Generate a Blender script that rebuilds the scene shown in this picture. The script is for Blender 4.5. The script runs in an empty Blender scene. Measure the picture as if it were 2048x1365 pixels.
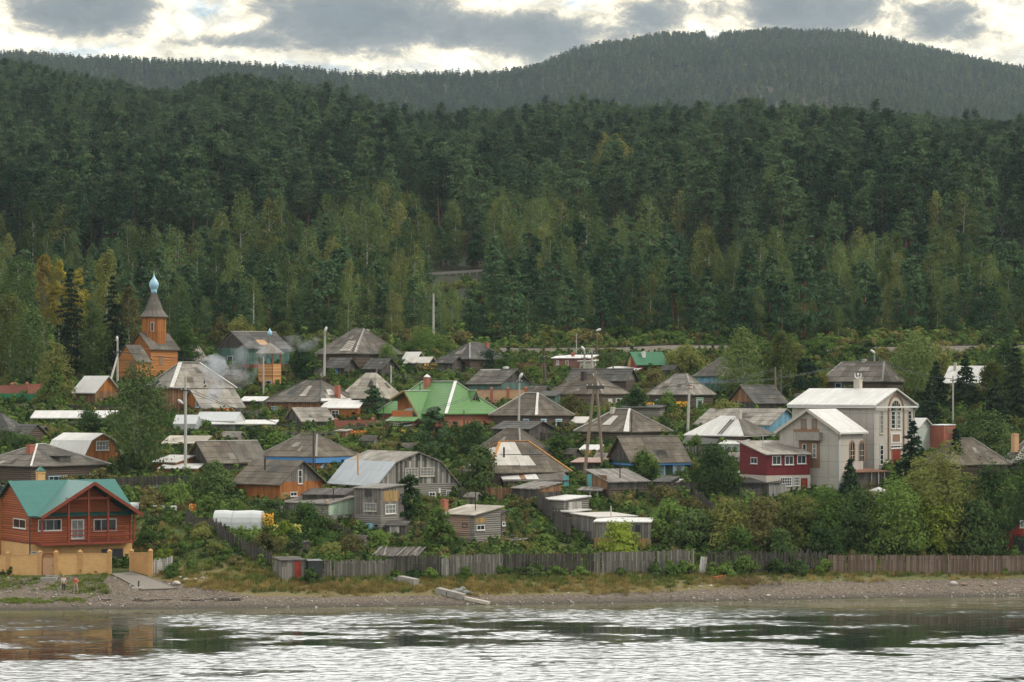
import bpy, math, random
import numpy as np
from mathutils import Vector, Matrix

# ------------------------------------------------------------------ camera, sky, sun, exposure
F, CX, HY, CH = 5200.0, 1024.0, 780.0, 21.75      # focal length (photo px), centre, horizon row, eye height (m)
S = bpy.context.scene
COL = S.collection
cam = bpy.data.objects.new('camera', bpy.data.cameras.new('camera'))
COL.objects.link(cam)
cam.location = (0, 0, CH)
cam.rotation_euler = (math.radians(90), 0, 0)
cam.data.sensor_width = 36
cam.data.lens = 36 * F / 2048
cam.data.shift_y = (HY - 682.5) / 2048
cam.data.clip_start = 1
cam.data.clip_end = 30000
S.camera = cam
S.view_settings.view_transform = 'Standard'
S.view_settings.look = 'None'
S.view_settings.exposure = 0.1
S.view_settings.gamma = 1
S.render.engine = 'CYCLES'
S.cycles.use_denoising = True
S.cycles.max_bounces = 5
S.cycles.diffuse_bounces = 2
S.cycles.glossy_bounces = 3
S.cycles.transmission_bounces = 3
S.cycles.volume_bounces = 0
S.cycles.transparent_max_bounces = 6
S.cycles.caustics_reflective = False
S.cycles.caustics_refractive = False

SUN_AZ, SUN_EL = math.radians(88), math.radians(46)      # azimuth to the right of the view direction


def nd(nt, typ, props=None, **ins):
    n = nt.nodes.new(typ)
    for k, v in (props or {}).items():
        setattr(n, k, v)
    for k, v in ins.items():
        key = int(k[1:]) if k[0] == 'i' and k[1:].isdigit() else k.replace('_', ' ')
        s = n.inputs[key]
        if isinstance(v, bpy.types.NodeSocket):
            nt.links.new(v, s)
        else:
            s.default_value = v
    return n


def mth(nt, op, a, b=0.0, c=0.0, clamp=False):
    n = nd(nt, 'ShaderNodeMath', {'operation': op, 'use_clamp': clamp}, i0=a, i1=b, i2=c)
    return n.outputs[0]


def mixc(nt, fac, a, b, mode='MIX'):
    n = nd(nt, 'ShaderNodeMix', {'data_type': 'RGBA', 'blend_type': mode})
    for s, v in ((n.inputs[0], fac), (n.inputs[6], a), (n.inputs[7], b)):
        if isinstance(v, bpy.types.NodeSocket):
            nt.links.new(v, s)
        elif isinstance(v, (int, float)):
            s.default_value = v
        else:
            s.default_value = tuple(v)[:3] + (1,)
    return n.outputs[2]


def ramp(nt, fac, stops, interp='LINEAR'):
    n = nd(nt, 'ShaderNodeValToRGB')
    if isinstance(fac, bpy.types.NodeSocket):
        nt.links.new(fac, n.inputs[0])
    cr = n.color_ramp
    cr.interpolation = interp
    while len(cr.elements) > 1:
        cr.elements.remove(cr.elements[0])
    cr.elements[0].position = stops[0][0]
    cr.elements[0].color = tuple(stops[0][1]) + (1,)
    for p, c in stops[1:]:
        e = cr.elements.new(p)
        e.color = tuple(c) + (1,)
    return n.outputs[0]


def make_world():
    w = bpy.data.worlds.new('World')
    S.world = w
    w.use_nodes = True
    nt = w.node_tree
    nt.nodes.clear()
    sky = nd(nt, 'ShaderNodeTexSky', {'sky_type': 'NISHITA', 'sun_disc': False,
                                      'sun_elevation': SUN_EL, 'sun_rotation': SUN_AZ})
    skyc = mixc(nt, 1.0, sky.outputs[0], (0.10, 0.10, 0.10), 'MULTIPLY')
    tc = nd(nt, 'ShaderNodeTexCoord')
    sp = nd(nt, 'ShaderNodeSeparateXYZ', Vector=tc.outputs['Generated'])
    az = mth(nt, 'ARCTAN2', sp.outputs[0], sp.outputs[1])
    el = mth(nt, 'ARCSINE', sp.outputs[2])
    vec = nd(nt, 'ShaderNodeCombineXYZ', X=mth(nt, 'MULTIPLY', az, 16.0), Y=mth(nt, 'MULTIPLY', el, 26.0), Z=3.7)
    n1 = nd(nt, 'ShaderNodeTexNoise', Vector=vec.outputs[0], Scale=1.0, Detail=9.0, Roughness=0.62, Distortion=0.35)
    n2 = nd(nt, 'ShaderNodeTexNoise', Vector=vec.outputs[0], Scale=3.4, Detail=10.0, Roughness=0.68, Distortion=0.5)
    nz = mth(nt, 'ADD', mth(nt, 'MULTIPLY', mth(nt, 'SUBTRACT', n1.outputs[0], 0.5), 1.5),
             mth(nt, 'MULTIPLY', mth(nt, 'SUBTRACT', n2.outputs[0], 0.5), 1.35))
    # thick parts of the cloud deck: (azimuth, elevation, half width, half height above, half height below, weight)
    blobs = [(200, 38, 165, 110, 62, 1.0), (700, 62, 260, 95, 62, 1.15), (440, 92, 110, 22, 16, 0.45), (1065, 78, 190, 70, 50, 0.8),
             (1620, 28, 200, 80, 70, 0.85), (1300, 50, 130, 60, 50, 0.6), (1870, 62, 85, 55, 40, 0.75), (330, -40, 200, 60, 40, 0.3),
             (-300, 40, 260, 110, 60, 0.9), (2450, 50, 240, 90, 60, 0.8)]
    tot = None
    for (px, py, rw, up, dn, wt) in blobs:
        a0, e0 = (px - CX) / F, (HY - py) / F
        da = mth(nt, 'DIVIDE', mth(nt, 'SUBTRACT', az, a0), rw / F)
        de = mth(nt, 'SUBTRACT', el, e0)
        de = mth(nt, 'MAXIMUM', mth(nt, 'MULTIPLY', de, F / up), mth(nt, 'MULTIPLY', de, -F / dn))
        r2 = mth(nt, 'ADD', mth(nt, 'MULTIPLY', da, da), mth(nt, 'MULTIPLY', de, de))
        b = mth(nt, 'MULTIPLY', mth(nt, 'SUBTRACT', 1.25, mth(nt, 'SQRT', r2), clamp=True), wt)
        tot = b if tot is None else mth(nt, 'ADD', tot, b)
    dens = mth(nt, 'ADD', mth(nt, 'MULTIPLY', tot, 1.15), mth(nt, 'MULTIPLY', nz, 1.25))
    dens = mth(nt, 'ADD', dens, -0.20)
    # light seeping through: thin cloud is cream white, thick cloud is slate grey, gaps show the blue sky
    ccol = ramp(nt, mth(nt, 'MULTIPLY', mth(nt, 'ADD', dens, 0.5), 0.5, clamp=True), [
        (0.00, (0.72, 0.86, 0.92)), (0.09, (0.98, 1.0, 0.94)), (0.17, (1.25, 1.16, 0.93)), (0.32, (1.15, 1.02, 0.76)), (0.37, (0.76, 0.68, 0.52)),
        (0.44, (0.40, 0.385, 0.34)), (0.53, (0.255, 0.265, 0.262)), (0.75, (0.185, 0.21, 0.218)), (1.0, (0.165, 0.19, 0.20))])
    n4 = nd(nt, 'ShaderNodeTexNoise', Vector=vec.outputs[0], Scale=5.5, Detail=8.0, Roughness=0.6, Distortion=0.5)
    fl = nd(nt, 'ShaderNodeMapRange', i0=n4.outputs[0], i1=0.36, i2=0.60, i3=0.70, i4=1.35)
    lum = nd(nt, 'ShaderNodeMapRange', i0=dens, i1=-0.05, i2=0.35, i3=1.0, i4=0.25)
    ccol = mixc(nt, lum.outputs[0], ccol, mixc(nt, 1.0, ccol, fl.outputs[0], 'MULTIPLY'))
    skymix = mixc(nt, 0.85, skyc, ccol)
    # a pale band low over the hills
    lowb = mth(nt, 'SUBTRACT', 1.0, mth(nt, 'DIVIDE', mth(nt, 'SUBTRACT', el, 0.112), 0.018), clamp=True)
    skymix = mixc(nt, mth(nt, 'MULTIPLY', lowb, 0.75), skymix, (0.70, 0.69, 0.62))
    # higher up the cloud thins to an even bright veil
    hi = nd(nt, 'ShaderNodeMapRange', {'interpolation_type': 'SMOOTHSTEP'}, i0=el, i1=0.148, i2=0.175)
    n3 = nd(nt, 'ShaderNodeTexNoise', Vector=tc.outputs['Generated'], Scale=3.0, Detail=5.0, Roughness=0.55)
    veil = ramp(nt, n3.outputs[0], [(0.3, (0.95, 1.0, 1.04)), (0.55, (1.5, 1.49, 1.43)), (0.75, (2.1, 2.03, 1.88))])
    front = nd(nt, 'ShaderNodeMapRange', i0=sp.outputs[1], i1=-0.6, i2=1.0, i3=0.95, i4=1.25)
    veil = mixc(nt, 1.0, veil, front.outputs[0], 'MULTIPLY')
    glow = mth(nt, 'POWER', mth(nt, 'MAXIMUM', sp.outputs[1], 0.0), 9.0)
    glow = mth(nt, 'MULTIPLY', glow, nd(nt, 'ShaderNodeMapRange', i0=el, i1=0.5, i2=0.22).outputs[0])
    veil = mixc(nt, glow, veil, (6.6, 6.5, 6.2))
    veil = mixc(nt, 0.93, skyc, veil)
    out = mixc(nt, hi.outputs[0], skymix, veil)
    bg = nd(nt, 'ShaderNodeBackground', Color=out, Strength=1.0)
    o = nd(nt, 'ShaderNodeOutputWorld', Surface=bg.outputs[0])
    w.cycles.sampling_method = 'MANUAL'
    w.cycles.sample_map_resolution = 512


make_world()
sl = bpy.data.lights.new('sun', 'SUN')
sl.energy = 2.2
sl.angle = math.radians(10)
sl.color = (1.0, 0.93, 0.81)
sun = bpy.data.objects.new('sun', sl)
COL.objects.link(sun)
sdir = Vector((math.sin(SUN_AZ) * math.cos(SUN_EL), math.cos(SUN_AZ) * math.cos(SUN_EL), math.sin(SUN_EL)))
sun.rotation_euler = (-sdir).to_track_quat('-Z', 'Y').to_euler()
sun.location = sdir * 300

R = random.Random(7)
NR = np.random.default_rng(11)


# ------------------------------------------------------------------ helpers
def tag(o, label=None, cat=None, group=None, kind=None):
    if label: o['label'] = label
    if cat: o['category'] = cat
    if group: o['group'] = group
    if kind: o['kind'] = kind
    return o


def empty(name, loc=(0, 0, 0), rz=0.0, label=None, cat=None, group=None):
    o = bpy.data.objects.new(name, None)
    COL.objects.link(o)
    o.location = loc
    o.rotation_euler = (0, 0, rz)
    o.empty_display_size = 0.3
    return tag(o, label, cat, group)


def link(name, me, parent=None, loc=None, rz=None):
    o = bpy.data.objects.new(name, me)
    COL.objects.link(o)
    if parent: o.parent = parent
    if loc is not None: o.location = loc
    if rz is not None: o.rotation_euler = (0, 0, rz)
    return o


def np_mesh(name, v, q, mats=(), smooth=False, mi=None):
    v = np.asarray(v, np.float32); q = np.asarray(q, np.int32)
    k = q.shape[1]
    me = bpy.data.meshes.new(name)
    me.vertices.add(len(v)); me.vertices.foreach_set('co', v.ravel())
    me.loops.add(q.size); me.loops.foreach_set('vertex_index', q.ravel())
    me.polygons.add(len(q)); me.polygons.foreach_set('loop_start', np.arange(0, q.size, k, dtype=np.int32))
    if mi is not None: me.polygons.foreach_set('material_index', np.asarray(mi, np.int32))
    if smooth: me.polygons.foreach_set('use_smooth', np.ones(len(q), bool))
    for m in mats: me.materials.append(m)
    me.update(calc_edges=True)
    return me


def fattr(me, name, vals):
    a = me.attributes.new(name, 'FLOAT', 'POINT')
    a.data.foreach_set('value', np.asarray(vals, np.float32).ravel())


class MB:
    """collects polygons and turns them into one mesh object with metre-true UVs"""
    def __init__(s): s.v = []; s.f = []

    def poly(s, *pts):
        i = len(s.v); s.v += [tuple(p) for p in pts]; s.f.append(tuple(range(i, i + len(pts)))); return s

    def hexa(s, p):
        i = len(s.v); s.v += [tuple(a) for a in p]
        s.f += [tuple(i + k for k in f) for f in ((3, 2, 1, 0), (4, 5, 6, 7), (0, 1, 5, 4), (1, 2, 6, 5), (2, 3, 7, 6), (3, 0, 4, 7))]
        return s

    def box(s, x0, y0, z0, x1, y1, z1):
        return s.hexa([(x0, y0, z0), (x1, y0, z0), (x1, y1, z0), (x0, y1, z0), (x0, y0, z1), (x1, y0, z1), (x1, y1, z1), (x0, y1, z1)])

    def bar(s, p, q, w, h, up=(0, 0, 1)):
        p, q = Vector(p), Vector(q); d = (q - p).normalized(); u = Vector(up)
        a = d.cross(u)
        if a.length < 1e-4: a = d.cross(Vector((0, 1, 0)))
        a.normalize(); b = a.cross(d).normalized()
        a *= w / 2; b *= h / 2
        return s.hexa([p - a - b, p + a - b, q + a - b, q - a - b, p - a + b, p + a + b, q + a + b, q - a + b])

    def tube(s, pts, rad, n=7, cap=True):
        pts = [Vector(p) for p in pts]; rings = []
        for k, p in enumerate(pts):
            d = (pts[min(k + 1, len(pts) - 1)] - pts[max(k - 1, 0)]).normalized()
            a = d.cross(Vector((0.13, 0.97, 0.2))).normalized(); b = d.cross(a)
            r = rad[k] if hasattr(rad, '__len__') else rad
            i = len(s.v)
            s.v += [tuple(p + a * (r * math.cos(t * 2 * math.pi / n)) + b * (r * math.sin(t * 2 * math.pi / n))) for t in range(n)]
            rings.append(i)
        for i, j in zip(rings, rings[1:]):
            s.f += [(i + t, i + (t + 1) % n, j + (t + 1) % n, j + t) for t in range(n)]
        if cap:
            s.f.append(tuple(rings[0] + t for t in range(n))[::-1]); s.f.append(tuple(rings[-1] + t for t in range(n)))
        return s

    def lathe(s, c, prof, n=16, rot=0.0, sq=False):
        rings = []
        for r, z in prof:
            i = len(s.v); rings.append(i)
            s.v += [(c[0] + r * math.cos(rot + t * 2 * math.pi / n), c[1] + r * math.sin(rot + t * 2 * math.pi / n), c[2] + z) for t in range(n)]
        for i, j in zip(rings, rings[1:]):
            s.f += [(i + t, i + (t + 1) % n, j + (t + 1) % n, j + t) for t in range(n)]
        s.f.append(tuple(rings[0] + t for t in range(n))[::-1]); s.f.append(tuple(rings[-1] + t for t in range(n)))
        return s

    def build(s, name, mat, parent=None, smooth=False, loc=None, rz=None):
        me = bpy.data.meshes.new(name)
        me.from_pydata(s.v, [], s.f)
        uvl = me.uv_layers.new(name='UVMap').data
        for p in me.polygons:
            n = p.normal
            if abs(n.z) > 0.995: t, b = Vector((1, 0, 0)), Vector((0, 1, 0))
            else:
                t = Vector((0, 0, 1)).cross(n).normalized(); b = n.cross(t)
            for li in p.loop_indices:
                co = me.vertices[me.loops[li].vertex_index].co
                uvl[li].uv = (co.dot(t), co.dot(b))
            p.use_smooth = smooth
        me.materials.append(mat)
        return link(name, me, parent, loc, rz)


# ------------------------------------------------------------------ materials
MATS = {}


def newmat(name):
    m = bpy.data.materials.new(name); m.use_nodes = True
    nt = m.node_tree; nt.nodes.clear()
    out = nd(nt, 'ShaderNodeOutputMaterial')
    b = nd(nt, 'ShaderNodeBsdfPrincipled')
    nt.links.new(b.outputs[0], out.inputs[0])
    b.inputs['Specular IOR Level'].default_value = 0.25
    return m, nt, b


def setc(nt, b, c, bump=None, dist=0.02, rough=0.85, strength=0.6):
    if isinstance(c, bpy.types.NodeSocket): nt.links.new(c, b.inputs['Base Color'])
    else: b.inputs['Base Color'].default_value = tuple(c)[:3] + (1,)
    b.inputs['Roughness'].default_value = rough
    if bump is not None:
        bm = nd(nt, 'ShaderNodeBump', Height=bump, Distance=dist, Strength=strength)
        nt.links.new(bm.outputs[0], b.inputs['Normal'])


def sc(c, k): return tuple(max(0, min(1, x * k)) for x in c[:3])


def uvs(nt, sx=1.0, sy=1.0):
    tc = nd(nt, 'ShaderNodeTexCoord'); m = nd(nt, 'ShaderNodeMapping', Vector=tc.outputs['UV'], Scale=(sx, sy, 1))
    return m.outputs[0]


def noise(nt, vec, scale, detail=4.0, rough=0.6):
    return nd(nt, 'ShaderNodeTexNoise', Vector=vec, Scale=scale, Detail=detail, Roughness=rough).outputs[0]


def objvec(nt):
    tc = nd(nt, 'ShaderNodeTexCoord'); oi = nd(nt, 'ShaderNodeObjectInfo')
    k = mth(nt, 'MULTIPLY', oi.outputs['Random'], 37.0)
    v = nd(nt, 'ShaderNodeVectorMath', {'operation': 'ADD'}, i0=tc.outputs['Object'], i1=k)
    return v.outputs[0], oi.outputs['Random']


def m_plain(name, c, rough=0.8, var=0.15, metal=0.0, spec=0.25):
    if name in MATS: return MATS[name]
    m, nt, b = newmat(name)
    v, rnd = objvec(nt)
    f = noise(nt, v, 2.2, 6.0)
    setc(nt, b, mixc(nt, f, sc(c, 1 - 2 * var), sc(c, 1 + 1.6 * var)), None, rough=rough)
    b.inputs['Metallic'].default_value = metal
    b.inputs['Specular IOR Level'].default_value = spec
    MATS[name] = m; return m


def m_slate(name, c, stain=(0.055, 0.05, 0.04), light=(0.36, 0.34, 0.30), amt=0.5, moss=0.3, patch=0.35):
    """weathered corrugated sheets: sheet-wise tone, ribs down the slope, stains, lichen"""
    if name in MATS: return MATS[name]
    m, nt, b = newmat(name)
    uv = uvs(nt)
    v, rnd = objvec(nt)
    br = nd(nt, 'ShaderNodeTexBrick', {'offset': 0.0}, Vector=uv, Color1=sc(c, 0.70) + (1,), Color2=sc(c, 1.25) + (1,), Mortar=sc(c, 0.5) + (1,), Scale=1.0,
            Brick_Width=1.05, Row_Height=1.55)
    br.inputs['Mortar Size'].default_value = 0.018; br.inputs['Bias'].default_value = -0.2
    uv2 = uvs(nt, 1.0, 0.28)
    st = noise(nt, uv2, 1.6, 6.0, 0.7)
    stw = nd(nt, 'ShaderNodeMapRange', i0=st, i1=0.42, i2=0.72).outputs[0]
    col = mixc(nt, mth(nt, 'MULTIPLY', stw, amt), br.outputs[0], stain)
    big = noise(nt, v, 0.55, 5.0, 0.6)
    lw = nd(nt, 'ShaderNodeMapRange', i0=big, i1=0.52, i2=0.75).outputs[0]
    col = mixc(nt, mth(nt, 'MULTIPLY', lw, patch), col, light)
    ms = noise(nt, v, 1.3, 7.0, 0.7)
    mw = nd(nt, 'ShaderNodeMapRange', i0=ms, i1=0.55, i2=0.75).outputs[0]
    col = mixc(nt, mth(nt, 'MULTIPLY', mw, moss), col, (0.085, 0.075, 0.035))
    fine = noise(nt, v, 9.0, 3.0)
    col = mixc(nt, 0.35, col, mixc(nt, fine, (0.2, 0.2, 0.2), (0.85, 0.85, 0.85)), 'OVERLAY')
    fib = noise(nt, uvs(nt, 3.0, 0.5), 2.4, 5.0, 0.75)
    col = mixc(nt, 0.55, col, mixc(nt, fib, (0.05, 0.05, 0.05), (0.98, 0.97, 0.95)), 'OVERLAY')
    sx = nd(nt, 'ShaderNodeSeparateXYZ', Vector=uv)
    rib = mth(nt, 'SINE', mth(nt, 'MULTIPLY', sx.outputs[0], 2 * math.pi / 0.21))
    setc(nt, b, col, mth(nt, 'ADD', mth(nt, 'MULTIPLY', rib, 0.5), mth(nt, 'MULTIPLY', fine, 0.6)), 0.03, 0.9, 0.8)
    MATS[name] = m; return m


def m_planks(name, c, c2=None, width=0.16, vertical=True, rough=0.85, gap=0.012, grain=0.5):
    """boards with tone differing from board to board"""
    if name in MATS: return MATS[name]
    m, nt, b = newmat(name)
    c2 = c2 or sc(c, 1.5)
    uv = uvs(nt)
    v, rnd = objvec(nt)
    vec = nd(nt, 'ShaderNodeMapping', Vector=uv, Rotation=(0, 0, math.radians(90) if vertical else 0)).outputs[0]
    br = nd(nt, 'ShaderNodeTexBrick', {'offset': 0.37}, Vector=vec, Color1=sc(c, 0.75) + (1,), Color2=tuple(c2) + (1,), Mortar=sc(c, 0.25) + (1,), Scale=1.0,
            Brick_Width=3.7, Row_Height=width)
    br.inputs['Mortar Size'].default_value = gap; br.inputs['Bias'].default_value = -0.15
    gv = nd(nt, 'ShaderNodeMapping', Vector=vec, Scale=(0.7, 9.0, 1)).outputs[0]
    g = noise(nt, gv, 1.6, 6.0, 0.7)
    col = mixc(nt, grain, br.outputs[0], mixc(nt, g, (0.12, 0.12, 0.12), (0.9, 0.88, 0.85)), 'OVERLAY')
    big = noise(nt, v, 0.7, 5.0)
    col = mixc(nt, nd(nt, 'ShaderNodeMapRange', i0=big, i1=0.5, i2=0.8, i3=0.0, i4=0.5).outputs[0], col, sc(c, 0.45))
    setc(nt, b, col, br.outputs['Fac'], -0.02, rough, 0.7)
    MATS[name] = m; return m


def m_logs(name, c, dark=0.4, pitch=0.24, rough=0.75):
    if name in MATS: return MATS[name]
    m, nt, b = newmat(name)
    uv = uvs(nt)
    v, rnd = objvec(nt)
    sx = nd(nt, 'ShaderNodeSeparateXYZ', Vector=uv)
    ph = mth(nt, 'FRACT', mth(nt, 'DIVIDE', sx.outputs[1], pitch))
    prof = mth(nt, 'SINE', mth(nt, 'MULTIPLY', ph, math.pi))
    row = mth(nt, 'FLOOR', mth(nt, 'DIVIDE', sx.outputs[1], pitch))
    wn = nd(nt, 'ShaderNodeTexWhiteNoise', {'noise_dimensions': '1D'}, W=row)
    g = noise(nt, nd(nt, 'ShaderNodeMapping', Vector=uv, Scale=(0.6, 7, 1)).outputs[0], 1.5, 6.0, 0.7)
    col = mixc(nt, wn.outputs[0], sc(c, 0.8), sc(c, 1.2))
    col = mixc(nt, 0.5, col, mixc(nt, g, (0.15, 0.15, 0.15), (0.85, 0.85, 0.85)), 'OVERLAY')
    jt = nd(nt, 'ShaderNodeMapRange', i0=prof, i1=0.0, i2=0.35, i3=1.0, i4=0.0).outputs[0]
    col = mixc(nt, mth(nt, 'MULTIPLY', jt, 0.75), col, sc(c, dark))
    setc(nt, b, col, prof, 0.06, rough, 0.8)
    MATS[name] = m; return m


def m_brick(name, c1, c2, mortar=(0.4, 0.37, 0.33), bw=0.26, rh=0.085, rough=0.85):
    if name in MATS: return MATS[name]
    m, nt, b = newmat(name)
    uv = uvs(nt)
    v, rnd = objvec(nt)
    br = nd(nt, 'ShaderNodeTexBrick', Vector=uv, Color1=tuple(c1) + (1,), Color2=tuple(c2) + (1,), Mortar=tuple(mortar) + (1,), Scale=1.0, Brick_Width=bw, Row_Height=rh)
    br.inputs['Mortar Size'].default_value = 0.008
    big = noise(nt, v, 0.9, 6.0)
    col = mixc(nt, nd(nt, 'ShaderNodeMapRange', i0=big, i1=0.45, i2=0.8, i3=0.0, i4=0.4).outputs[0], br.outputs[0], sc(c1, 0.6))
    setc(nt, b, col, br.outputs['Fac'], -0.01, rough, 0.6)
    MATS[name] = m; return m


def m_tiles(name, c, pitch=0.35, rough=0.45):
    """pressed metal tile or standing-seam sheet"""
    if name in MATS: return MATS[name]
    m, nt, b = newmat(name)
    uv = uvs(nt)
    v, rnd = objvec(nt)
    sx = nd(nt, 'ShaderNodeSeparateXYZ', Vector=uv)
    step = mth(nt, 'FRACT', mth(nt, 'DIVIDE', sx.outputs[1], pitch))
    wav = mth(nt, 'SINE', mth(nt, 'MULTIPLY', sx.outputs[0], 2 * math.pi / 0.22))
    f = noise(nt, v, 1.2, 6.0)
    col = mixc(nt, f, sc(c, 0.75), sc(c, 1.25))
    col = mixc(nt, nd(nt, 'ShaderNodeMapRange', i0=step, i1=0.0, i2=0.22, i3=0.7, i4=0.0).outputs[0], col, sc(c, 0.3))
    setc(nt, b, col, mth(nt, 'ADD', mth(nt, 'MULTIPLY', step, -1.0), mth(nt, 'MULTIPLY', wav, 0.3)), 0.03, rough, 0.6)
    MATS[name] = m; return m


def m_sheet(name, c, rust=0.0, rough=0.5, seam=0.9, metal=0.0):
    """painted or galvanised sheet with seams down the slope, dirt streaks, rust"""
    if name in MATS: return MATS[name]
    m, nt, b = newmat(name)
    uv = uvs(nt)
    v, rnd = objvec(nt)
    br = nd(nt, 'ShaderNodeTexBrick', {'offset': 0.0}, Vector=uv, Color1=sc(c, 0.92) + (1,), Color2=sc(c, 1.06) + (1,), Mortar=sc(c, 0.6) + (1,), Scale=1.0, Brick_Width=seam, Row_Height=1.9)
    br.inputs['Mortar Size'].default_value = 0.012
    st = noise(nt, uvs(nt, 1.4, 0.25), 1.7, 6.0, 0.7)
    col = mixc(nt, nd(nt, 'ShaderNodeMapRange', i0=st, i1=0.45, i2=0.8, i3=0.0, i4=0.55).outputs[0], br.outputs[0], sc(c, 0.55))
    if rust > 0:
        rs = noise(nt, v, 1.1, 7.0, 0.7)
        col = mixc(nt, nd(nt, 'ShaderNodeMapRange', i0=rs, i1=0.5, i2=0.66, i3=0.0, i4=rust).outputs[0], col, (0.17, 0.075, 0.035))
    setc(nt, b, col, br.outputs['Fac'], -0.015, rough, 0.5)
    b.inputs['Metallic'].default_value = metal
    MATS[name] = m; return m


def m_panel(name, c, joint=2.4, grid=(2.4, 1.9)):
    if name in MATS: return MATS[name]
    m, nt, b = newmat(name)
    uv = uvs(nt)
    v, rnd = objvec(nt)
    br = nd(nt, 'ShaderNodeTexBrick', {'offset': 0.0}, Vector=uv, Color1=sc(c, 0.97) + (1,), Color2=sc(c, 1.03) + (1,), Mortar=sc(c, 0.5) + (1,), Scale=1.0, Brick_Width=grid[0], Row_Height=grid[1])
    br.inputs['Mortar Size'].default_value = 0.022
    st = noise(nt, uvs(nt, 1.5, 0.3), 1.2, 6.0, 0.65)
    col = mixc(nt, nd(nt, 'ShaderNodeMapRange', i0=st, i1=0.45, i2=0.85, i3=0.0, i4=0.5).outputs[0], br.outputs[0], sc(c, 0.62))
    sp = noise(nt, v, 6.0, 5.0, 0.7)
    col = mixc(nt, 0.25, col, mixc(nt, sp, (0.25, 0.25, 0.25), (0.8, 0.8, 0.8)), 'OVERLAY')
    setc(nt, b, col, None, rough=0.9)
    MATS[name] = m; return m


def m_leaf(name, dark, light, trans=0.28, scale=0.9, hv=0.5):
    """foliage: tone varies leaf clump by leaf clump and tree by tree"""
    if name in MATS: return MATS[name]
    m = bpy.data.materials.new(name); m.use_nodes = True
    nt = m.node_tree; nt.nodes.clear()
    out = nd(nt, 'ShaderNodeOutputMaterial')
    v, rnd = objvec(nt)
    f = noise(nt, v, scale, 3.0, 0.6)
    f2 = noise(nt, v, scale * 4.5, 2.0, 0.6)
    k = mth(nt, 'ADD', mth(nt, 'MULTIPLY', f, 0.62), mth(nt, 'ADD', mth(nt, 'MULTIPLY', f2, 0.33), mth(nt, 'MULTIPLY', mth(nt, 'SUBTRACT', rnd, 0.5), hv)))
    gp = nd(nt, 'ShaderNodeNewGeometry').outputs['Position']
    k = mth(nt, 'ADD', k, mth(nt, 'MULTIPLY', mth(nt, 'SUBTRACT', noise(nt, gp, 0.022, 3.0, 0.6), 0.5), 0.9))
    kk = nd(nt, 'ShaderNodeMapRange', i0=k, i1=0.2, i2=0.75).outputs[0]
    col = mixc(nt, kk, dark, light)
    d = nd(nt, 'ShaderNodeBsdfDiffuse', Color=col)
    t = nd(nt, 'ShaderNodeBsdfTranslucent', Color=mixc(nt, 0.3, col, light))
    mx = nd(nt, 'ShaderNodeMixShader', Fac=trans)
    nt.links.new(d.outputs[0], mx.inputs[1]); nt.links.new(t.outputs[0], mx.inputs[2])
    nt.links.new(mx.outputs[0], out.inputs[0])
    MATS[name] = m; return m
# ------------------------------------------------------------------ the lie of the land
def gy2h(py, Y): return CH - (py - HY) / F * Y


VIL = [(1330, 238), (1215, 260), (1190, 263.5), (1150, 271), (1080, 288), (1000, 304), (950, 318), (900, 332), (850, 350), (800, 370), (760, 390), (720, 412),
       (700, 430), (650, 472), (600, 522), (550, 582), (500, 650)]
VY = np.array([120, 180] + [y for _, y in VIL], float)
VH = np.array([-4.0, -4.0] + [gy2h(p, y) for p, y in VIL], float)
VH[2] = -2.2; VH[3] = 0.0
# beyond the village: per photo column, distance and ground row up to the first crest, then the hollow, the far hill, its back
UCOL = [-1500, -300, 0, 130, 250, 340, 380, 430, 520, 620, 720, 800, 870, 1100, 1500, 1700, 1850, 2048, 2500, 3600]
CRY = [1500, 1500, 1500, 1500, 1500, 1480, 1450, 1400, 1400, 1380, 1340, 1300, 1260, 1180, 1150, 1150, 1150, 1150, 1150, 1150]
CRP = [180, 182, 194, 210, 236, 258, 252, 224, 230, 248, 268, 292, 314, 298, 297, 304, 320, 340, 355, 355]
UCOLF = [-1500, -300, 0, 430, 700, 870, 1000, 1100, 1180, 1330, 1500, 1560, 1700, 1850, 2048, 2500, 3600]
FRY = [3300, 3200, 3100, 2900, 2800, 2800, 3000, 3150, 3300, 3500, 3600, 3600, 3550, 3500, 3400, 3300, 3300]
FRP = [104, 108, 116, 138, 156, 160, 145, 125, 106, 86, 80, 78, 90, 115, 142, 170, 175]
us = np.concatenate([np.linspace(-1500, -120, 36), np.arange(-90, 2141, 9.0), np.linspace(2170, 3600, 36)])
Ys = np.concatenate([np.arange(120, 236, 6.0), np.arange(236, 300, 0.7), np.arange(300, 440, 1.6), np.arange(440, 720, 5.0), np.arange(720, 1600, 14.0),
                     np.arange(1600, 4300, 45.0)])


def column(u):
    cy = np.interp(u, UCOL, CRY); cp = np.interp(u, UCOL, CRP); fy = np.interp(u, UCOLF, FRY); fp = np.interp(u, UCOLF, FRP)
    h0, h1 = VH[-1], gy2h(cp, cy)
    hf = gy2h(fp, fy)
    y = list(VY); h = list(VH)
    for t in (0.25, 0.5, 0.75, 1.0):
        y.append(650 + (cy - 650) * t); h.append(h0 + (h1 - h0) * (t + 0.10 * math.sin(math.pi * t) if t < 1 else 1))
    y += [cy + 90, cy + 320, cy + 560]; h += [h1 - 8, h1 - 62, h1 - 70]
    lo = h1 - 70
    y0 = cy + 560
    for t in (0.25, 0.5, 0.75, 1.0):
        y.append(y0 + (fy - y0) * t); h.append(lo + (hf - lo) * (t ** 1.0 if t == 1 else t + 0.09 * math.sin(math.pi * t)))
    y += [fy + 250, fy + 1500]; h += [hf - 12, hf - 260]
    return np.interp(Ys, y, h)


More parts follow.
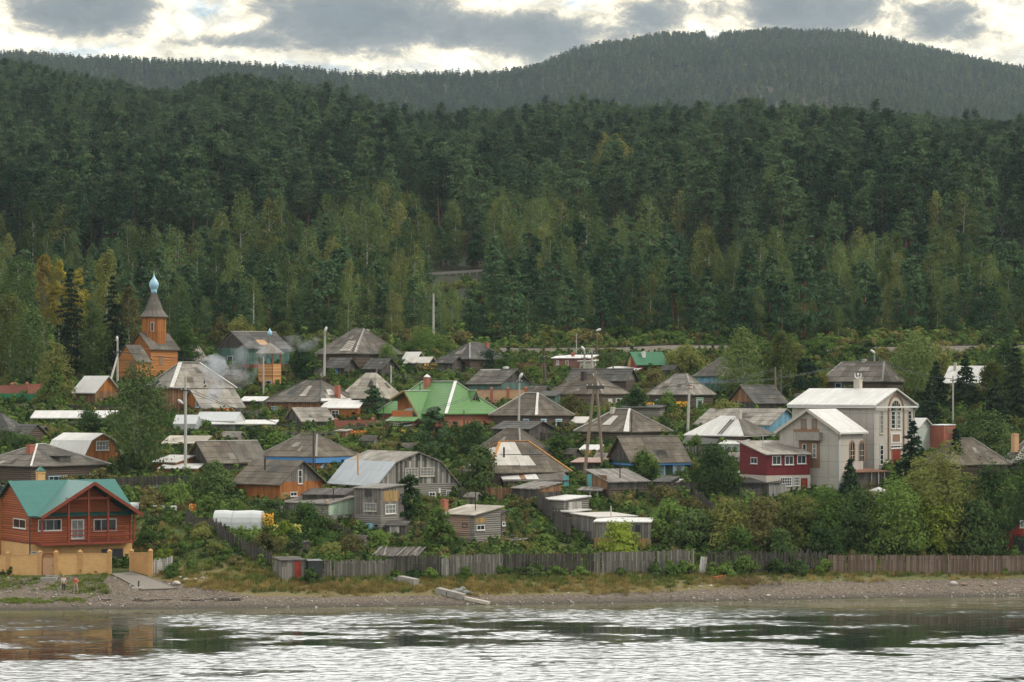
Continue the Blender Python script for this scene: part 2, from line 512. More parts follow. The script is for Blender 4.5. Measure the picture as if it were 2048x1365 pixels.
def smooth1(a, k, ax):
    ker = np.hanning(k + 2)[1:-1]; ker /= ker.sum()
    pad = [(0, 0), (0, 0)]; pad[ax] = (k // 2, k // 2)
    ap = np.pad(a, pad, mode='edge')
    return np.apply_along_axis(lambda m: np.convolve(m, ker, 'valid'), ax, ap)


HG = np.array([column(u) for u in us])                                   # [u, Y]
HG[:, :] = smooth1(HG, 5, 1)
HG = smooth1(HG, 9, 0)
UU, YY = np.meshgrid(us, Ys, indexing='ij')
XX = (UU - CX) / F * YY
# the bank is not parallel to the picture: the shore lies further off on the right
shift = np.interp(UU, [-400, 0, 450, 900, 1250, 2048, 2600], [-4, -3.5, -1.5, 2, 5.5, 14.5, 20]) * np.interp(YY, [120, 285, 335], [1, 1, 0])
for i in range(len(us)):
    HG[i] = np.interp(YY[i] - shift[i], Ys, HG[i])


def gauss(px, py, su, sy, amp):
    """swell of the ground centred where the photo row py meets the slope"""
    i = int(np.argmin(abs(us - px)))
    yp = HY + (CH - HG[i]) * F / Ys
    j = int(np.argmax((yp <= py) & (Ys > 245)))
    return amp * np.exp(-((UU - px) / su) ** 2 - ((YY - Ys[j]) / sy) ** 2)


HG += gauss(420, 1120, 75, 6, 1.5) + gauss(470, 1060, 160, 14, 1.0) - gauss(1140, 1090, 110, 9, 0.6) + gauss(2000, 300, 500, 120, 5.0)


def lumps(X, Y, s, seed):
    r = np.random.default_rng(seed); t = 0
    for k in range(7):
        a = r.uniform(0, 2 * math.pi); q = s * r.uniform(0.6, 1.9); ph = r.uniform(0, 6.28)
        t = t + np.sin((X * math.cos(a) + Y * math.sin(a)) * q + ph)
    return t / 7


land = np.clip((YY - shift - 262) / 12, 0, 1)
HG += lumps(XX, YY, 0.45, 3) * 0.16 * land + lumps(XX, YY, 0.11, 4) * 0.35 * land + lumps(XX, YY, 1.7, 5) * 0.05 * np.clip((YY - shift - 259) / 5, 0, 1)
far = np.clip((YY - 600) / 500, 0, 1)
HG += (lumps(XX, YY, 0.02, 6) * 4.0 + lumps(XX, YY, 0.035, 16) * 5.0) * far + lumps(XX, YY, 0.008, 8) * 14.0 * np.clip((YY - 1700) / 500, 0, 1)


def G(X, Y):
    u = X / Y * F + CX
    i = min(max(int(np.searchsorted(us, u)) - 1, 0), len(us) - 2); j = min(max(int(np.searchsorted(Ys, Y)) - 1, 0), len(Ys) - 2)
    a = min(max((u - us[i]) / (us[i + 1] - us[i]), 0), 1); b = min(max((Y - Ys[j]) / (Ys[j + 1] - Ys[j]), 0), 1)
    return float((HG[i, j] * (1 - b) + HG[i, j + 1] * b) * (1 - a) + (HG[i + 1, j] * (1 - b) + HG[i + 1, j + 1] * b) * a)


def Garr(X, Y):
    u = X / Y * F + CX
    i = np.clip(np.searchsorted(us, u) - 1, 0, len(us) - 2); j = np.clip(np.searchsorted(Ys, Y) - 1, 0, len(Ys) - 2)
    a = np.clip((u - us[i]) / (us[i + 1] - us[i]), 0, 1); b = np.clip((Y - Ys[j]) / (Ys[j + 1] - Ys[j]), 0, 1)
    return (HG[i, j] * (1 - b) + HG[i, j + 1] * b) * (1 - a) + (HG[i + 1, j] * (1 - b) + HG[i + 1, j + 1] * b) * a


def hit(px, py):
    """where the sight line through a photo point first meets the ground"""
    Y = np.arange(244, 1500, 0.4); X = (px - CX) / F * Y
    g = Garr(X, Y); z = CH - (py - HY) / F * Y
    k = int(np.argmax(z <= g))
    if z[k] > g[k]: k = len(Y) - 1
    return Vector((X[k], Y[k], g[k]))


def P(px, py, Y): return Vector(((px - CX) / F * Y, Y, CH - (py - HY) / F * Y))


# ------------------------------------------------------------------ ground sheet
def build_ground():
    nu, ny = HG.shape
    v = np.stack([XX, YY, HG], -1).reshape(-1, 3)
    ii, jj = np.meshgrid(np.arange(nu - 1), np.arange(ny - 1), indexing='ij')
    a = (ii * ny + jj).ravel()
    q = np.stack([a, a + ny, a + ny + 1, a + 1], -1)
    m, nt, b = newmat('ground')
    tc = nd(nt, 'ShaderNodeTexCoord'); v3 = tc.outputs['Object']
    def at(n): return nd(nt, 'ShaderNodeAttribute', {'attribute_name': n}).outputs['Fac']
    n1 = noise(nt, v3, 0.35, 6.0, 0.65); n2 = noise(nt, v3, 2.2, 6.0, 0.7); n3 = noise(nt, v3, 0.09, 5.0, 0.6)
    grass = mixc(nt, n2, (0.030, 0.050, 0.014), (0.10, 0.125, 0.035))
    grass = mixc(nt, nd(nt, 'ShaderNodeMapRange', i0=n1, i1=0.48, i2=0.7).outputs[0], grass, (0.115, 0.10, 0.045))
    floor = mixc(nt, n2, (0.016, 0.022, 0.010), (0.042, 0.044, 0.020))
    grav = mixc(nt, n2, (0.075, 0.060, 0.045), (0.175, 0.142, 0.112))
    grav = mixc(nt, nd(nt, 'ShaderNodeMapRange', i0=n1, i1=0.5, i2=0.75, i3=0, i4=0.6).outputs[0], grav, (0.065, 0.054, 0.042))
    st = nd(nt, 'ShaderNodeTexVoronoi', Vector=v3, Scale=6.5)
    grav = mixc(nt, 0.6, grav, mixc(nt, st.outputs['Color'], (0.0, 0.0, 0.0), (1.0, 0.98, 0.94)), 'OVERLAY')
    dry = mixc(nt, n2, (0.085, 0.075, 0.030), (0.20, 0.16, 0.068))
    def edge(a, lo=0.35, hi=0.6, k=0.9):
        s = mth(nt, 'ADD', a, mth(nt, 'MULTIPLY', mth(nt, 'SUBTRACT', mth(nt, 'ADD', mth(nt, 'MULTIPLY', n1, 0.6), mth(nt, 'MULTIPLY', n2, 0.4)), 0.5), k))
        return nd(nt, 'ShaderNodeMapRange', i0=s, i1=lo, i2=hi).outputs[0]
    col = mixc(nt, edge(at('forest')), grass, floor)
    col = mixc(nt, edge(at('bare')), col, (0.075, 0.058, 0.038))
    col = mixc(nt, edge(at('dry')), col, dry)
    col = mixc(nt, edge(at('gravel'), 0.4, 0.56), col, grav)
    wet = at('wet')
    col = mixc(nt, mth(nt, 'MULTIPLY', wet, 0.85), col, (0.035, 0.032, 0.022))
    setc(nt, b, col, mth(nt, 'ADD', n2, st.outputs['Distance']), 0.06, 0.95, 0.7)
    me = np_mesh('ground', v, q, [m], smooth=True)
    H = HG; Ye = YY - shift
    shore = np.interp(UU, [-90, 200, 330, 420, 520, 900, 1100, 1400, 1600, 2048], [271, 271, 268.5, 265.6, 263.2, 262.7, 262.5, 263.4, 265.6, 265.6])
    fattr(me, 'gravel', np.clip((shore - Ye) / 2.2 + 0.5, 0, 1).ravel())
    fattr(me, 'dry', (np.clip((274 - Ye) / 3 + 0.3, 0, 1) * np.interp(UU, [250, 330, 1300, 1500, 1700], [0, 0.85, 0.85, 0.6, 0.45])).ravel())
    fattr(me, 'wet', np.clip(1 - (H - 0.02) / 0.45, 0, 1).ravel())
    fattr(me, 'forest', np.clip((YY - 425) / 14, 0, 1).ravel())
    fattr(me, 'bare', (np.exp(-((UU - 1560) / 190) ** 2 - ((YY - 2560) / 260) ** 2) * 0.75).ravel())
    o = link('ground', me); tag(o, kind='structure')


build_ground()


# ------------------------------------------------------------------ river
def field(nx, ny, dx, dy, lx, ly, seed, band=0.55):
    """random waves of about the given lengths, unit variance"""
    r = np.random.default_rng(seed)
    kx = np.fft.fftfreq(nx, dx)[:, None] * lx; ky = np.fft.rfftfreq(ny, dy)[None, :] * ly
    k = np.sqrt(kx ** 2 + ky ** 2)
    amp = np.exp(-((k - 1) / band) ** 2)
    f = np.fft.irfft2(np.fft.rfft2(r.standard_normal((nx, ny))) * amp, s=(nx, ny))
    return f / f.std()


def build_river():
    dx, dy = 0.2, 0.17
    gx = np.arange(-62, 62, dx); gy = np.arange(176, 284, dy)
    nx, ny = len(gx), len(gy)
    chop = 0.5 * field(nx, ny, dx, dy, 2.6, 0.9, 1, .7) + 0.34 * field(nx, ny, dx, dy, 1.3, 0.52, 2, .7) + 0.5 * field(nx, ny, dx, dy, 8, 2.4, 5, .8)
    patch = 0.9 * field(nx, ny, dx, dy, 34, 20, 3, 0.8) + 0.8 * field(nx, ny, dx, dy, 11, 6, 4, 0.8)
    X, Y = np.meshgrid(gx, gy, indexing='ij')
    ush = X / Y * F + CX
    pyr = HY + CH * F / Y                                  # photo row of the flat water
    # current slicks: smooth tongues along the far shore, ruffled water nearer
    bias = np.interp(pyr, [1195, 1215, 1232, 1250, 1290, 1315, 1340, 1400], [-0.8, 0.1, 1.5, 0.6, 0.5, 1.4, 1.8, 1.8])
    bias = bias - 2.2 * np.exp(-((ush - 1750) / 480) ** 2 - ((pyr - 1252) / 20) ** 2) - 1.6 * np.exp(-((ush - 250) / 380) ** 2 - ((pyr - 1290) / 28) ** 2) - 0.9 * np.exp(-((ush - 900) / 480) ** 2 - ((pyr - 1275) / 16) ** 2) - 1.2 * np.exp(-((ush - 130) / 260) ** 2 - ((pyr - 1225) / 12) ** 2)
    a = 1 / (1 + np.exp(-(patch + bias * 1.5) * 2.2))
    calm = 0.10
    z = chop * (calm + (1 - calm) * a) * 0.022
    fall = np.clip((62 - abs(X)) / 4, 0, 1) * np.clip((Y - 176) / 4, 0, 1) * np.clip((284 - Y) / 3, 0, 1)
    z *= fall
    ex = np.concatenate([[-2500, -1200, -500, -250, -120, -80], gx, [80, 120, 250, 500, 1200, 2500]])
    ey = np.concatenate([[-1500, -500, -100, 50, 120, 155], gy, [290, 310]])
    Z = np.zeros((len(ex), len(ey))); Z[6:6 + nx, 6:6 + ny] = z
    EX, EY = np.meshgrid(ex, ey, indexing='ij')
    v = np.stack([EX, EY, Z], -1).reshape(-1, 3)
    N2 = len(ey)
    ii, jj = np.meshgrid(np.arange(len(ex) - 1), np.arange(N2 - 1), indexing='ij')
    k = (ii * N2 + jj).ravel()
    q = np.stack([k, k + N2, k + N2 + 1, k + 1], -1)
    m, nt, b = newmat('river_water')
    tc = nd(nt, 'ShaderNodeTexCoord')
    sh = nd(nt, 'ShaderNodeAttribute', {'attribute_name': 'shallow'}).outputs['Fac']
    n = noise(nt, nd(nt, 'ShaderNodeMapping', Vector=tc.outputs['Object'], Scale=(0.12, 0.6, 1)).outputs[0], 1.0, 6.0, 0.65)
    s2 = mth(nt, 'MULTIPLY', sh, nd(nt, 'ShaderNodeMapRange', i0=n, i1=0.35, i2=0.65, i3=0.35, i4=1.0).outputs[0])
    col = mixc(nt, s2, (0.016, 0.024, 0.018), (0.19, 0.175, 0.085))
    b.inputs['Base Color'].default_value = (0, 0, 0, 1)
    nt.links.new(col, b.inputs['Base Color'])
    rf = nd(nt, 'ShaderNodeAttribute', {'attribute_name': 'ruffle'}).outputs['Fac']
    nt.links.new(nd(nt, 'ShaderNodeMapRange', i0=rf, i3=0.03, i4=0.19).outputs[0], b.inputs['Roughness'])
    b.inputs['IOR'].default_value = 1.333
    b.inputs['Specular IOR Level'].default_value = 0.5
    me = np_mesh('river', v, q, [m], smooth=True)
    ushE = np.where(EY > 100, EX / np.maximum(EY, 100) * F + CX, 1024); pe = HY + CH * F / np.maximum(EY, 60)
    g = Garr(EX.ravel(), np.clip(EY, 121, 4000).ravel()).reshape(EX.shape)
    shal = np.exp(-np.clip(-g, 0, 9) / 0.5)
    shal = np.maximum(shal, 0.75 * np.exp(-((ushE - 1750) / 420) ** 2 - ((pe - 1210) / 13) ** 2))
    shal = np.maximum(shal, 0.5 * np.exp(-((ushE - 1330) / 150) ** 2 - ((pe - 1215) / 9) ** 2))
    fattr(me, 'shallow', shal.ravel())
    A = np.full(EX.shape, .8); A[6:6 + nx, 6:6 + ny] = a; fattr(me, 'ruffle', A.ravel())
    o = link('river', me); tag(o, kind='structure')


build_river()


# ------------------------------------------------------------------ air
def build_haze(density=0.000048):
    mb = MB(); mb.box(-2700, -1600, -6, 2700, 4500, 620)
    m = bpy.data.materials.new('haze'); m.use_nodes = True
    nt = m.node_tree; nt.nodes.clear()
    o = nd(nt, 'ShaderNodeOutputMaterial')
    p = nd(nt, 'ShaderNodeVolumePrincipled', Color=(0.72, 0.86, 0.95, 1), Density=density, Anisotropy=0.25)
    nt.links.new(p.outputs[0], o.inputs['Volume'])
    ob = mb.build('haze', m); tag(ob, kind='stuff')


build_haze()
# ------------------------------------------------------------------ building kit
CAMP = Vector((0, 0, CH))


class Bld:
    """one block of a building from its three upright edges in the photo: left, near and right corner of the eaves,
    the yaw of the left face, the row of the ground and the row of the eaves.  Local x runs along the left face,
    local y along the right one, away from the viewer."""
    def __init__(s, name, label, cat, xl, xn, xr, th, gy, ye, w=None, d=None, oh=0.35, Y=None, root=None, group=None, t=0.12, zbase=None):
        th = math.radians(th)
        Yn = Y or hit(xn, gy).y
        m = Yn / F
        s.m = m
        s.W = w or (xn - xl) * m / math.cos(th)
        s.D = d or (xr - xn) * m / math.sin(th)
        s.oh, s.t = oh, t
        rz = -(th + math.atan((xn - CX) / F))
        N = P(xn, ye, Yn)
        R2 = Matrix.Rotation(rz, 4, 'Z')
        c = N - R2 @ Vector((s.W / 2, -s.D / 2, 0))
        s.c = c
        cs = [c + R2 @ Vector((a * s.W / 2, b * s.D / 2, 0)) for a in (-1, 1) for b in (-1, 1)]
        z0 = min(G(p.x, p.y) for p in cs) if zbase is None else zbase
        s.M = Matrix.Translation((c.x, c.y, z0)) @ R2
        s.ze = N.z - z0
        if root is None:
            s.root = empty(name, (c.x, c.y, z0), rz, label, cat, group); s.root_M = s.M.copy()
            s.root['_'] = 0; del s.root['_']
        else:
            s.root, s.root_M = root.root, root.root_M
        s.T = s.root_M.inverted() @ s.M
        s.Mi = s.M.inverted()
        s.slopes = {}
        s.roof = None
        foot.append((c.x, c.y, rz, s.W / 2, s.D / 2))

    def z_at(s, py, Y=None):
        return P(CX, py, Y or s.c.y).z - s.M.translation.z

    def add(s, mb, name, mat, parent=None, smooth=False):
        mb.v = [tuple(s.T @ Vector(p)) for p in mb.v]
        return mb.build(name, mat, parent or s.root, smooth)

    # ---- roofs
    def hip(s, yr, mat, rl=0.0, axis=None, cap=None, capw=0.22, name='roof', zr=None):
        W, D, t, ze = s.W / 2, s.D / 2, s.t, s.ze
        s.zr = zr = zr if zr is not None else s.z_at(yr)
        axis = axis or ('x' if W >= D else 'y')
        A, B, C, Q = [Vector(p) for p in ((-W, -D, ze), (W, -D, ze), (W, D, ze), (-W, D, ze))]
        h = rl / 2
        if axis == 'x': r1, r2 = Vector((-h, 0, zr)), Vector((h, 0, zr)); tops = {'f': (A, B, r2, r1), 's': (B, C, r2, r2), 'b': (C, Q, r1, r2), 'l': (Q, A, r1, r1)}
        else: r1, r2 = Vector((0, -h, zr)), Vector((0, h, zr)); tops = {'f': (A, B, r1, r1), 's': (B, C, r2, r1), 'b': (C, Q, r2, r2), 'l': (Q, A, r1, r2)}
        mb = MB()
        for q in tops.values():
            mb.poly(*(q if (q[2] - q[3]).length > 1e-4 else q[:3]))
        dn = Vector((0, 0, t))
        for p, q in ((A, B), (B, C), (C, Q), (Q, A)): mb.poly(p - dn, q - dn, q, p)
        mb.poly(A - dn, Q - dn, C - dn, B - dn)
        s.roof = s.add(mb, name, mat); s.slopes = tops
        if cap is not None:
            mb = MB(); up = Vector((0, 0, 0.03))
            ends = {'x': ((A, r1), (Q, r1), (B, r2), (C, r2)), 'y': ((A, r1), (B, r1), (C, r2), (Q, r2))}[axis]
            for p, q in ends: mb.bar(p + up, q + up, capw, 0.09)
            if h > 0.05: mb.bar(r1 + up, r2 + up, capw, 0.09)
            s.add(mb, 'ridge_cap', cap, s.roof)
        s.wear(mat, ('f', 's')); return s

    def wear(s, mat, sl):
        """sheets replaced over the years and overlapping rows on an old slate roof"""
        if 'slate' not in mat.name: return
        for k in sl:
            s.seams(k, 4)
            for _ in range(R.choice((1, 2, 3))):
                v = R.uniform(.05, .6); u = R.uniform(.15, .7); s.patch(k, u, u + R.uniform(.06, .2), v, v + R.uniform(.12, .3), R.choice((SLATE, SLATE_D, SLATE_B, SLATE_P)), lift=.035)

    def prof(s, pts, axis, mat, name='roof', y0=None, y1=None, cap=None, keep=True, capw=0.25):
        """slabs over a cross-section profile, run along the axis"""
        L = (s.W if axis == 'x' else s.D) / 2
        a0, a1 = (-L if y0 is None else y0), (L if y1 is None else y1)
        mk = (lambda a, c, z: Vector((a, c, z))) if axis == 'x' else (lambda a, c, z: Vector((c, a, z)))
        mb = MB(); t = s.t
        for (p, zp), (q, zq) in zip(pts, pts[1:]):
            b = [mk(a0, p, zp - t), mk(a1, p, zp - t), mk(a1, q, zq - t), mk(a0, q, zq - t), mk(a0, p, zp), mk(a1, p, zp), mk(a1, q, zq), mk(a0, q, zq)]
            if axis == 'y': b = [b[1], b[0], b[3], b[2], b[5], b[4], b[7], b[6]]
            mb.hexa(b)
        r = s.add(mb, name, mat)
        if keep:
            s.roof = r; s.pts, s.axis = pts, axis
            for k, (p, q) in enumerate(zip(pts, pts[1:])):
                s.slopes[k] = (mk(a0, p[0], p[1]), mk(a1, p[0], p[1]), mk(a1, q[0], q[1]), mk(a0, q[0], q[1]))
        if cap is not None:
            top = max(pts, key=lambda p: p[1])
            mb = MB(); mb.bar(mk(a0 - .02, top[0], top[1] + .03), mk(a1 + .02, top[0], top[1] + .03), capw, 0.08); s.add(mb, 'ridge_cap', cap, r)
        return r

    def gable(s, yr, axis, mat, cap=None, zr=None, capw=0.25):
        s.zr = zr = zr if zr is not None else s.z_at(yr)
        h = (s.D if axis == 'x' else s.W) / 2
        s.prof([(-h, s.ze), (0, zr), (h, s.ze)], axis, mat, cap=cap, capw=capw); s.wear(mat, (0,) if axis == 'x' else (1,)); return s

    def gambrel(s, yr, axis, mat, kx=0.6, kz=0.68, cap=None):
        zr = s.z_at(yr); h = (s.D if axis == 'x' else s.W) / 2; k = s.ze + (zr - s.ze) * kz
        s.prof([(-h, s.ze), (-h * kx, k), (0, zr), (h * kx, k), (h, s.ze)], axis, mat, cap=cap); return s

    def mono(s, z0, z1, axis, mat):
        h = (s.D if axis == 'x' else s.W) / 2
        s.prof([(-h, z0), (h, z1)], axis, mat); return s

    def patch(s, slope, u0, u1, v0, v1, mat, name='roof_sheet', lift=0.05):
        a, b, c, d = s.slopes[slope]
        f = lambda u, v: (a.lerp(b, u)).lerp(d.lerp(c, u), v)
        n = (b - a).cross(d - a).normalized()
        if n.z < 0: n = -n
        q = [f(u0, v0), f(u1, v0), f(u1, v1), f(u0, v1)]
        mb = MB(); mb.hexa([p + n * 0.012 for p in q] + [p + n * lift for p in q])
        return s.add(mb, name, mat, s.roof)

    def seams(s, slope, n, mat=None):
        """rows of overlapping sheets: thin lips across a slope"""
        a, b, c, d = s.slopes[slope]
        nn = (b - a).cross(d - a).normalized()
        if nn.z < 0: nn = -nn
        mb = MB()
        for k in range(1, n):
            v = k / n
            p, q = a.lerp(d, v), b.lerp(c, v)
            if (q - p).length > 0.3: mb.bar(p + nn * 0.012, q + nn * 0.012, 0.05, 0.03, nn)
        return s.add(mb, 'sheet_lap', mat or s.roof.data.materials[0], s.roof)

    # ---- walls
    def walls(s, mat, gmat=None, plinth=None, ph=0.5, bottom=-1.2, top=None):
        W, D = s.W / 2 - s.oh, s.D / 2 - s.oh
        zt = (s.ze - s.t * 0.5) if top is None else top
        mb = MB()
        pts = getattr(s, 'pts', None)
        if pts is None or top is not None:
            mb.poly((-W, -D, bottom), (W, -D, bottom), (W, -D, zt), (-W, -D, zt)); mb.poly((W, -D, bottom), (W, D, bottom), (W, D, zt), (W, -D, zt))
            mb.poly((W, D, bottom), (-W, D, bottom), (-W, D, zt), (W, D, zt)); mb.poly((-W, D, bottom), (-W, -D, bottom), (-W, -D, zt), (-W, D, zt))
        else:
            ax = s.axis; c = D if ax == 'x' else W; L = W if ax == 'x' else D
            xs = [p[0] for p in pts]; zs = [p[1] - s.t * 0.5 for p in pts]
            zi = lambda q: float(np.interp(q, xs, zs))
            mk = (lambda a, q, z: (a, q, z)) if ax == 'x' else (lambda a, q, z: (-q, a, z) if False else (q, a, z))
            zl, zh = zi(-c), zi(c)
            mid = [(p, z) for p, z in zip(xs, zs) if -c < p < c]
            top_line = [(-c, zl)] + mid + [(c, zh)]
            zs_split = min(zl, zh)
            gb = MB()
            for a, sg in ((-L, 1), (L, -1)):
                if gmat is not None and len(mid):
                    low = [mk(a, -c, bottom), mk(a, c, bottom), mk(a, c, zs_split), mk(a, -c, zs_split)]
                    hi = [mk(a, c, zs_split), mk(a, -c, zs_split)] + [mk(a, q, z) for q, z in (top_line if zl > zs_split + .01 else top_line[1:-1])]
                    flip = (sg > 0) == (ax == 'x')
                    mb.poly(*(low[::-1] if flip else low)); gb.poly(*(hi[::-1] if not flip else hi[::-1]))
                else:
                    low = [mk(a, -c, bottom), mk(a, c, bottom)] + [mk(a, q, z) for q, z in top_line[::-1]]
                    flip = (sg > 0) == (ax == 'x')
                    mb.poly(*(low[::-1] if flip else low))
            p1 = [mk(-L, -c, bottom), mk(L, -c, bottom), mk(L, -c, zl), mk(-L, -c, zl)]; p2 = [mk(-L, c, bottom), mk(L, c, bottom), mk(L, c, zh), mk(-L, c, zh)]
            if ax == 'x': mb.poly(*p1); mb.poly(*p2[::-1])
            else: mb.poly(*p1[::-1]); mb.poly(*p2)
            if gb.f: s.add(gb, 'gable_wall', gmat)
        s.wall = s.add(mb, 'wall', mat)
        if plinth is not None:
            mb = MB(); e = 0.05
            mb.box(-W - e, -D - e, bottom, W + e, D + e, ph); s.add(mb, 'plinth', plinth)
        return s

    def band(s, z0, z1, mat, name='storey', e=0.03):
        W, D = s.W / 2 - s.oh + e, s.D / 2 - s.oh + e
        mb = MB()
        mb.box(-W, -D, z0, W, D, z1)
        return s.add(mb, name, mat)

    # ---- openings given as photo rectangles on the left ('f') or right ('s') face
    def face_uv(s, face, px, py, off=0.0):
        o = s.Mi @ CAMP; d = (s.Mi.to_3x3() @ Vector(((px - CX) / F, 1, -(py - HY) / F)))
        if face == 'f': k = (-(s.D / 2 - s.oh) - off - o.y) / d.y; p = o + d * k; return p.x, p.z
        k = ((s.W / 2 - s.oh) + off - o.x) / d.x; p = o + d * k; return p.y, p.z

    def fm(s, face, off=0.0):
        if face == 'f':
            y = -(s.D / 2 - s.oh) - off
            return lambda u, v, o: Vector((u, y - o, v))
        x = (s.W / 2 - s.oh) + off
        return lambda u, v, o: Vector((x + o, u, v))

    def rect(s, face, x0, y0, x1, y1, off=0.0):
        xm, ym = (x0 + x1) / 2, (y0 + y1) / 2
        u0, _ = s.face_uv(face, x0, ym, off); u1, _ = s.face_uv(face, x1, ym, off)
        _, v1 = s.face_uv(face, xm, y0, off); _, v0 = s.face_uv(face, xm, y1, off)
        return u0, v0, u1, v1

    def fbox(s, mb, M, u0, v0, u1, v1, o0, o1):
        mb.hexa([M(u0, v0, o0), M(u1, v0, o0), M(u1, v0, o1), M(u0, v0, o1), M(u0, v1, o0), M(u1, v1, o0), M(u1, v1, o1), M(u0, v1, o1)])

    def win(s, face, x0, y0, x1, y1, nx=2, ny=1, frame=None, glass=None, fw=0.09, shut=None, sw=None, sill=True, off=0.0, trim=None, name='window', mw=0.05):
        u0, v0, u1, v1 = s.rect(face, x0, y0, x1, y1, off)
        M = s.fm(face, off); frame = frame or WHITE
        mb = MB(); o1 = 0.06
        s.fbox(mb, M, u0, v0, u0 + fw, v1, 0, o1); s.fbox(mb, M, u1 - fw, v0, u1, v1, 0, o1)
        s.fbox(mb, M, u0 + fw, v0, u1 - fw, v0 + fw, 0, o1); s.fbox(mb, M, u0 + fw, v1 - fw, u1 - fw, v1, 0, o1)
        for k in range(1, nx):
            u = u0 + (u1 - u0) * k / nx; s.fbox(mb, M, u - mw / 2, v0 + fw, u + mw / 2, v1 - fw, 0, o1 - 0.012)
        for k in range(1, ny):
            v = v0 + (v1 - v0) * k / ny; s.fbox(mb, M, u0 + fw, v - mw / 2, u1 - fw, v + mw / 2, 0, o1 - 0.015)
        if sill: s.fbox(mb, M, u0 - 0.08, v0 - 0.06, u1 + 0.08, v0, 0, 0.13)
        if trim is None: w = s.add(mb, name, frame)
        else: w = s.add(mb, name, frame)
        g = MB(); s.fbox(g, M, u0 + fw * .5, v0 + fw * .5, u1 - fw * .5, v1 - fw * .5, 0.004, 0.024)
        s.add(g, 'pane', glass or (GLASSL if R.random() < .35 else GLASS), w)
        if trim is not None:
            tb = MB(); a = 0.13
            s.fbox(tb, M, u0 - a, v0 - .1, u0, v1 + .1, 0, .05); s.fbox(tb, M, u1, v0 - .1, u1 + a, v1 + .1, 0, .05)
            s.fbox(tb, M, u0 - a - .06, v1 + .1, u1 + a + .06, v1 + .26, 0, .08); s.fbox(tb, M, u0 - a, v0 - .25, u1 + a, v0 - .1, 0, .07)
            s.add(tb, 'window_trim', trim, w)
        if shut is not None:
            sw = sw or (u1 - u0) * 0.48
            for a, b in ((u0 - sw - .02, u0 - .02), (u1 + .02, u1 + sw + .02)):
                sb = MB(); s.fbox(sb, M, a, v0, b, v1, 0, 0.045)
                s.fbox(sb, M, a + .05, v0 + .08, b - .05, (v0 + v1) / 2 - .03, .045, .06); s.fbox(sb, M, a + .05, (v0 + v1) / 2 + .03, b - .05, v1 - .08, .045, .06)
                s.add(sb, 'shutter', shut)
        return w

    def board(s, face, x0, y0, x1, y1, mat, name='board', th=0.05, off=0.0):
        u0, v0, u1, v1 = s.rect(face, x0, y0, x1, y1, off)
        mb = MB(); s.fbox(mb, s.fm(face, off), u0, v0, u1, v1, 0, th); return s.add(mb, name, mat)

    def door(s, face, x0, y0, x1, y1, mat, off=0.0, name='door'):
        u0, v0, u1, v1 = s.rect(face, x0, y0, x1, y1, off)
        M = s.fm(face, off); mb = MB()
        s.fbox(mb, M, u0, v0, u1, v1, 0, 0.05)
        for a, b in ((0.1, 0.45), (0.52, 0.92)):
            s.fbox(mb, M, u0 + (u1 - u0) * .15, v0 + (v1 - v0) * a, u1 - (u1 - u0) * .15, v0 + (v1 - v0) * b, 0.05, 0.07)
        d = s.add(mb, name, mat)
        fb = MB(); a = .08
        s.fbox(fb, M, u0 - a, v0, u0, v1 + a, 0, .09); s.fbox(fb, M, u1, v0, u1 + a, v1 + a, 0, .09); s.fbox(fb, M, u0, v1, u1, v1 + a, 0, .09)
        s.add(fb, 'door_frame', s.wall.data.materials[0], d)
        return d

    def chim(s, px, yt, yb, wpx, mat, fwd=0.0, cap=None, pipe=False, name='chimney'):
        """fwd: metres from the middle of the block towards the viewer"""
        Y = s.c.y - fwd
        a = s.Mi @ P(px, yt, Y); b = s.Mi @ P(px, yb, Y)
        w = wpx * s.m / 2
        mb = MB()
        if pipe: mb.tube([(a.x, a.y, b.z - 0.5), (a.x, a.y, a.z)], max(w, 0.05), 8)
        else:
            mb.box(a.x - w, a.y - w, b.z - 0.9, a.x + w, a.y + w, a.z - 0.14); mb.box(a.x - w - .05, a.y - w - .05, a.z - 0.14, a.x + w + .05, a.y + w + .05, a.z)
            mb.box(a.x - w * .6, a.y - w * .6, a.z, a.x + w * .6, a.y + w * .6, a.z + 0.06)
        c = s.add(mb, name, mat, s.roof)
        return c

    def corner(s, mat, w=0.16):
        """corner boards"""
        mb = MB(); W, D = s.W / 2 - s.oh, s.D / 2 - s.oh
        for x, y in ((-W, -D), (W, -D), (W, D)):
            mb.box(x - w / 2, y - w / 2, -0.6, x + w / 2, y + w / 2, s.ze - s.t - .02)
        s.add(mb, 'corner_board', mat)

    def eave_board(s, mat, h=0.28):
        mb = MB(); W, D = s.W / 2, s.D / 2; z = s.ze - s.t - .01
        mb.box(-W + .05, -D + .05, z - h, W - .05, -D + .1, z); mb.box(W - .1, -D + .1, z - h, W - .05, D - .05, z)
        s.add(mb, 'eave_board', mat)


foot = []
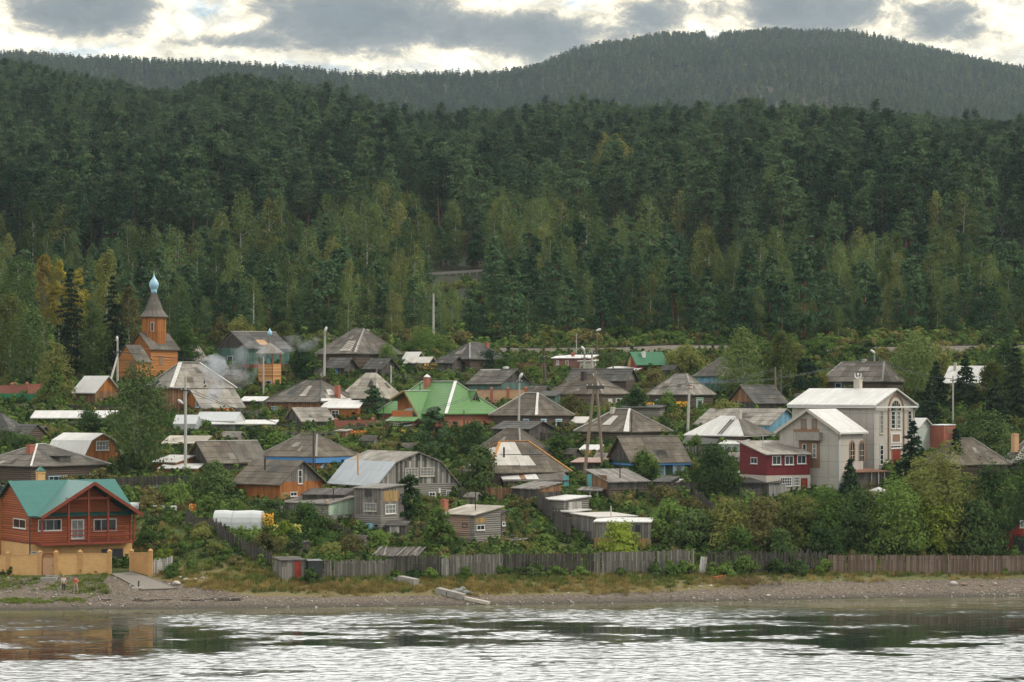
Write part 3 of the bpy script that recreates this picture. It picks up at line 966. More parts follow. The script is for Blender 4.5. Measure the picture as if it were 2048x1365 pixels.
# ------------------------------------------------------------------ surfaces
SLATE = m_slate('slate_grey_brown', (0.122, 0.108, 0.090), patch=0.30)
SLATE_D = m_slate('slate_dark', (0.085, 0.082, 0.076), amt=0.55, moss=0.25, patch=0.2)
SLATE_P = m_slate('slate_pale', (0.265, 0.24, 0.205), amt=0.4, moss=0.25, patch=0.45, light=(0.5, 0.47, 0.42))
SLATE_B = m_slate('slate_brown', (0.130, 0.107, 0.082), amt=0.45, moss=0.3, patch=0.25)
SLATE_BG = m_slate('slate_beige', (0.38, 0.34, 0.28), amt=0.25, moss=0.08, patch=0.3, light=(0.6, 0.56, 0.5))
SLATE_G = m_slate('slate_patchy', (0.22, 0.205, 0.18), amt=0.5, moss=0.35, patch=0.6, light=(0.52, 0.5, 0.46))
WROOF = m_sheet('white_sheet_roof', (0.50, 0.485, 0.45))
WROOF2 = m_sheet('old_white_roof', (0.44, 0.41, 0.365), rust=0.25)
SILVER = m_sheet('galvanised_roof', (0.33, 0.355, 0.365), rough=0.42, seam=0.7, metal=0.35)
RUSTY = m_sheet('rusty_sheet', (0.22, 0.11, 0.07), rust=0.6)
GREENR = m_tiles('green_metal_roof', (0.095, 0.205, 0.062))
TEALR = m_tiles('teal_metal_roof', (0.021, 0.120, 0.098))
DKGREENR = m_sheet('dark_green_roof', (0.03, 0.13, 0.06))
CAPW = m_plain('pale_ridge_board', (0.52, 0.50, 0.46), 0.8, 0.2)
CAPG = m_plain('grey_ridge_board', (0.24, 0.225, 0.20), 0.85, 0.25)
CAPO = m_plain('rusty_ridge_strip', (0.42, 0.20, 0.06), 0.8, 0.3)
WHITE = m_plain('white_paint', (0.60, 0.59, 0.56), 0.5, 0.08)
BLUEW = m_plain('pale_blue_paint', (0.40, 0.55, 0.66), 0.6, 0.12)
BLUE = m_plain('blue_paint', (0.07, 0.22, 0.48), 0.6, 0.12)
TEAL = m_plain('teal_paint', (0.14, 0.40, 0.40), 0.6, 0.15)
GLASS = m_plain('window_glass', (0.022, 0.026, 0.028), 0.08, 0.2, spec=0.6)
GLASSL = m_plain('curtained_glass', (0.20, 0.20, 0.185), 0.2, 0.4, spec=0.5)
LOG_D = m_logs('dark_logs', (0.085, 0.062, 0.046))
LOG_M = m_logs('weathered_logs', (0.15, 0.115, 0.085))
LOG_G = m_logs('grey_logs', (0.20, 0.185, 0.16))
LOG_O = m_logs('orange_logs', (0.40, 0.165, 0.05))
LOG_R = m_logs('red_brown_logs', (0.33, 0.095, 0.038), 0.45)
PL_G = m_planks('grey_planks', (0.16, 0.145, 0.125), (0.30, 0.28, 0.25))
PL_D = m_planks('dark_planks', (0.065, 0.056, 0.048), (0.13, 0.115, 0.10))
PL_W = m_planks('bleached_planks', (0.30, 0.285, 0.26), (0.52, 0.50, 0.46), 0.22)
PL_B = m_planks('brown_planks', (0.20, 0.105, 0.055), (0.33, 0.19, 0.10))
PL_O = m_planks('orange_planks', (0.36, 0.13, 0.035), (0.46, 0.19, 0.06), 0.14)
PL_RED = m_planks('red_planks', (0.23, 0.035, 0.03), (0.28, 0.05, 0.04), 0.14)
PL_TEAL = m_planks('teal_planks', (0.085, 0.165, 0.135), (0.12, 0.21, 0.175), 0.14)
PL_GREEN = m_planks('dark_green_planks', (0.035, 0.075, 0.045), (0.055, 0.10, 0.06), 0.14)
PL_MINT = m_planks('mint_planks', (0.46, 0.60, 0.45), (0.56, 0.68, 0.53), 0.14)
PL_BLUE = m_planks('blue_planks', (0.16, 0.34, 0.46), (0.22, 0.42, 0.55), 0.16)
PL_YELL = m_planks('yellowish_planks', (0.36, 0.24, 0.10), (0.48, 0.32, 0.14), 0.18)
BRICK_R = m_brick('red_brick', (0.33, 0.085, 0.05), (0.40, 0.12, 0.07), (0.36, 0.25, 0.2))
BRICK_Y = m_brick('yellow_brick', (0.62, 0.335, 0.115), (0.70, 0.42, 0.165), (0.55, 0.40, 0.25))
BRICK_P = m_brick('peach_brick', (0.50, 0.27, 0.13), (0.57, 0.32, 0.16), (0.5, 0.4, 0.3))
CONC = m_panel('concrete_panels', (0.405, 0.372, 0.325))
CONC2 = m_plain('concrete', (0.28, 0.26, 0.23), 0.9, 0.2)
BROWNP = m_plain('brown_paint', (0.24, 0.14, 0.085), 0.7, 0.15)
REDB = m_plain('dark_red_wood', (0.20, 0.045, 0.024), 0.55, 0.2)
DKRED = m_plain('red_door_paint', (0.23, 0.035, 0.02), 0.6, 0.2)
STEEL = m_plain('black_steel', (0.022, 0.023, 0.026), 0.45, 0.2, spec=0.5)
GREYP = m_plain('grey_pipe', (0.33, 0.35, 0.37), 0.5, 0.15)
SOOT = m_plain('sooty_pipe', (0.05, 0.042, 0.038), 0.8, 0.3)
CREAM = m_plain('cream_plaster', (0.46, 0.42, 0.355), 0.85, 0.12)
DOME = m_plain('sky_blue_dome', (0.29, 0.48, 0.60), 0.35, 0.06, spec=0.5)
# ================================================================== the houses
# ---- brick and log house by the water, teal roof
b = Bld('riverside_house', 'red brown log house with teal tiled roof on a yellow brick ground floor', 'house', -25, 57, 275, 70, 1150, 1033, oh=0.45)
b.gable(960, 'y', TEALR)
b.walls(LOG_R)
zb = b.z_at(1085, b.c.y)
W2, D2 = b.W / 2 - b.oh, b.D / 2 - b.oh
zb = b.face_uv('s', 180, 1085)[1]
b.band(-1.2, zb, BRICK_Y, 'brick_storey', 0.06)
mb = MB(); mb.box(W2 + .05, -D2 - .1, zb, W2 + .12, D2 + .1, zb + .22); mb.box(-W2, -D2 - .12, zb, W2 + .05, -D2 - .02, zb + .22); b.add(mb, 'base_beam', REDB)
# cross gable carried on posts over the balcony
PJ = 1.7
yA = b.face_uv('s', 80, 1033, PJ)[0]; yB = b.face_uv('s', 284, 1033, PJ)[0]; yM = b.face_uv('s', 187, 965, PJ)[0]
zA = b.face_uv('s', 82, 1034, PJ)[1]; zM = b.face_uv('s', 187, 964, PJ)[1]
b.prof([(yA, zA), (yM, zM), (yB, zA)], 'x', TEALR, 'porch_roof', y0=0.15, y1=b.W / 2 - b.oh + PJ + .35, keep=False)
mb = MB(); xf = W2 + PJ + .38
for p, q in (((yA, zA), (yM, zM)), ((yB, zA), (yM, zM))): mb.bar((xf, p[0], p[1] - .14), (xf, q[0], q[1] - .14), 0.08, 0.34, (0, 0, 1))
b.add(mb, 'barge_board', REDB)
mb = MB(); mb.poly((W2 - .02, yA + .5, zA - .35), (W2 - .02, yB - .5, zA - .35), (W2 - .02, yM, zM - .3)); b.add(mb, 'gable_wall', LOG_R)
zd = zb + .12
mb = MB(); mb.box(W2 + .121, yA + .15, zd - .24, W2 + PJ - .05, yB - .9, zd); b.add(mb, 'balcony_deck', REDB)
xp = W2 + PJ - .25
ztop = lambda y: np.interp(y, [yA, yM, yB], [zA, zM, zA]) - .3
posts = [b.face_uv('s', x, 1040, PJ - .25)[0] for x in (84, 137, 177, 216, 268)]
for y in posts:
    mb = MB(); mb.box(xp - .1, y - .1, zd, xp + .1, y + .1, float(ztop(y))); b.add(mb, 'post', REDB)
y = posts[-1]
mb = MB(); mb.box(W2 + .3, y - .1, zd, W2 + .5, y + .1, zA - .2); b.add(mb, 'post', REDB)
mb = MB()
zr_ = b.face_uv('s', 180, 1062, PJ - .25)[1]
for z in (zr_, zr_ - .45): mb.box(xp - .05, posts[0] + .1, z - .06, xp + .05, posts[-1] - .1, z + .06)
mb.box(W2 + .5, posts[-1] - .05, zr_ - .06, xp - .1, posts[-1] + .05, zr_ + .06)
b.add(mb, 'railing', REDB)
mb = MB(); zc = b.face_uv('s', 178, 997, PJ - .25)[1]
mb.box(xp - .08, posts[1] - .3, zc - .1, xp + .08, posts[3] + .3, zc + .1); b.add(mb, 'tie_beam', REDB)
b.win('s', 76, 1039, 123, 1062, 3, 1, glass=GLASS); b.win('s', 187, 1038, 233, 1062, 3, 1, glass=GLASS)
b.win('s', 142, 1039, 168, 1078, 2, 2, name='balcony_door', fw=.12)
b.win('f', 27, 1038, 52, 1057, 2, 1, glass=GLASS)
b.win('s', 61, 1103, 74, 1109, 1, 1, off=.06)
mb = MB(); p = b.fm('f', .1)(W2 + .05, 0, 0); mb.tube([(W2 + .12, -D2 - .18, -0.4), (W2 + .12, -D2 - .18, b.ze - .1)], 0.07, 8); b.add(mb, 'downpipe', STEEL)
u0, v0, u1, v1 = b.rect('s', 203, 1098, 246, 1145, .06); mb = MB(); b.fbox(mb, b.fm('s', .06), u0, v0, u1, v1, 0, .06); g = b.add(mb, 'garage_door', STEEL)
mb = MB()
for k in range(4):
    r = 0.35 + .28 * k; cy, cz = u0 + .2, v0 + .5
    pts = [(W2 + .15, cy + r * math.cos(a), cz + r * math.sin(a)) for a in np.linspace(0.1, 1.5, 7)]
    pts = [q for q in pts if q[1] < u1 - .05]
    if len(pts) > 1: mb.tube(pts, 0.015, 4)
mb.box(W2 + .121, (u0 + u1) / 2 - .02, v0, W2 + .14, (u0 + u1) / 2 + .02, v1)
b.add(mb, 'door_scrolls', GREYP, g)
b.chim(81, 944, 962, 15, BRICK_Y, -1.5); mb = MB(); q = b.Mi @ P(81, 944, b.c.y + 1.5); mb.lathe((q.x, q.y, q.z + .1), [(.62, 0), (.1, .42)], 4, math.pi / 4); b.add(mb, 'chimney_cap', TEALR, b.roof)
RIV = b

# ---- gable with a round window at the very left edge
b = Bld('orange_house', 'orange boarded gable with a round dark window cut off by the left edge', 'house', -75, 14, 40, 12, 1120, 1004, oh=.3, d=5)
b.gable(960, 'y', RUSTY); b.walls(PL_O)
mb = MB(); q = b.face_uv('f', 2, 978); M = b.fm('f'); mb.lathe((0, 0, 0), [(.42, 0), (.42, .06)], 16)
mb.v = [tuple(M(q[0] + p[0], q[1] + p[1], p[2])) for p in mb.v]; b.add(mb, 'round_window', GLASS)

# ---- dark log house with the grey hip roof, left
b = Bld('log_house', 'dark log house with a grey hip roof and pale hip boards behind the teal roof', 'house', -60, 62, 225, 50, 985, 933)
b.hip(888, SLATE, 1.2, 'y', CAPW); b.walls(LOG_D)
b.win('s', 97, 952, 137, 966, 4, 1, BLUEW); b.win('s', 178, 947, 197, 966, 1, 1, BLUEW, fw=.16)
b.chim(61, 890, 909, 12, BRICK_R, 3.2)
a = b.Mi @ P(121, 913, b.c.y - 3.0); mb = MB(); mb.box(a.x - .8, a.y - .7, a.z - 1.6, a.x + .8, a.y + .9, a.z); mb.hexa([(a.x - 1, a.y - 1, a.z), (a.x + 1, a.y - 1, a.z), (a.x + 1, a.y + 1.4, a.z + .1), (a.x - 1, a.y + 1.4, a.z + .1), (a.x - 1, a.y - 1, a.z + .1), (a.x + 1, a.y - 1, a.z + .1), (a.x + 1, a.y + 1.4, a.z + .2), (a.x - 1, a.y + 1.4, a.z + .2)]); b.add(mb, 'dormer', SLATE_D, b.roof)
b = Bld('shed', 'low dark shed roof at the left edge above the log house', 'shed', -60, 20, 60, 35, 890, 862); b.hip(826, SLATE_D, .5); b.walls(LOG_D)

# ---- orange gambrel house
b = Bld('gambrel_house', 'orange boarded house with a white gambrel roof beside the weeping birch', 'house', 88, 168, 246, 42, 950, 914, oh=.25)
b.gambrel(866, 'x', WROOF, .60, .70); b.walls(PL_O)
b.win('s', 192, 882, 217, 901, 4, 2); b.win('s', 212, 930, 226, 942, 2, 1)

b = Bld('cottage', 'small orange cottage with a white gable roof below the church', 'house', 141, 190, 246, 45, 816, 786)
b.gable(752, 'x', WROOF); b.walls(PL_B, PL_O); b.win('s', 205, 795, 213, 808, 1, 1, BROWNP)

# ---- church
b = Bld('wooden_church', 'wooden log church with a grey tent spire and a sky blue onion dome', 'church', 254, 301, 361, 50, 766, 699, Y=391, oh=.3)
b.gable(666, 'y', SLATE); b.walls(LOG_O, PL_O)
CH0 = b
c = Vector((0, 0, 0)); q = b.Mi @ P(308, 634, b.c.y); zt = q.z; mp = b.c.y / F
R8 = 23.5 * mp / math.cos(math.pi / 8)
mb = MB(); mb.lathe((q.x, q.y, 0), [(R8, b.ze), (R8, zt)], 8, math.pi / 8); tw = b.add(mb, 'tower', PL_O)
zt2 = (b.Mi @ P(308, 586, b.c.y)).z
mb = MB(); mb.lathe((q.x, q.y, 0), [(29.5 * mp, zt - .12), (29.5 * mp, zt), (20 * mp, zt + .9), (5.5 * mp, zt2)], 8, math.pi / 8); b.add(mb, 'tent_roof', SLATE)
zo = zt2 - .1
mb = MB(); mb.lathe((q.x, q.y, zo), [(6 * mp, 0), (6 * mp, .5), (5.5 * mp, .55), (8.2 * mp, .8), (9.6 * mp, 1.2), (9.2 * mp, 1.55), (6.8 * mp, 1.95), (3.2 * mp, 2.3), (1.4 * mp, 2.65), (.5 * mp, 3.0)], 18); dm = b.add(mb, 'onion_dome', DOME, smooth=True)
mb = MB(); mb.tube([(q.x, q.y, zo + 2.9), (q.x, q.y, zo + 3.5)], .035, 6); mb.lathe((q.x, q.y, zo + 3.0), [(.03, 0), (.09, .09), (.03, .18)], 8); b.add(mb, 'finial', m_plain('pale_gilding', (0.5, 0.46, 0.3), 0.4), dm)
a = b.Mi @ P(306.5, 654, b.c.y - 23 * mp)
d = (b.Mi.to_3x3() @ Vector((0, -1, 0))).normalized(); sd = Vector((-d.y, d.x, 0)); o = Vector((q.x, q.y, a.z)) + d * (R8 * math.cos(math.pi / 8) * 1.02)
mb = MB(); mb.hexa([o + sd * x + d * y + Vector((0, 0, z)) for z in (-.72, .72) for x, y in ((-.26, .12), (.26, .12), (.26, -.2), (-.26, -.2))]); wn = b.add(mb, 'tower_window', CREAM)
mb = MB(); mb.hexa([o + sd * x + d * y + Vector((0, 0, z)) for z in (-.6, .6) for x, y in ((-.16, .15), (.16, .15), (.16, .05), (-.16, .05))]); b.add(mb, 'pane', GLASS, wn)
p2 = Bld('', '', '', 228, 273, 304, 50, 766, 724, Y=387, oh=.2, root=CH0); p2.gable(690, 'y', SLATE); p2.walls(LOG_O, LOG_O)
p2.door('s', 260, 722, 268, 752, BROWNP) if False else p2.board('f', 258, 722, 271, 752, BROWNP, 'porch_door')
p3 = Bld('', '', '', 322, 362, 417, 50, 766, 721, Y=399, oh=.3, root=CH0); p3.gable(689, 'y', SLATE_P); p3.walls(LOG_O)
mb = MB(); a = b.Mi @ P(300, 720, b.c.y); b.board('s', 318, 712, 326, 732, BROWNP, 'side_window')

# ---- grey-white hip house with the long lower roof
b = Bld('hip_roof_house', 'brown house with a patchy grey hip roof and wide white hip board behind the birch', 'house', 285, 343, 475, 60, 832, 776)
b.hip(725, SLATE_P, 3.0, 'y', CAPW, .55); b.walls(PL_B)
p2 = Bld('', '', '', 358, 402, 493, 60, 836, 816, root=b, oh=.25); p2.gable(779, 'y', SLATE_P); p2.walls(PL_B, PL_O)
b.win('s', 398, 783, 404, 800, 1, 1, BLUEW) if False else None
p2.win('f', 392, 802, 399, 815, 1, 1, BLUEW)

# ---- bell tower
b = Bld('bell_tower', 'small orange wooden bell tower with a conical roof and pale blue dome', 'bell tower', 517, 545, 562, 35, 779, 707, oh=0.0)
zl = b.face_uv('f', 532, 729)[1]; W, D = b.W / 2, b.D / 2
mb = MB(); mb.box(-W, -D, -.8, W, D, zl); b.wall = b.add(mb, 'wall', m_logs('tower_boards', (0.50, 0.26, 0.10), pitch=.2))
for x in (-1, 1):
    for y in (-1, 1):
        mb = MB(); mb.box(x * W - .12 * (x > 0) - .02, y * D - .12 * (y > 0) - .02, zl, x * W + .12 * (x < 0) + .02, y * D + .12 * (y < 0) + .02, b.ze); b.add(mb, 'post', PL_O)
mb = MB(); mb.box(-W - .03, -D - .03, zl, W + .03, D + .03, zl + .12); mb.box(-W - .04, -D - .04, zl - 1.75, W + .04, D + .04, zl - 1.65); mb.box(W - .04, -D - .05, -.4, W + .05, -D + .04, zl); b.add(mb, 'rail', PL_O)
za = b.z_at(686); r = 30 * b.m
mb = MB(); mb.lathe((0, 0, 0), [(r, b.ze - .1), (r, b.ze), (r * .62, b.ze + (za - b.ze) * .45), (.1, za)], 8, .39); b.roof = b.add(mb, 'roof', SLATE_P)
zo = b.z_at(673)
mb = MB(); mb.lathe((0, 0, 0), [(.13, za - .3), (.13, zo)], 8); b.add(mb, 'neck', SLATE_P)
mb = MB(); mb.lathe((0, 0, zo), [(.12, 0), (.30, .18), (.36, .42), (.30, .68), (.12, .92), (.02, 1.2)], 14); b.add(mb, 'onion_dome', DOME, smooth=True)
b.board('f', 534, 712, 541, 727, TEAL, 'icon_panel', off=-.5)
mb = MB(); mb.lathe((0, 0, b.ze - 1.25), [(.34, 0), (.26, .25), (.2, .6), (.08, .72)], 12); b.add(mb, 'bell', SOOT, smooth=True)
b.win('f', 533, 761, 544, 768, 1, 1, WHITE, GLASSL, fw=.05, sill=False, name='notice_board')

# ---- back row, left to right
b = Bld('gable_house', 'teal walled house with a dark grey roof and white ridge behind the bell tower', 'house', 428, 495, 586, 55, 742, 697)
b.gable(664, 'y', SLATE_D, CAPW); b.walls(PL_TEAL, PL_D); b.band(-1.2, 1.0, PL_RED, 'red_base')
mb = MB(); M = b.fm('f', .02); h = b.W / 2 - .2
for sg in (-1, 1): mb.bar(M(sg * h, b.ze - .1, .05), M(0, b.zr - .25, .05), .05, .28)
b.add(mb, 'barge_board', CAPG); b.patch(1, .35, .55, .5, .8, m_plain('tan_sheet', (0.35, 0.22, 0.12), .8, .2)) if 1 in b.slopes else None
b.win('f', 455, 712, 466, 728, 1, 1, BLUEW)
b = Bld('big_hip_house', 'broad house under a grey hip roof at the edge of the wood', 'house', 628, 712, 809, 45, 742, 707)
b.hip(658, SLATE, 2.2, 'x', CAPG); b.walls(LOG_D); b.chim(733, 660, 676, 8, CREAM, -.6); b.patch('f', .55, .85, .1, .5, SLATE_BG)
b.patch('f', .945, 1.0, .05, 1, CAPW)
b = Bld('shed', 'grey roofed shed with a blue door in front of the broad hip roof', 'shed', 645, 690, 719, 35, 754, 736); b.gable(716, 'x', SLATE_D); b.walls(PL_D); b.door('f', 666, 738, 676, 752, BLUE)
b = Bld('shed', 'steep dark roofed shed above the beige hip roof', 'shed', 722, 764, 802, 40, 757, 738); b.gable(717, 'x', SLATE_D); b.walls(PL_D)
b = Bld('hip_roof_house', 'house with a pale beige hip roof between the bell tower and the green roof', 'house', 672, 752, 812, 40, 828, 797); b.hip(746, SLATE_BG, 2.0, 'x'); b.walls(LOG_D); b.seams('f', 5); b.seams('s', 5)
b = Bld('shed', 'shed with white sheet roof and dark gable beside the broad hip roof', 'shed', 803, 834, 852, 30, 735, 718); b.gable(704, 'x', WROOF); b.walls(PL_D)
b = Bld('shed', 'low dark shed under two pale roof sheets behind orange flowers', 'shed', 806, 858, 876, 25, 742, 726); b.gable(714, 'x', WROOF2); b.walls(PL_D)
b = Bld('hip_roof_house', 'house under a dark grey hip roof in front of tall birches', 'house', 880, 940, 1019, 50, 748, 718); b.hip(686, SLATE_D, 2.0, 'y', CAPG); b.walls(LOG_D); b.chim(975, 686, 694, 6, BRICK_R, -.5); b.patch('f', .45, .6, .3, .85, SLATE_P)
b = Bld('lean_to', 'dark lean-to roof at the left end of the dark hip roof', 'shed', 868, 905, 932, 35, 750, 726); b.gable(713, 'x', SLATE_D); b.walls(PL_D)
b = Bld('teal_house', 'teal boarded house with a grey gable roof and white ridge above the brick fence', 'house', 929, 1003, 1067, 42, 798, 768); b.gable(739, 'x', SLATE, CAPG); b.walls(PL_TEAL, PL_D); b.chim(1012, 734, 741, 8, WHITE, -.3); b.patch(0, .02, .55, .93, 1, CAPW)
b = Bld('low_house', 'low red brick house with a flat white roof beside the railway', 'house', 1101, 1182, 1196, 12, 742, 716, d=6); b.mono(b.ze, b.ze + .55, 'x', WROOF); b.walls(m_brick('dark_brick', (0.20, 0.05, 0.04), (0.25, 0.07, 0.05))); b.chim(1146, 705, 714, 6, BRICK_R, 0); b.win('f', 1131, 721, 1137, 731); b.win('f', 1113, 721, 1118, 730)
b = Bld('white_shed', 'white plastered shed standing against the low red brick house', 'shed', 1154, 1190, 1198, 12, 745, 722, d=3); b.mono(b.ze, b.ze + .2, 'x', WROOF2); b.walls(CREAM)
b = Bld('green_gable_house', 'small red house with a dark green gable roof at the edge of the wood', 'house', 1247, 1272, 1338, 65, 748, 730); b.gable(704, 'y', DKGREENR); b.walls(PL_RED); b.board('f', 1256, 712, 1262, 732, PL_YELL, 'pale_boards'); b.chim(1287, 704, 711, 7, WHITE, 1)
b = Bld('white_roof_shed', 'long low shed with a white flat roof behind the long grey roof', 'shed', 1192, 1262, 1300, 20, 757, 744, d=7); b.mono(b.ze, b.ze + .9, 'x', WROOF); b.walls(PL_G)
b = Bld('long_house', 'long grey roofed house with a weathered plank gable', 'house', 1129, 1255, 1279, 20, 790, 762); b.gable(738, 'x', SLATE_D, CAPG); b.walls(LOG_D, PL_G)
b = Bld('log_house', 'log house with a broad brown grey hip roof and a dark chimney left of centre', 'house', 1086, 1206, 1264, 35, 818, 788); b.hip(748, SLATE_B, 1.8, 'x', CAPG); b.walls(LOG_M); b.chim(1167, 744, 757, 8, SOOT, .8)
b.win('s', 1216, 798, 1224, 812, 1, 1, WHITE, WHITE); b.win('s', 1231, 797, 1243, 812, 1, 1, BLUEW, CREAM)
b = Bld('teal_annex', 'teal boarded annex under the eaves of the broad brown grey hip roof', 'shed', 1072, 1112, 1128, 25, 820, 792, oh=.4); b.mono(b.ze, b.ze + .7, 'x', SLATE_D); b.walls(PL_TEAL)
b = Bld('log_house', 'log house with a pale grey hip roof behind the concrete pole with red insulators', 'house', 1291, 1384, 1434, 35, 822, 789); b.hip(748, SLATE_P, 1.9, 'x', CAPG); b.walls(LOG_D); b.seams('f', 4); b.win('s', 1393, 799, 1405, 817, 1, 1, WHITE, trim=m_plain('green_trim', (0.2, .42, .28), .7)); b.win('f', 1312, 799, 1318, 812, 1, 1, BLUEW)
b = Bld('hip_roof_house', 'blue walled house with a grey hip roof half hidden by a tall round birch', 'house', 1383, 1442, 1503, 45, 782, 752); b.hip(714, SLATE, .8, 'x'); b.walls(PL_BLUE)
b = Bld('gable_house', 'dark house with a grey roof and brown gable left of the leaning bare pole', 'house', 1450, 1509, 1579, 50, 832, 807); b.gable(771, 'y', SLATE_D, CAPG); b.walls(PL_D, PL_B)
b = Bld('hip_roof_house', 'grey hip roofed house with a pale blue window above the white mansion roof', 'house', 1638, 1765, 1814, 22, 795, 763); b.hip(724, SLATE, 6.5, 'x', CAPG); b.walls(LOG_D); b.win('f', 1670, 766, 1683, 777, 1, 1, BLUEW); b.chim(1728, 719, 728, 7, CREAM, 0)
b = Bld('white_roof_house', 'house with a bright white roof among spruces far right', 'house', 1884, 1972, 1997, 15, 792, 766, d=8); b.gable(732, 'x', WROOF); b.walls(LOG_D); b.chim(1910, 726, 736, 5, CREAM, 0)

# ---- middle rows
b = Bld('hip_roof_house', 'rust brown house with dark hip roof and red chimney below the bell tower', 'house', 525, 640, 729, 35, 836, 804); b.hip(760, SLATE, 2.7, 'x', SLATE_D); b.walls(PL_B); b.patch('f', .55, .68, .25, .72, SLATE_BG); b.patch('f', .52, .55, .1, .95, SLATE_D); b.patch('s', .25, .5, .3, .55, WROOF2); b.patch('s', .55, .7, .1, .4, WROOF2); b.patch('s', .02, .98, .02, .14, WROOF)
b.win('f', 543, 813, 555, 830, 2, 3, BLUEW); b.chim(675, 772, 790, 9, BRICK_R, 2.2)
p2 = Bld('', '', '', 640, 718, 734, 12, 843, 816, root=b, d=4, oh=.2); p2.mono(p2.ze, p2.ze + 1.0, 'x', WROOF); p2.walls(PL_O); p2.win('f', 663, 821, 678, 839, 2, 3)
b = Bld('shed', 'open shed with a steep grey sheet roof in front of the rust brown house', 'shed', 564, 602, 673, 60, 860, 843, oh=.2); b.gable(815, 'y', SLATE_P); b.walls(PL_D); b.seams(1, 3)
b = Bld('white_roof_shed', 'narrow white roofed shed left of the dark hip roof', 'shed', 478, 528, 540, 10, 820, 802, d=4); b.mono(b.ze, b.ze + .6, 'x', WROOF); b.walls(PL_D)

# ---- green roof brick house
b = Bld('green_roof_house', 'red brick house with a bright green hip roof, white ridges and an orange attic balcony', 'house', 743, 892, 1012, 50, 866, 828, oh=.5)
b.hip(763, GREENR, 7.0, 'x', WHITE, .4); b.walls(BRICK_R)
GH = b
q = b.face_uv('s', 948, 817, -.6); 
xa = b.face_uv('f', 785, 810, .9)[0]; xb = b.face_uv('f', 841, 830, .9)[0]; za = b.face_uv('f', 785, 797, .9)[1]; zc = b.face_uv('f', 841, 836, .9)[1]
xm = b.face_uv('f', 812, 783, .9)[0]; zm = b.face_uv('f', 812, 782, .9)[1]
yf = -(b.D / 2 - b.oh) - .9
b.prof([(xa - .25, za - .25), (xm, zm), (xb + .25, zc - .2)], 'y', GREENR, 'attic_roof', y0=yf - .35, y1=b.D * .18, keep=False, cap=WHITE)
mb = MB(); mb.poly((xa, yf + .9, b.ze - .3), (xb, yf + .9, b.ze - .3), (xb, yf + .9, zc - .1), (xm, yf + .9, zm - .15), (xa, yf + .9, za - .25)); b.add(mb, 'gable_wall', PL_O)
mb = MB(); mb.box(xa, yf + .901, b.ze - .3, xa + .08, yf + 3, za - .3); b.add(mb, 'attic_side_wall', PL_O)
mb = MB(); mb.poly(*[(xm + (xb - xa) * .40 * math.cos(t) + .1, yf + .02 + .8, zc + .15 + 1.15 * math.sin(t)) for t in np.linspace(0, math.pi, 13)][::-1]); b.add(mb, 'arched_window', m_plain('milky_glass', (0.42, 0.46, 0.42), .3, .2))
mb = MB(); zq = b.face_uv('f', 806, 822, .9)[1]; z2 = b.face_uv('f', 806, 841, .9)[1]; x1 = b.face_uv('f', 826, 830, .9)[0]
mb.box(xa - .05, yf - .1, z2, x1, yf, zq); mb.box(xa - .05, yf, z2, xa + .05, yf + .9, zq); mb.box(xa + .05, yf, z2, x1, yf + .88, z2 + .1); b.add(mb, 'balcony', m_plain('orange_paint', (0.46, 0.14, 0.035), .6, .12))
for pz in (za - .1,):
    mb = MB(); mb.bar((xa - .25, yf - .38, za - .25), (xm, yf - .38, zm), .06, .22); mb.bar((xm, yf - .38, zm), (xb + .25, yf - .38, zc - .2), .06, .22); b.add(mb, 'barge_board', PL_YELL)
# triangular dormer on the right slope
y0_ = b.face_uv('s', 936, 817, -1.2)[0]; y1_ = b.face_uv('s', 962, 817, -1.2)[0]; z0_ = b.face_uv('s', 948, 817, -1.2)[1]; ym_ = b.face_uv('s', 950, 781, -1.2)[0]; zm_ = b.face_uv('s', 950, 781, -1.2)[1]; xs_ = b.W / 2 - b.oh - 1.2
b.prof([(y0_ - .1, z0_), (ym_, zm_), (y1_ + .1, z0_)], 'x', GREENR, 'dormer_roof', y0=xs_ - 3.2, y1=xs_ + .25, keep=False, cap=WHITE)
mb = MB(); mb.poly((xs_, y0_ + .1, z0_), (xs_, y1_ - .1, z0_), (xs_, ym_, zm_ - .2)); mb.poly((xs_ - .1, y0_ + .1, z0_), (xs_ - .1, ym_, zm_ - .2), (xs_ - .1, y1_ - .1, z0_)); dw = b.add(mb, 'dormer_window', GLASS)
mb = MB(); e = .05
for p, q in (((y0_ + .1, z0_), (ym_, zm_ - .2)), ((y1_ - .1, z0_), (ym_, zm_ - .2)), ((y0_ + .1, z0_ + .05), (y1_ - .1, z0_ + .05)), ((ym_, z0_), (ym_, zm_ - .3)), ((y0_ * .6 + ym_ * .4, z0_ + (zm_ - z0_) * .36), (y1_ * .6 + ym_ * .4, z0_ + (zm_ - z0_) * .36))): mb.bar((xs_ + .04, p[0], p[1]), (xs_ + .04, q[0], q[1]), .09, .09)
b.add(mb, 'dormer_frame', BROWNP, dw)
b.win('s', 904, 842, 916, 858, 1, 2, BROWNP); b.win('s', 952, 842, 962, 857, 1, 2, BROWNP)
b.chim(854, 756, 768, 10, BRICK_R, -.6)
mb = MB(); q = b.Mi @ P(854, 756, b.c.y + .6); mb.lathe((q.x, q.y, q.z + .08), [(.5, 0), (.42, .12), (.05, .4)], 10); b.add(mb, 'chimney_cap', WHITE, b.roof)
b.chim(919, 790, 808, 2.2, GREYP, 2.6, pipe=True); b.chim(840, 768, 778, 2, SOOT, 1.0, pipe=True)
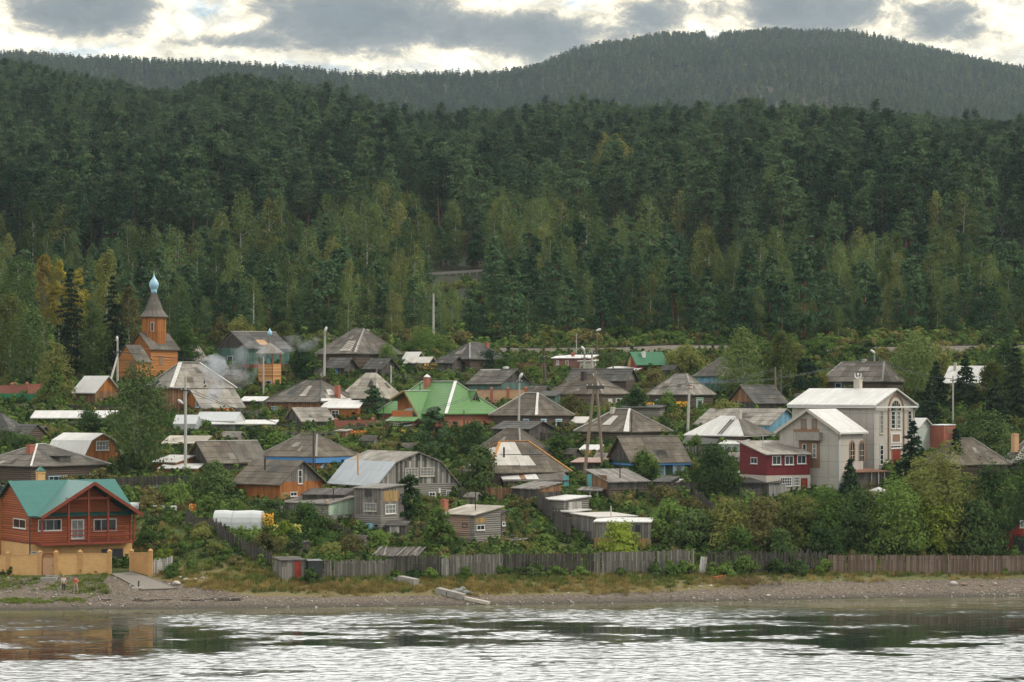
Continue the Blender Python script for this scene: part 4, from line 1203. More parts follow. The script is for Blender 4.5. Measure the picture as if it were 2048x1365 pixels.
# ramshackle veranda under the balcony
p2 = Bld('', '', '', 770, 828, 842, 20, 866, 842, root=b, d=2.2, oh=.1); p2.mono(p2.ze, p2.ze + .5, 'x', GREENR)
for x in (774, 800, 826): 
    u, v = p2.face_uv('f', x, 850); mb = MB(); mb.box(u - .06, -p2.D / 2 + .1, -.5, u + .06, -p2.D / 2 + .22, p2.ze - .1); p2.add(mb, 'post', REDB)
mb = MB()
for k, (x0, y0, x1, y1) in enumerate(((776, 844, 800, 848), (800, 846, 826, 843), (778, 850, 804, 852), (806, 853, 830, 849), (776, 857, 796, 858))):
    a_ = p2.face_uv('f', x0, y0); c_ = p2.face_uv('f', x1, y1); M = p2.fm('f', -.1); mb.bar(M(a_[0], a_[1], .0), M(c_[0], c_[1], .03), .06, .16)
p2.add(mb, 'stacked_boards', PL_W)

b = Bld('log_house', 'dark log house with a brown hip roof, white hip board and blue framed windows', 'house', 975, 1072, 1151, 40, 868, 831); b.hip(786, SLATE_B, 2.2, 'x', CAPW, .3); b.walls(LOG_D); b.patch('s', 0.0, .05, .02, .95, CAPW)
for r_ in ((1083, 842, 1091, 856), (1112, 842, 1122, 859)): b.win('s', *r_, 1, 1, WHITE, trim=BLUEW)
b.win('f', 1049, 842, 1056, 853, 1, 1, WHITE, trim=BLUEW)
b = Bld('open_shed', 'dark open shed roof leaning in front of the brown hip roof log house', 'shed', 980, 1060, 1115, 30, 890, 858); b.gable(842, 'x', SLATE_D); b.walls(PL_D)

b = Bld('hip_roof_house', 'dark log house with a brown hip roof, broad white hip board and white roof patch', 'house', 1144, 1249, 1348, 42, 896, 864); b.hip(818, SLATE_B, 2.3, 'x', CAPW, .3); b.walls(LOG_D); b.patch('s', -.0, .09, .0, .92, CAPW); b.patch('f', .42, .62, .28, .68, WROOF2); b.chim(1225, 815, 820, 7, CREAM, 0)
b.win('f', 1172, 872, 1180, 886, 1, 1, BLUEW); b.chim(1264, 826, 866, 2.2, SOOT, 3.5, pipe=True)
b = Bld('wood_shed', 'low sagging shed with a dark flat roof between the two hip roofed log houses', 'shed', 1236, 1322, 1342, 15, 838, 815, d=4); b.mono(b.ze, b.ze + .35, 'x', SLATE_D); b.walls(LOG_G)
b = Bld('white_shed', 'small heap of white sheets roofing a lean-to beside the brown hip roof', 'shed', 1138, 1170, 1180, 15, 862, 846, d=3); b.mono(b.ze, b.ze + .8, 'x', WROOF2); b.walls(PL_W)
b = Bld('gable_house', 'house with a broad mossy brown gable roof and blue framed windows at centre right', 'house', 1207, 1261, 1385, 65, 962, 926, oh=.4); b.gable(873, 'y', SLATE_B, CAPG); b.walls(PL_GREEN, PL_D); b.win('s', 1351, 930, 1364, 954, 1, 2, WHITE, trim=BLUE, shut=BLUEW, sw=.35); b.win('s', 1317, 930, 1329, 952, 1, 2, BLUEW, trim=BLUE); b.eave_board(BLUE, .2)

b = Bld('white_hip_house', 'house with one white and one grey roof slope, a white chimney and a roof ladder', 'house', 1363, 1488, 1552, 32, 903, 872); b.hip(832, WROOF, 2.6, 'x'); b.walls(LOG_D); b.patch('s', 0.0, 1.0, 0.0, .97, SLATE, 'grey_slope', .06); b.chim(1478, 822, 846, 9, CREAM, 1.2)
WHH = b
b = Bld('porch', 'pale green porch with a barred window under a white roof below the white hip roof', 'porch', 1436, 1484, 1496, 15, 912, 888, d=4, oh=.15); b.mono(b.ze, b.ze + .5, 'x', WROOF); b.walls(m_plain('pale_green_plaster', (0.33, 0.40, 0.36), .8)); b.win('f', 1440, 892, 1468, 908, 6, 2, WHITE, GLASSL)
b = Bld('low_shed', 'low grey roofed shed left of the pale green porch', 'shed', 1362, 1432, 1440, 8, 905, 888, d=5); b.mono(b.ze, b.ze + .9, 'x', SLATE_D); b.walls(PL_G)
b = Bld('gable_house', 'house with a long beige roof and a blue gable beside the white mansion', 'house', 1383, 1541, 1608, 30, 878, 850); b.gable(817, 'x', SLATE_P); b.walls(PL_BLUE, PL_BLUE)

# ---- red two-storey house
b = Bld('red_house', 'dark red two storey house with three white windows over a white ground floor', 'house', 1472, 1531, 1627, 60, 994, 909, oh=.3)
b.mono(b.ze + 1.5, b.ze, 'y', SLATE_P); 
PL_REDG = m_panel('red_clad_panels', (0.15, 0.022, 0.025), grid=(.95, 1.3))
b.walls(PL_REDG); zl = b.face_uv('s', 1575, 951)[1]; b.band(-1, zl, CREAM, 'ground_floor', .05)
for r_ in ((1544, 912, 1562, 930), (1569.5, 912, 1587, 930), (1594, 911, 1612, 928)): b.win('s', *r_, 2, 1, glass=GLASS)
b.win('f', 1502, 915, 1515, 928, 2, 1)
b.win('s', 1560, 955, 1583, 973, 5, 3, WHITE, off=.05, mw=.06); b.win('s', 1587, 954, 1600, 972, 4, 3, WHITE, off=.05, mw=.06); b.door('s', 1603, 958, 1613, 988, DKRED, off=.05)
b.chim(1526, 870, 905, 2, GREYP, 2.0, pipe=True)
b = Bld('lean_to', 'small pale roofed lean-to against the left side of the red house', 'shed', 1475, 1525, 1537, 12, 968, 946, d=3); b.mono(b.ze, b.ze + .7, 'x', WROOF2); b.walls(PL_G)
b = Bld('garden_shed', 'shed of bleached and dark boards with a grey roof below the red house', 'shed', 1484, 1560, 1574, 12, 996, 966, d=3.5, oh=.2); b.mono(b.ze, b.ze + .55, 'x', SLATE_D); b.walls(PL_D); b.board('f', 1538, 968, 1572, 995, PL_W, 'bleached_boards'); b.board('f', 1502, 968, 1520, 977, STEEL, 'opening')

# ---- white mansion
b = Bld('white_mansion', 'large pale concrete house with white roofs, arched window facade and crescent finial', 'house', 1571, 1751, 1839, 28, 952, 810, oh=.5, t=.2)
b.gable(777, 'x', WROOF); b.walls(CONC)
MAN = b
b.eave_board(WHITE, .2)
def arch(b, face, px, yt, yb, wpx, mat, inner, off=0.0, th=.08, name='arched_frame', nx=2, ny=3, fan=False):
    u0, v0, u1, v1 = b.rect(face, px - wpx / 2, yt, px + wpx / 2, yb, off)
    M = b.fm(face, off); r = (u1 - u0) / 2; um = (u0 + u1) / 2; zc_ = v1 - r
    ts = np.linspace(0, math.pi, 13)
    mb = MB(); w = min(.28, r * .3)
    for a_, c_ in zip(ts, ts[1:]):
        mb.hexa([M(um + rr * math.cos(t), zc_ + rr * math.sin(t), o) for o in (0, th) for rr, t in ((r, a_), (r, c_), (r - w, c_), (r - w, a_))])
    b.fbox(mb, M, u0, v0, u0 + w, zc_, 0, th); b.fbox(mb, M, u1 - w, v0, u1, zc_, 0, th)
    fr = b.add(mb, name, mat)
    mb = MB(); ri = r - w * .9
    mb.poly(*([M(um + ri * math.cos(t), zc_ + ri * math.sin(t), .02) for t in ts] + [M(um - ri, v0, .02), M(um + ri, v0, .02)]))
    b.add(mb, 'panel', inner, fr)
    return um, zc_, ri, v0, M, fr
um, zc_, ri, v0, M, fr = arch(b, 's', 1791.5, 789, 918, 32, BROWNP, CREAM, th=.12)
mb = MB(); w = .1; r1 = ri * .72
mb.poly(*[M(um + r1 * math.cos(t), zc_ + r1 * math.sin(t), .04) for t in np.linspace(0, math.pi, 13)]); b.add(mb, 'fan_pane', GLASS, fr)
mb = MB()
for t in np.linspace(0, math.pi, 7): mb.bar(M(um, zc_, .06), M(um + r1 * math.cos(t), zc_ + r1 * math.sin(t), .06), .05, .05)
b.add(mb, 'fan_bars', CREAM, fr)
b.win('s', 1782, 822, 1790, 858, 1, 4, WHITE, off=.03); b.win('s', 1793, 822, 1801, 858, 1, 4, WHITE, off=.03)
b.board('s', 1781, 866, 1802, 887, WHITE, 'panel_frame', .07, .03); b.board('s', 1784, 869, 1799, 884, BROWNP, 'brown_panel', .08, .03)
b.win('s', 1781, 891, 1801, 897, 3, 1, WHITE, off=.03); b.door('s', 1783, 899, 1800, 930, DKRED, off=.03)
b.win('s', 1759.5, 822, 1766.5, 868, 1, 5, CREAM); b.win('s', 1815.5, 822, 1822.5, 862, 1, 5, CREAM); b.win('s', 1759.5, 890, 1766.5, 930, 1, 4, WHITE); b.win('s', 1815.5, 890, 1822, 925, 1, 4, WHITE)
mb = MB()
for px_ in (1747, 1836): 
    q = b.Mi @ P(px_, 880, b.c.y - 6); 
mb.tube([(b.W / 2 - .42, -b.D / 2 + .42, 0), (b.W / 2 - .42, -b.D / 2 + .42, b.ze - .8), (b.W / 2 + .05, -b.D / 2 - .05, b.ze - .25)], .07, 7)
mb.tube([(b.W / 2 - .42, b.D / 2 - .42, 0), (b.W / 2 - .42, b.D / 2 - .42, b.ze - .8), (b.W / 2 + .05, b.D / 2 + .05, b.ze - .25)], .07, 7); b.add(mb, 'downpipe', GREYP)
b.chim(1716, 760, 780, 13, CREAM, 0)
mb = MB(); q = b.Mi @ P(1716, 760, b.c.y); q.z += .06
for a_, c_ in zip(np.linspace(-3.6, .46, 14), np.linspace(-3.6, .46, 14)[1:]): 
    k = lambda t: .5 * (1 - abs((t + 1.57) / 2.2) * .25)
    mb.tube([(q.x + .45 * math.cos(a_), q.y, q.z + .55 + .45 * math.sin(a_)), (q.x + .45 * math.cos(c_), q.y, q.z + .55 + .45 * math.sin(c_))], [.05 + .06 * max(0, math.cos((a_ + 1.57) * .7)), .05 + .06 * max(0, math.cos((c_ + 1.57) * .7))], 6)
mb.lathe((q.x, q.y, q.z + .5), [(.05, -.45), (.05, 0), (.16, .12), (.05, .3)], 8); b.add(mb, 'crescent', WHITE, b.roof)
p2 = Bld('', '', '', 1547, 1680, 1738, 28, 958, 866, Y=312, root=b, oh=.5, t=.2); p2.gable(818, 'y', WROOF); p2.walls(CONC)
mb = MB(); M = p2.fm('f', .47); h = p2.W / 2
for sg in (-1, 1): mb.bar(M(sg * h, p2.ze - .1, .05), M(0, p2.zr - .1, .05), .06, .34)
p2.add(mb, 'barge_board', CREAM)
p2.win('f', 1602, 838, 1613, 858, 1, 2, BROWNP, GLASSL, fw=.16); p2.win('f', 1624, 838, 1634, 858, 1, 2, BROWNP, fw=.16); p2.board('f', 1588, 859, 1638, 865, BROWNP, 'brown_band', .1)
u0, v0, u1, v1 = p2.rect('f', 1591, 865, 1639, 881, .7); mb = MB(); M = p2.fm('f'); p2.fbox(mb, M, u0, v0, u1, v1, .0, .8); p2.add(mb, 'balcony', CONC2)
p2.board('f', 1598, 882, 1640, 936, BROWNP, 'brown_wall', .04); p2.win('f', 1605, 888, 1613, 912, 1, 2, WHITE, off=.04); p2.win('f', 1625, 888, 1633, 916, 1, 3, WHITE, off=.04)
for px_ in (1704, 1723): 
    um, zc_, ri, v0, M, fr = arch(p2, 's', px_, 881, 922, 11, BROWNP, GLASS)
    mb = MB(); mb.bar(M(um, v0, .05), M(um, zc_ + ri, .05), .07, .05, (0, 1, 0)); 
    for vv in (.35, .7): mb.bar(M(um - ri, v0 + (zc_ - v0) * vv, .05), M(um + ri, v0 + (zc_ - v0) * vv, .05), .05, .05)
    p2.add(mb, 'window_bars', CREAM, fr)
mb = MB(); mb.tube([(p2.W / 2 - .4, -p2.D / 2 + .4, 0), (p2.W / 2 - .4, -p2.D / 2 + .4, p2.ze - .9), (p2.W / 2 + .05, -p2.D / 2 - .05, p2.ze - .25)], .07, 7); p2.add(mb, 'downpipe', GREYP)
p3 = Bld('', '', '', 1790, 1832, 1876, 28, 930, 863, Y=330, root=b, oh=.4); p3.gable(836, 'x', WROOF); p3.walls(m_panel('pale_green_panels', (0.38, 0.42, 0.37)))

b = Bld('summer_kitchen', 'brown plank outbuilding with small windows and a rusty roof in front of the white mansion', 'shed', 1648, 1700, 1782, 55, 985, 944, oh=.3); b.mono(b.ze + .25, b.ze, 'y', RUSTY); b.walls(PL_D); b.board('f', 1652, 946, 1690, 966, PL_B, 'brown_boards'); b.win('f', 1656, 951, 1666, 961, 2, 1, CREAM); b.win('f', 1671, 951, 1686, 960, 2, 1, CREAM)
for px_ in (1744, 1758, 1770):
    u, v = b.face_uv('s', px_, 965, .25); mb = MB(); mb.box(b.W / 2 - .2, u - .06, -.5, b.W / 2 - .08, u + .06, b.ze - .1); b.add(mb, 'post', PL_W)
b = Bld('garden_table_roof', 'small pale canvas canopy among the bushes below the mansion', 'canopy', 1738, 1758, 1776, 45, 1000, 982, oh=.1); b.hip(974, WROOF, 0); 
for x, y in ((-1, -1), (1, -1), (1, 1), (-1, 1)): mb = MB(); mb.tube([(x * (b.W / 2 - .1), y * (b.D / 2 - .1), -.5), (x * (b.W / 2 - .1), y * (b.D / 2 - .1), b.ze)], .035, 5); b.add(mb, 'pole', GREYP)

# ---- right end
b = Bld('hip_roof_house', 'house under a brown hip roof behind the golden trees at far right', 'house', 1835, 1900, 2024, 60, 965, 930); b.hip(877, SLATE_B, 2.2, 'y', CAPG); b.walls(LOG_D)
b = Bld('brick_building', 'bare red brick building with a white parapet right of the white mansion', 'building', 1858, 1888, 1912, 40, 905, 850, oh=.1); b.mono(b.ze, b.ze + .05, 'x', WHITE); b.walls(BRICK_R); b.board('s', 1893, 856, 1902, 868, BROWNP, 'opening')
b = Bld('far_right_house', 'house with a patched white and dark hip roof cut off by the right edge', 'house', 1998, 2052, 2120, 50, 965, 926); b.hip(878, SLATE_G, 1.0, 'x', CAPW); b.walls(LOG_D); b.chim(2030, 868, 890, 11, BRICK_P, .5); b.patch('f', .5, .95, .1, .7, WROOF2)
b = Bld('red_garage', 'red gabled garage with a white window and dark doors at the right edge', 'garage', 2010, 2104, 2150, 10, 1112, 1072, d=6, oh=.2); b.gable(1032, 'y', SLATE_D); b.walls(PL_RED, m_planks('light_red_planks', (0.33, 0.05, 0.03), (0.38, 0.07, 0.04))); b.door('f', 2026, 1073, 2062, 1108, STEEL); b.win('f', 2040, 1041, 2054, 1056, 2, 1)

# ---- front rows
b = Bld('hip_roof_house', 'orange house with bright blue eaves and white shutters under a brown hip roof', 'house', 512, 632, 723, 38, 952, 914); b.hip(869, SLATE_B, 2.6, 'x', CAPG); b.walls(PL_O); b.eave_board(BLUE, .65); b.patch('s', .0, .03, 0, .95, SLATE_P)
b.win('s', 646, 932, 656, 949, 1, 2, BLUE, shut=BLUEW, trim=BLUEW); b.win('s', 672, 930, 681, 946, 1, 2, BLUE, shut=BLUEW, trim=BLUEW); b.win('f', 540, 932, 552, 948, 1, 2, BLUEW)
b = Bld('long_shed', 'long grey brown roofed shed with dark plank gable left of the blue eaved house', 'shed', 366, 416, 541, 65, 950, 927); b.gable(882, 'y', SLATE_B, CAPW); b.walls(PL_D); b.patch(1, .5, 1, .02, 1, SLATE, 'grey_half', .05)
b = Bld('gable_house', 'orange brown house with a plain brown grey gable roof above the white greenhouse', 'house', 457, 560, 657, 45, 1014, 970, oh=.5); b.gable(920, 'x', SLATE_B); b.walls(PL_O, PL_G); b.win('s', 596, 940, 604, 968, 1, 2); b.win('f', 478, 981, 491, 1009, 1, 3, BLUEW); b.board('f', 457, 978, 476, 1012, PL_GREEN, 'green_wall'); b.board('s', 562, 985, 577, 998, PL_YELL, 'yellow_boards'); b.win('s', 580, 984, 594, 993, 2, 1); b.chim(530, 916, 932, 4, SOOT, 2.2, pipe=True)
# big gambrel
b = Bld('gambrel_house', 'big grey weathered plank house with a gambrel roof half bare metal', 'house', 650, 753, 925, 60, 1012, 974, oh=.3)
b.gambrel(902, 'x', SLATE_P, .53, .72); b.walls(LOG_G, m_planks('grey_and_white_planks', (0.095, 0.088, 0.075), (0.46, 0.44, 0.40), .3))
b.patch(0, 0, 1, 0, .985, SILVER, 'metal_slope', .06); b.patch(1, .62, 1, -.02, .4, SILVER, 'metal_sheet', .05) if False else None
b.win('s', 892, 981, 914, 1007, 4, 4, WHITE, fw=.12, mw=.07); b.win('s', 857, 984, 871, 1008, 2, 3, WHITE, fw=.12); b.win('s', 840, 935, 868, 953, 4, 3, CREAM, GLASSL); b.win('s', 810, 936, 836, 955, 4, 3, CREAM, GLASSL); b.board('s', 877, 977, 881, 1010, WHITE, 'white_post'); b.win('s', 822, 987, 830, 1006, 2, 3, WHITE)
b.chim(716, 906, 942, 4, BRICK_P, 4.5, pipe=True)
b = Bld('small_shed', 'little brown roofed shed peeping over the grey gambrel house', 'shed', 780, 826, 848, 25, 905, 897, oh=.15); b.gable(886, 'x', SLATE_B); b.walls(PL_D)
# patched hip roof
b = Bld('hip_roof_house', 'house with a hip roof patched in white sheets and rusty ridge strips at centre', 'house', 912, 976, 1147, 65, 985, 946); b.hip(883, SLATE_B, 3.8, 'y', CAPO, .3); b.walls(LOG_D); b.patch('s', .02, .50, .22, .97, WROOF2); b.patch('s', .40, .62, .20, .52, WROOF2, 'torn_sheet', .07); b.patch('f', .05, .95, .12, .8, WROOF2)
b.chim(1008, 895, 907, 4, SOOT, 4.0, pipe=True); b.win('f', 935, 955, 946, 972, 1, 1, TEAL); b.win('f', 955, 956, 966, 972, 1, 1, TEAL)
b.patch('s', .1, .9, .55, .57, SLATE_D, 'sheet_joint', .075)
p2 = Bld('', '', '', 990, 1006, 1140, 75, 985, 962, root=b, oh=.15, w=2.8); p2.mono(p2.ze + 1.1, p2.ze, 'y', SLATE); p2.patch(0, .0, .55, .05, .9, WROOF, 'white_sheet'); p2.patch(0, .28, .36, .05, .9, RUSTY, 'rusty_sheet', .07) if 0 in p2.slopes else None; p2.walls(PL_D)
p2.win('s', 1127, 952, 1137, 972, 1, 1, TEAL, TEAL, name='shutter_window')
b = Bld('hip_roof_house', 'house whose brown hip roof rises just behind the patched white roof', 'house', 935, 1042, 1116, 40, 938, 911); b.hip(857, SLATE_B, 2.1, 'x', CAPG); b.walls(LOG_D)

# ---- sheds of the front rows
b = Bld('shed', 'shed with a mint green gable and a roof of grey slats', 'shed', 556, 657, 716, 45, 1052, 1008, oh=.2); b.mono(b.ze, b.ze + .75, 'x', PL_G); b.walls(LOG_G); zq = b.face_uv('s', 690, 1029)[1]
W, D = b.W / 2 - b.oh, b.D / 2 - b.oh
mb = MB(); zt_ = lambda y: b.ze - .13 + (y + b.D / 2) / b.D * .75
mb.hexa([(W, -D, zq), (W + .05, -D, zq), (W + .05, D, zq), (W, D, zq), (W, -D, zt_(-D)), (W + .05, -D, zt_(-D)), (W + .05, D, zt_(D)), (W, D, zt_(D))]); b.add(mb, 'mint_gable', PL_MINT); b.board('s', 659, 1030, 706, 1044, PL_W, 'white_boards'); b.board('f', 563, 1010, 590, 1046, PL_G, 'plank_door'); b.chim(667, 977, 1003, 2.5, SOOT, 1.5, pipe=True); b.chim(653, 1001, 1012, 4, BRICK_P, 3.2)
b.add(MB().box(b.W / 2 - 1.2, -b.D / 2 - .02, b.ze - .1, b.W / 2 + .1, -b.D / 2 + .1, b.ze + .02), 'eave_plank', PL_G)
b = Bld('lean_to', 'dark tangle of boards roofing a lean-to between the mint shed and the brown house', 'shed', 600, 690, 712, 18, 1040, 990, d=4, oh=.2); b.mono(b.ze, b.ze + .6, 'x', PL_D); b.walls(PL_D)
b = Bld('plank_shed', 'two storey grey plank shed with three small windows below the gambrel house', 'shed', 703, 762, 801, 40, 1066, 977, oh=.2, d=4.5); b.mono(b.ze, b.ze + .35, 'x', PL_G); b.walls(PL_G); b.board('s', 766, 982, 797, 1003, PL_YELL, 'tan_boards', .03)
b.win('f', 729, 981, 744, 993, 1, 1, PL_D, GLASS, sill=False); b.win('f', 728, 1006, 753, 1023, 4, 2, CREAM); b.win('s', 770, 1009, 791, 1028, 3, 2, WHITE)
u0, v0, u1, v1 = b.rect('f', 704, 1030, 762, 1066); b.band(-1, v1, LOG_G, 'log_base', .03); b.chim(685, 900, 970, 2, SOOT, 0, pipe=True) if False else None
b = Bld('hen_house', 'little hutch with a dark roof and white front boards beside the plank shed', 'shed', 768, 812, 823, 15, 1074, 1051, d=2, oh=.15); b.mono(b.ze, b.ze + .4, 'x', SLATE_D); b.walls(PL_D); b.board('f', 779, 1053, 799, 1066, PL_W, 'white_boards')
b = Bld('chimney_shed', 'weathered log shed with a pale sloping roof and a red brick chimney by the fence', 'shed', 874, 949, 1010, 45, 1090, 1030, oh=.3); b.mono(b.ze, b.ze + .85, 'x', SLATE_BG); b.walls(LOG_G); b.board('f', 900, 1030, 940, 1075, m_logs('pinkish_logs', (0.30, 0.20, 0.145)), 'patched_logs', .03); b.band(-1, b.face_uv('s', 975, 1083)[1], BRICK_P, 'brick_base', .04)
b.win('f', 925, 1047, 935, 1056, 1, 1, PL_D, GLASS, sill=False); b.win('s', 953, 1050, 969, 1061, 2, 1); b.board('s', 952, 1036, 972, 1046, PL_YELL, 'tan_board', .03); b.board('s', 955, 1084, 965, 1095, STEEL, 'cellar_opening', .06); b.chim(889, 1000, 1016, 11, BRICK_R, -.8); b.chim(951, 985, 1020, 2, SOOT, 1.0, pipe=True)
b = Bld('log_annex', 'small dark log annex at the right end of the brick chimney shed', 'shed', 985, 1003, 1015, 45, 1080, 1028, oh=.15); b.mono(b.ze, b.ze + .4, 'x', SLATE_D); b.walls(LOG_M); b.win('s', 1004, 1044, 1010, 1052, 1, 1)
b = Bld('shed', 'brown shed under a grey slatted roof right below the patched white roof', 'shed', 1018, 1075, 1126, 45, 1016, 978, oh=.2); b.mono(b.ze, b.ze + .7, 'x', PL_G); b.walls(PL_D); b.board('s', 1080, 972, 1122, 984, PL_B, 'brown_boards', .03)
b = Bld('wood_shed', 'shed with a flat white roof over a stack of pale boards', 'shed', 1076, 1128, 1184, 45, 1040, 1000, oh=.25); b.mono(b.ze, b.ze + .35, 'x', WROOF); b.walls(LOG_G); b.board('s', 1134, 1004, 1160, 1020, PL_W, 'stacked_boards', .25)
b = Bld('wood_shed', 'low white topped shed in front of the stack of pale boards', 'shed', 1095, 1146, 1184, 40, 1052, 1024, oh=.2); b.mono(b.ze, b.ze + .2, 'x', WROOF); b.walls(LOG_M)
b = Bld('plank_shed', 'dark plank shed with a white roof above the bright green bush', 'shed', 1138, 1192, 1277, 60, 1092, 1034, oh=.2); b.mono(b.ze + .2, b.ze, 'y', WROOF2); b.walls(PL_G); b.win('f', 1160, 1066, 1170, 1075, 1, 1, PL_W, GLASSL); b.board('f', 1143, 1062, 1183, 1088, PL_D, 'dark_base', .03); b.chim(1222, 1012, 1034, 2.5, CREAM, 2.5, pipe=True)
b = Bld('plank_shed', 'long plank shed with a thin white roof behind the bright green bush', 'shed', 1186, 1302, 1310, 6, 1100, 1044, oh=.15, d=4.5); b.mono(b.ze, b.ze + .25, 'x', WROOF); b.walls(PL_G); b.door('f', 1270, 1050, 1281, 1064, STEEL); b.board('f', 1188, 1077, 1300, 1100, PL_YELL, 'tan_base', .03)
b = Bld('plank_shed', 'plank shed with an orange end, a teal shutter and a ribbed grey roof', 'shed', 1168, 1217, 1303, 60, 1000, 964, oh=.2); b.mono(b.ze + 1.35, b.ze, 'y', PL_G); b.walls(PL_D); b.board('f', 1172, 950, 1214, 978, PL_B, 'orange_boards', .03); b.win('f', 1175, 949, 1184, 973, 1, 1, TEAL, TEAL, name='teal_shutter', off=.03); b.band(-1, b.face_uv('s', 1260, 978)[1], LOG_D, 'log_base', .03); b.chim(1240, 925, 962, 2.5, SOOT, 1.5, pipe=True)
p2 = Bld('', '', '', 1153, 1205, 1218, 12, 1000, 981, root=b, d=2.5, oh=.1); p2.mono(p2.ze, p2.ze + .35, 'x', PL_G)
for px_ in (1160, 1180, 1195): 
    u, v = p2.face_uv('f', px_, 990); mb = MB(); mb.box(u - .07, -p2.D / 2 + .15, -.8, u + .07, -p2.D / 2 + .29, p2.ze - .1); p2.add(mb, 'post', PL_W)
b = Bld('shed', 'dark sloping shed between the ribbed grey roof and the blue windowed house', 'shed', 1302, 1340, 1362, 30, 996, 964, oh=.15); b.mono(b.ze, b.ze + .6, 'x', SLATE_D); b.walls(PL_D); 
b = Bld('privy', 'narrow plank privy with a tilted white roof below the blue windowed house', 'shed', 1336, 1356, 1368, 25, 992, 964, oh=.1, d=1.6); b.mono(b.ze, b.ze + .3, 'x', WROOF); b.walls(PL_G)
b = Bld('dark_sheds', 'low dark shed with a rusty roof under the timber twin pole', 'shed', 1140, 1206, 1226, 12, 955, 925, d=5); b.mono(b.ze, b.ze + .45, 'x', RUSTY); b.walls(PL_D)
b = Bld('white_shed', 'little white roofed shelter with yellow flowers between the legs of the timber pole', 'shed', 1156, 1196, 1208, 15, 915, 900, d=3); b.mono(b.ze, b.ze + .6, 'x', WROOF); b.walls(PL_G)
# shore shed
b = Bld('shore_shed', 'low shed of grey boards with a red door on the grassy shore', 'shed', 543, 562, 614, 70, 1162, 1121, oh=.1); b.mono(b.ze + .2, b.ze, 'y', PL_D); b.walls(PL_G); b.door('s', 588, 1122, 602, 1160, DKRED)
b = Bld('metal_shed', 'black sheet metal shed on the shore right of the red door', 'shed', 612, 616, 646, 80, 1160, 1121, oh=.05, w=2.0); b.mono(b.ze, b.ze - .05, 'y', STEEL); b.walls(STEEL)
b = Bld('hutch', 'dark plank hutch standing above the shed with the red door', 'shed', 579, 600, 620, 50, 1112, 1086, oh=.1); b.mono(b.ze, b.ze + .15, 'x', PL_D); b.walls(PL_D)
b = Bld('lumber_shed', 'collapsed low shed with loose boards on its roof behind the fence', 'shed', 745, 838, 852, 10, 1130, 1113, d=3.2, oh=.1); b.mono(b.ze, b.ze + .75, 'x', PL_D); b.walls(PL_D)
for k in range(7):
    pass
mb = MB()
for k in range(8): 
    u = R.uniform(-b.W / 2, b.W / 2); mb.bar((u, -b.D / 2 - R.uniform(0, .4), b.ze + .06), (u + R.uniform(-.5, .5), b.D / 2, b.ze + .81), .2, .05)
b.add(mb, 'loose_boards', PL_G)
b = Bld('low_shed', 'orange shed with a tilted white roof right of the weeping birch', 'shed', 300, 352, 392, 40, 948, 925, oh=.25); b.mono(b.ze, b.ze + .8, 'x', WROOF2); b.walls(PL_O)
b = Bld('low_shed', 'low lean-to with a clean white roof behind the white concrete pole', 'shed', 315, 395, 416, 15, 955, 937, d=3.5); b.mono(b.ze, b.ze + .5, 'x', WROOF); b.walls(PL_O)
b = Bld('low_shed', 'pale striped shed roof behind the concrete lamp pole', 'shed', 322, 408, 430, 12, 905, 887, d=5); b.mono(b.ze, b.ze + .9, 'x', SLATE_BG); b.walls(PL_D)
b = Bld('small_shed', 'tiny pale green hut with a white roof in the garden left of centre', 'shed', 288, 310, 319, 20, 988, 976, d=1.6, oh=.12); b.mono(b.ze, b.ze + .25, 'x', WROOF); b.walls(PL_MINT)
b = Bld('small_shed', 'brown garden shed among flowers left of the green roof', 'shed', 668, 692, 702, 25, 880, 862, d=2.2, oh=.15); b.mono(b.ze, b.ze + .2, 'x', SLATE_BG); b.walls(PL_B)

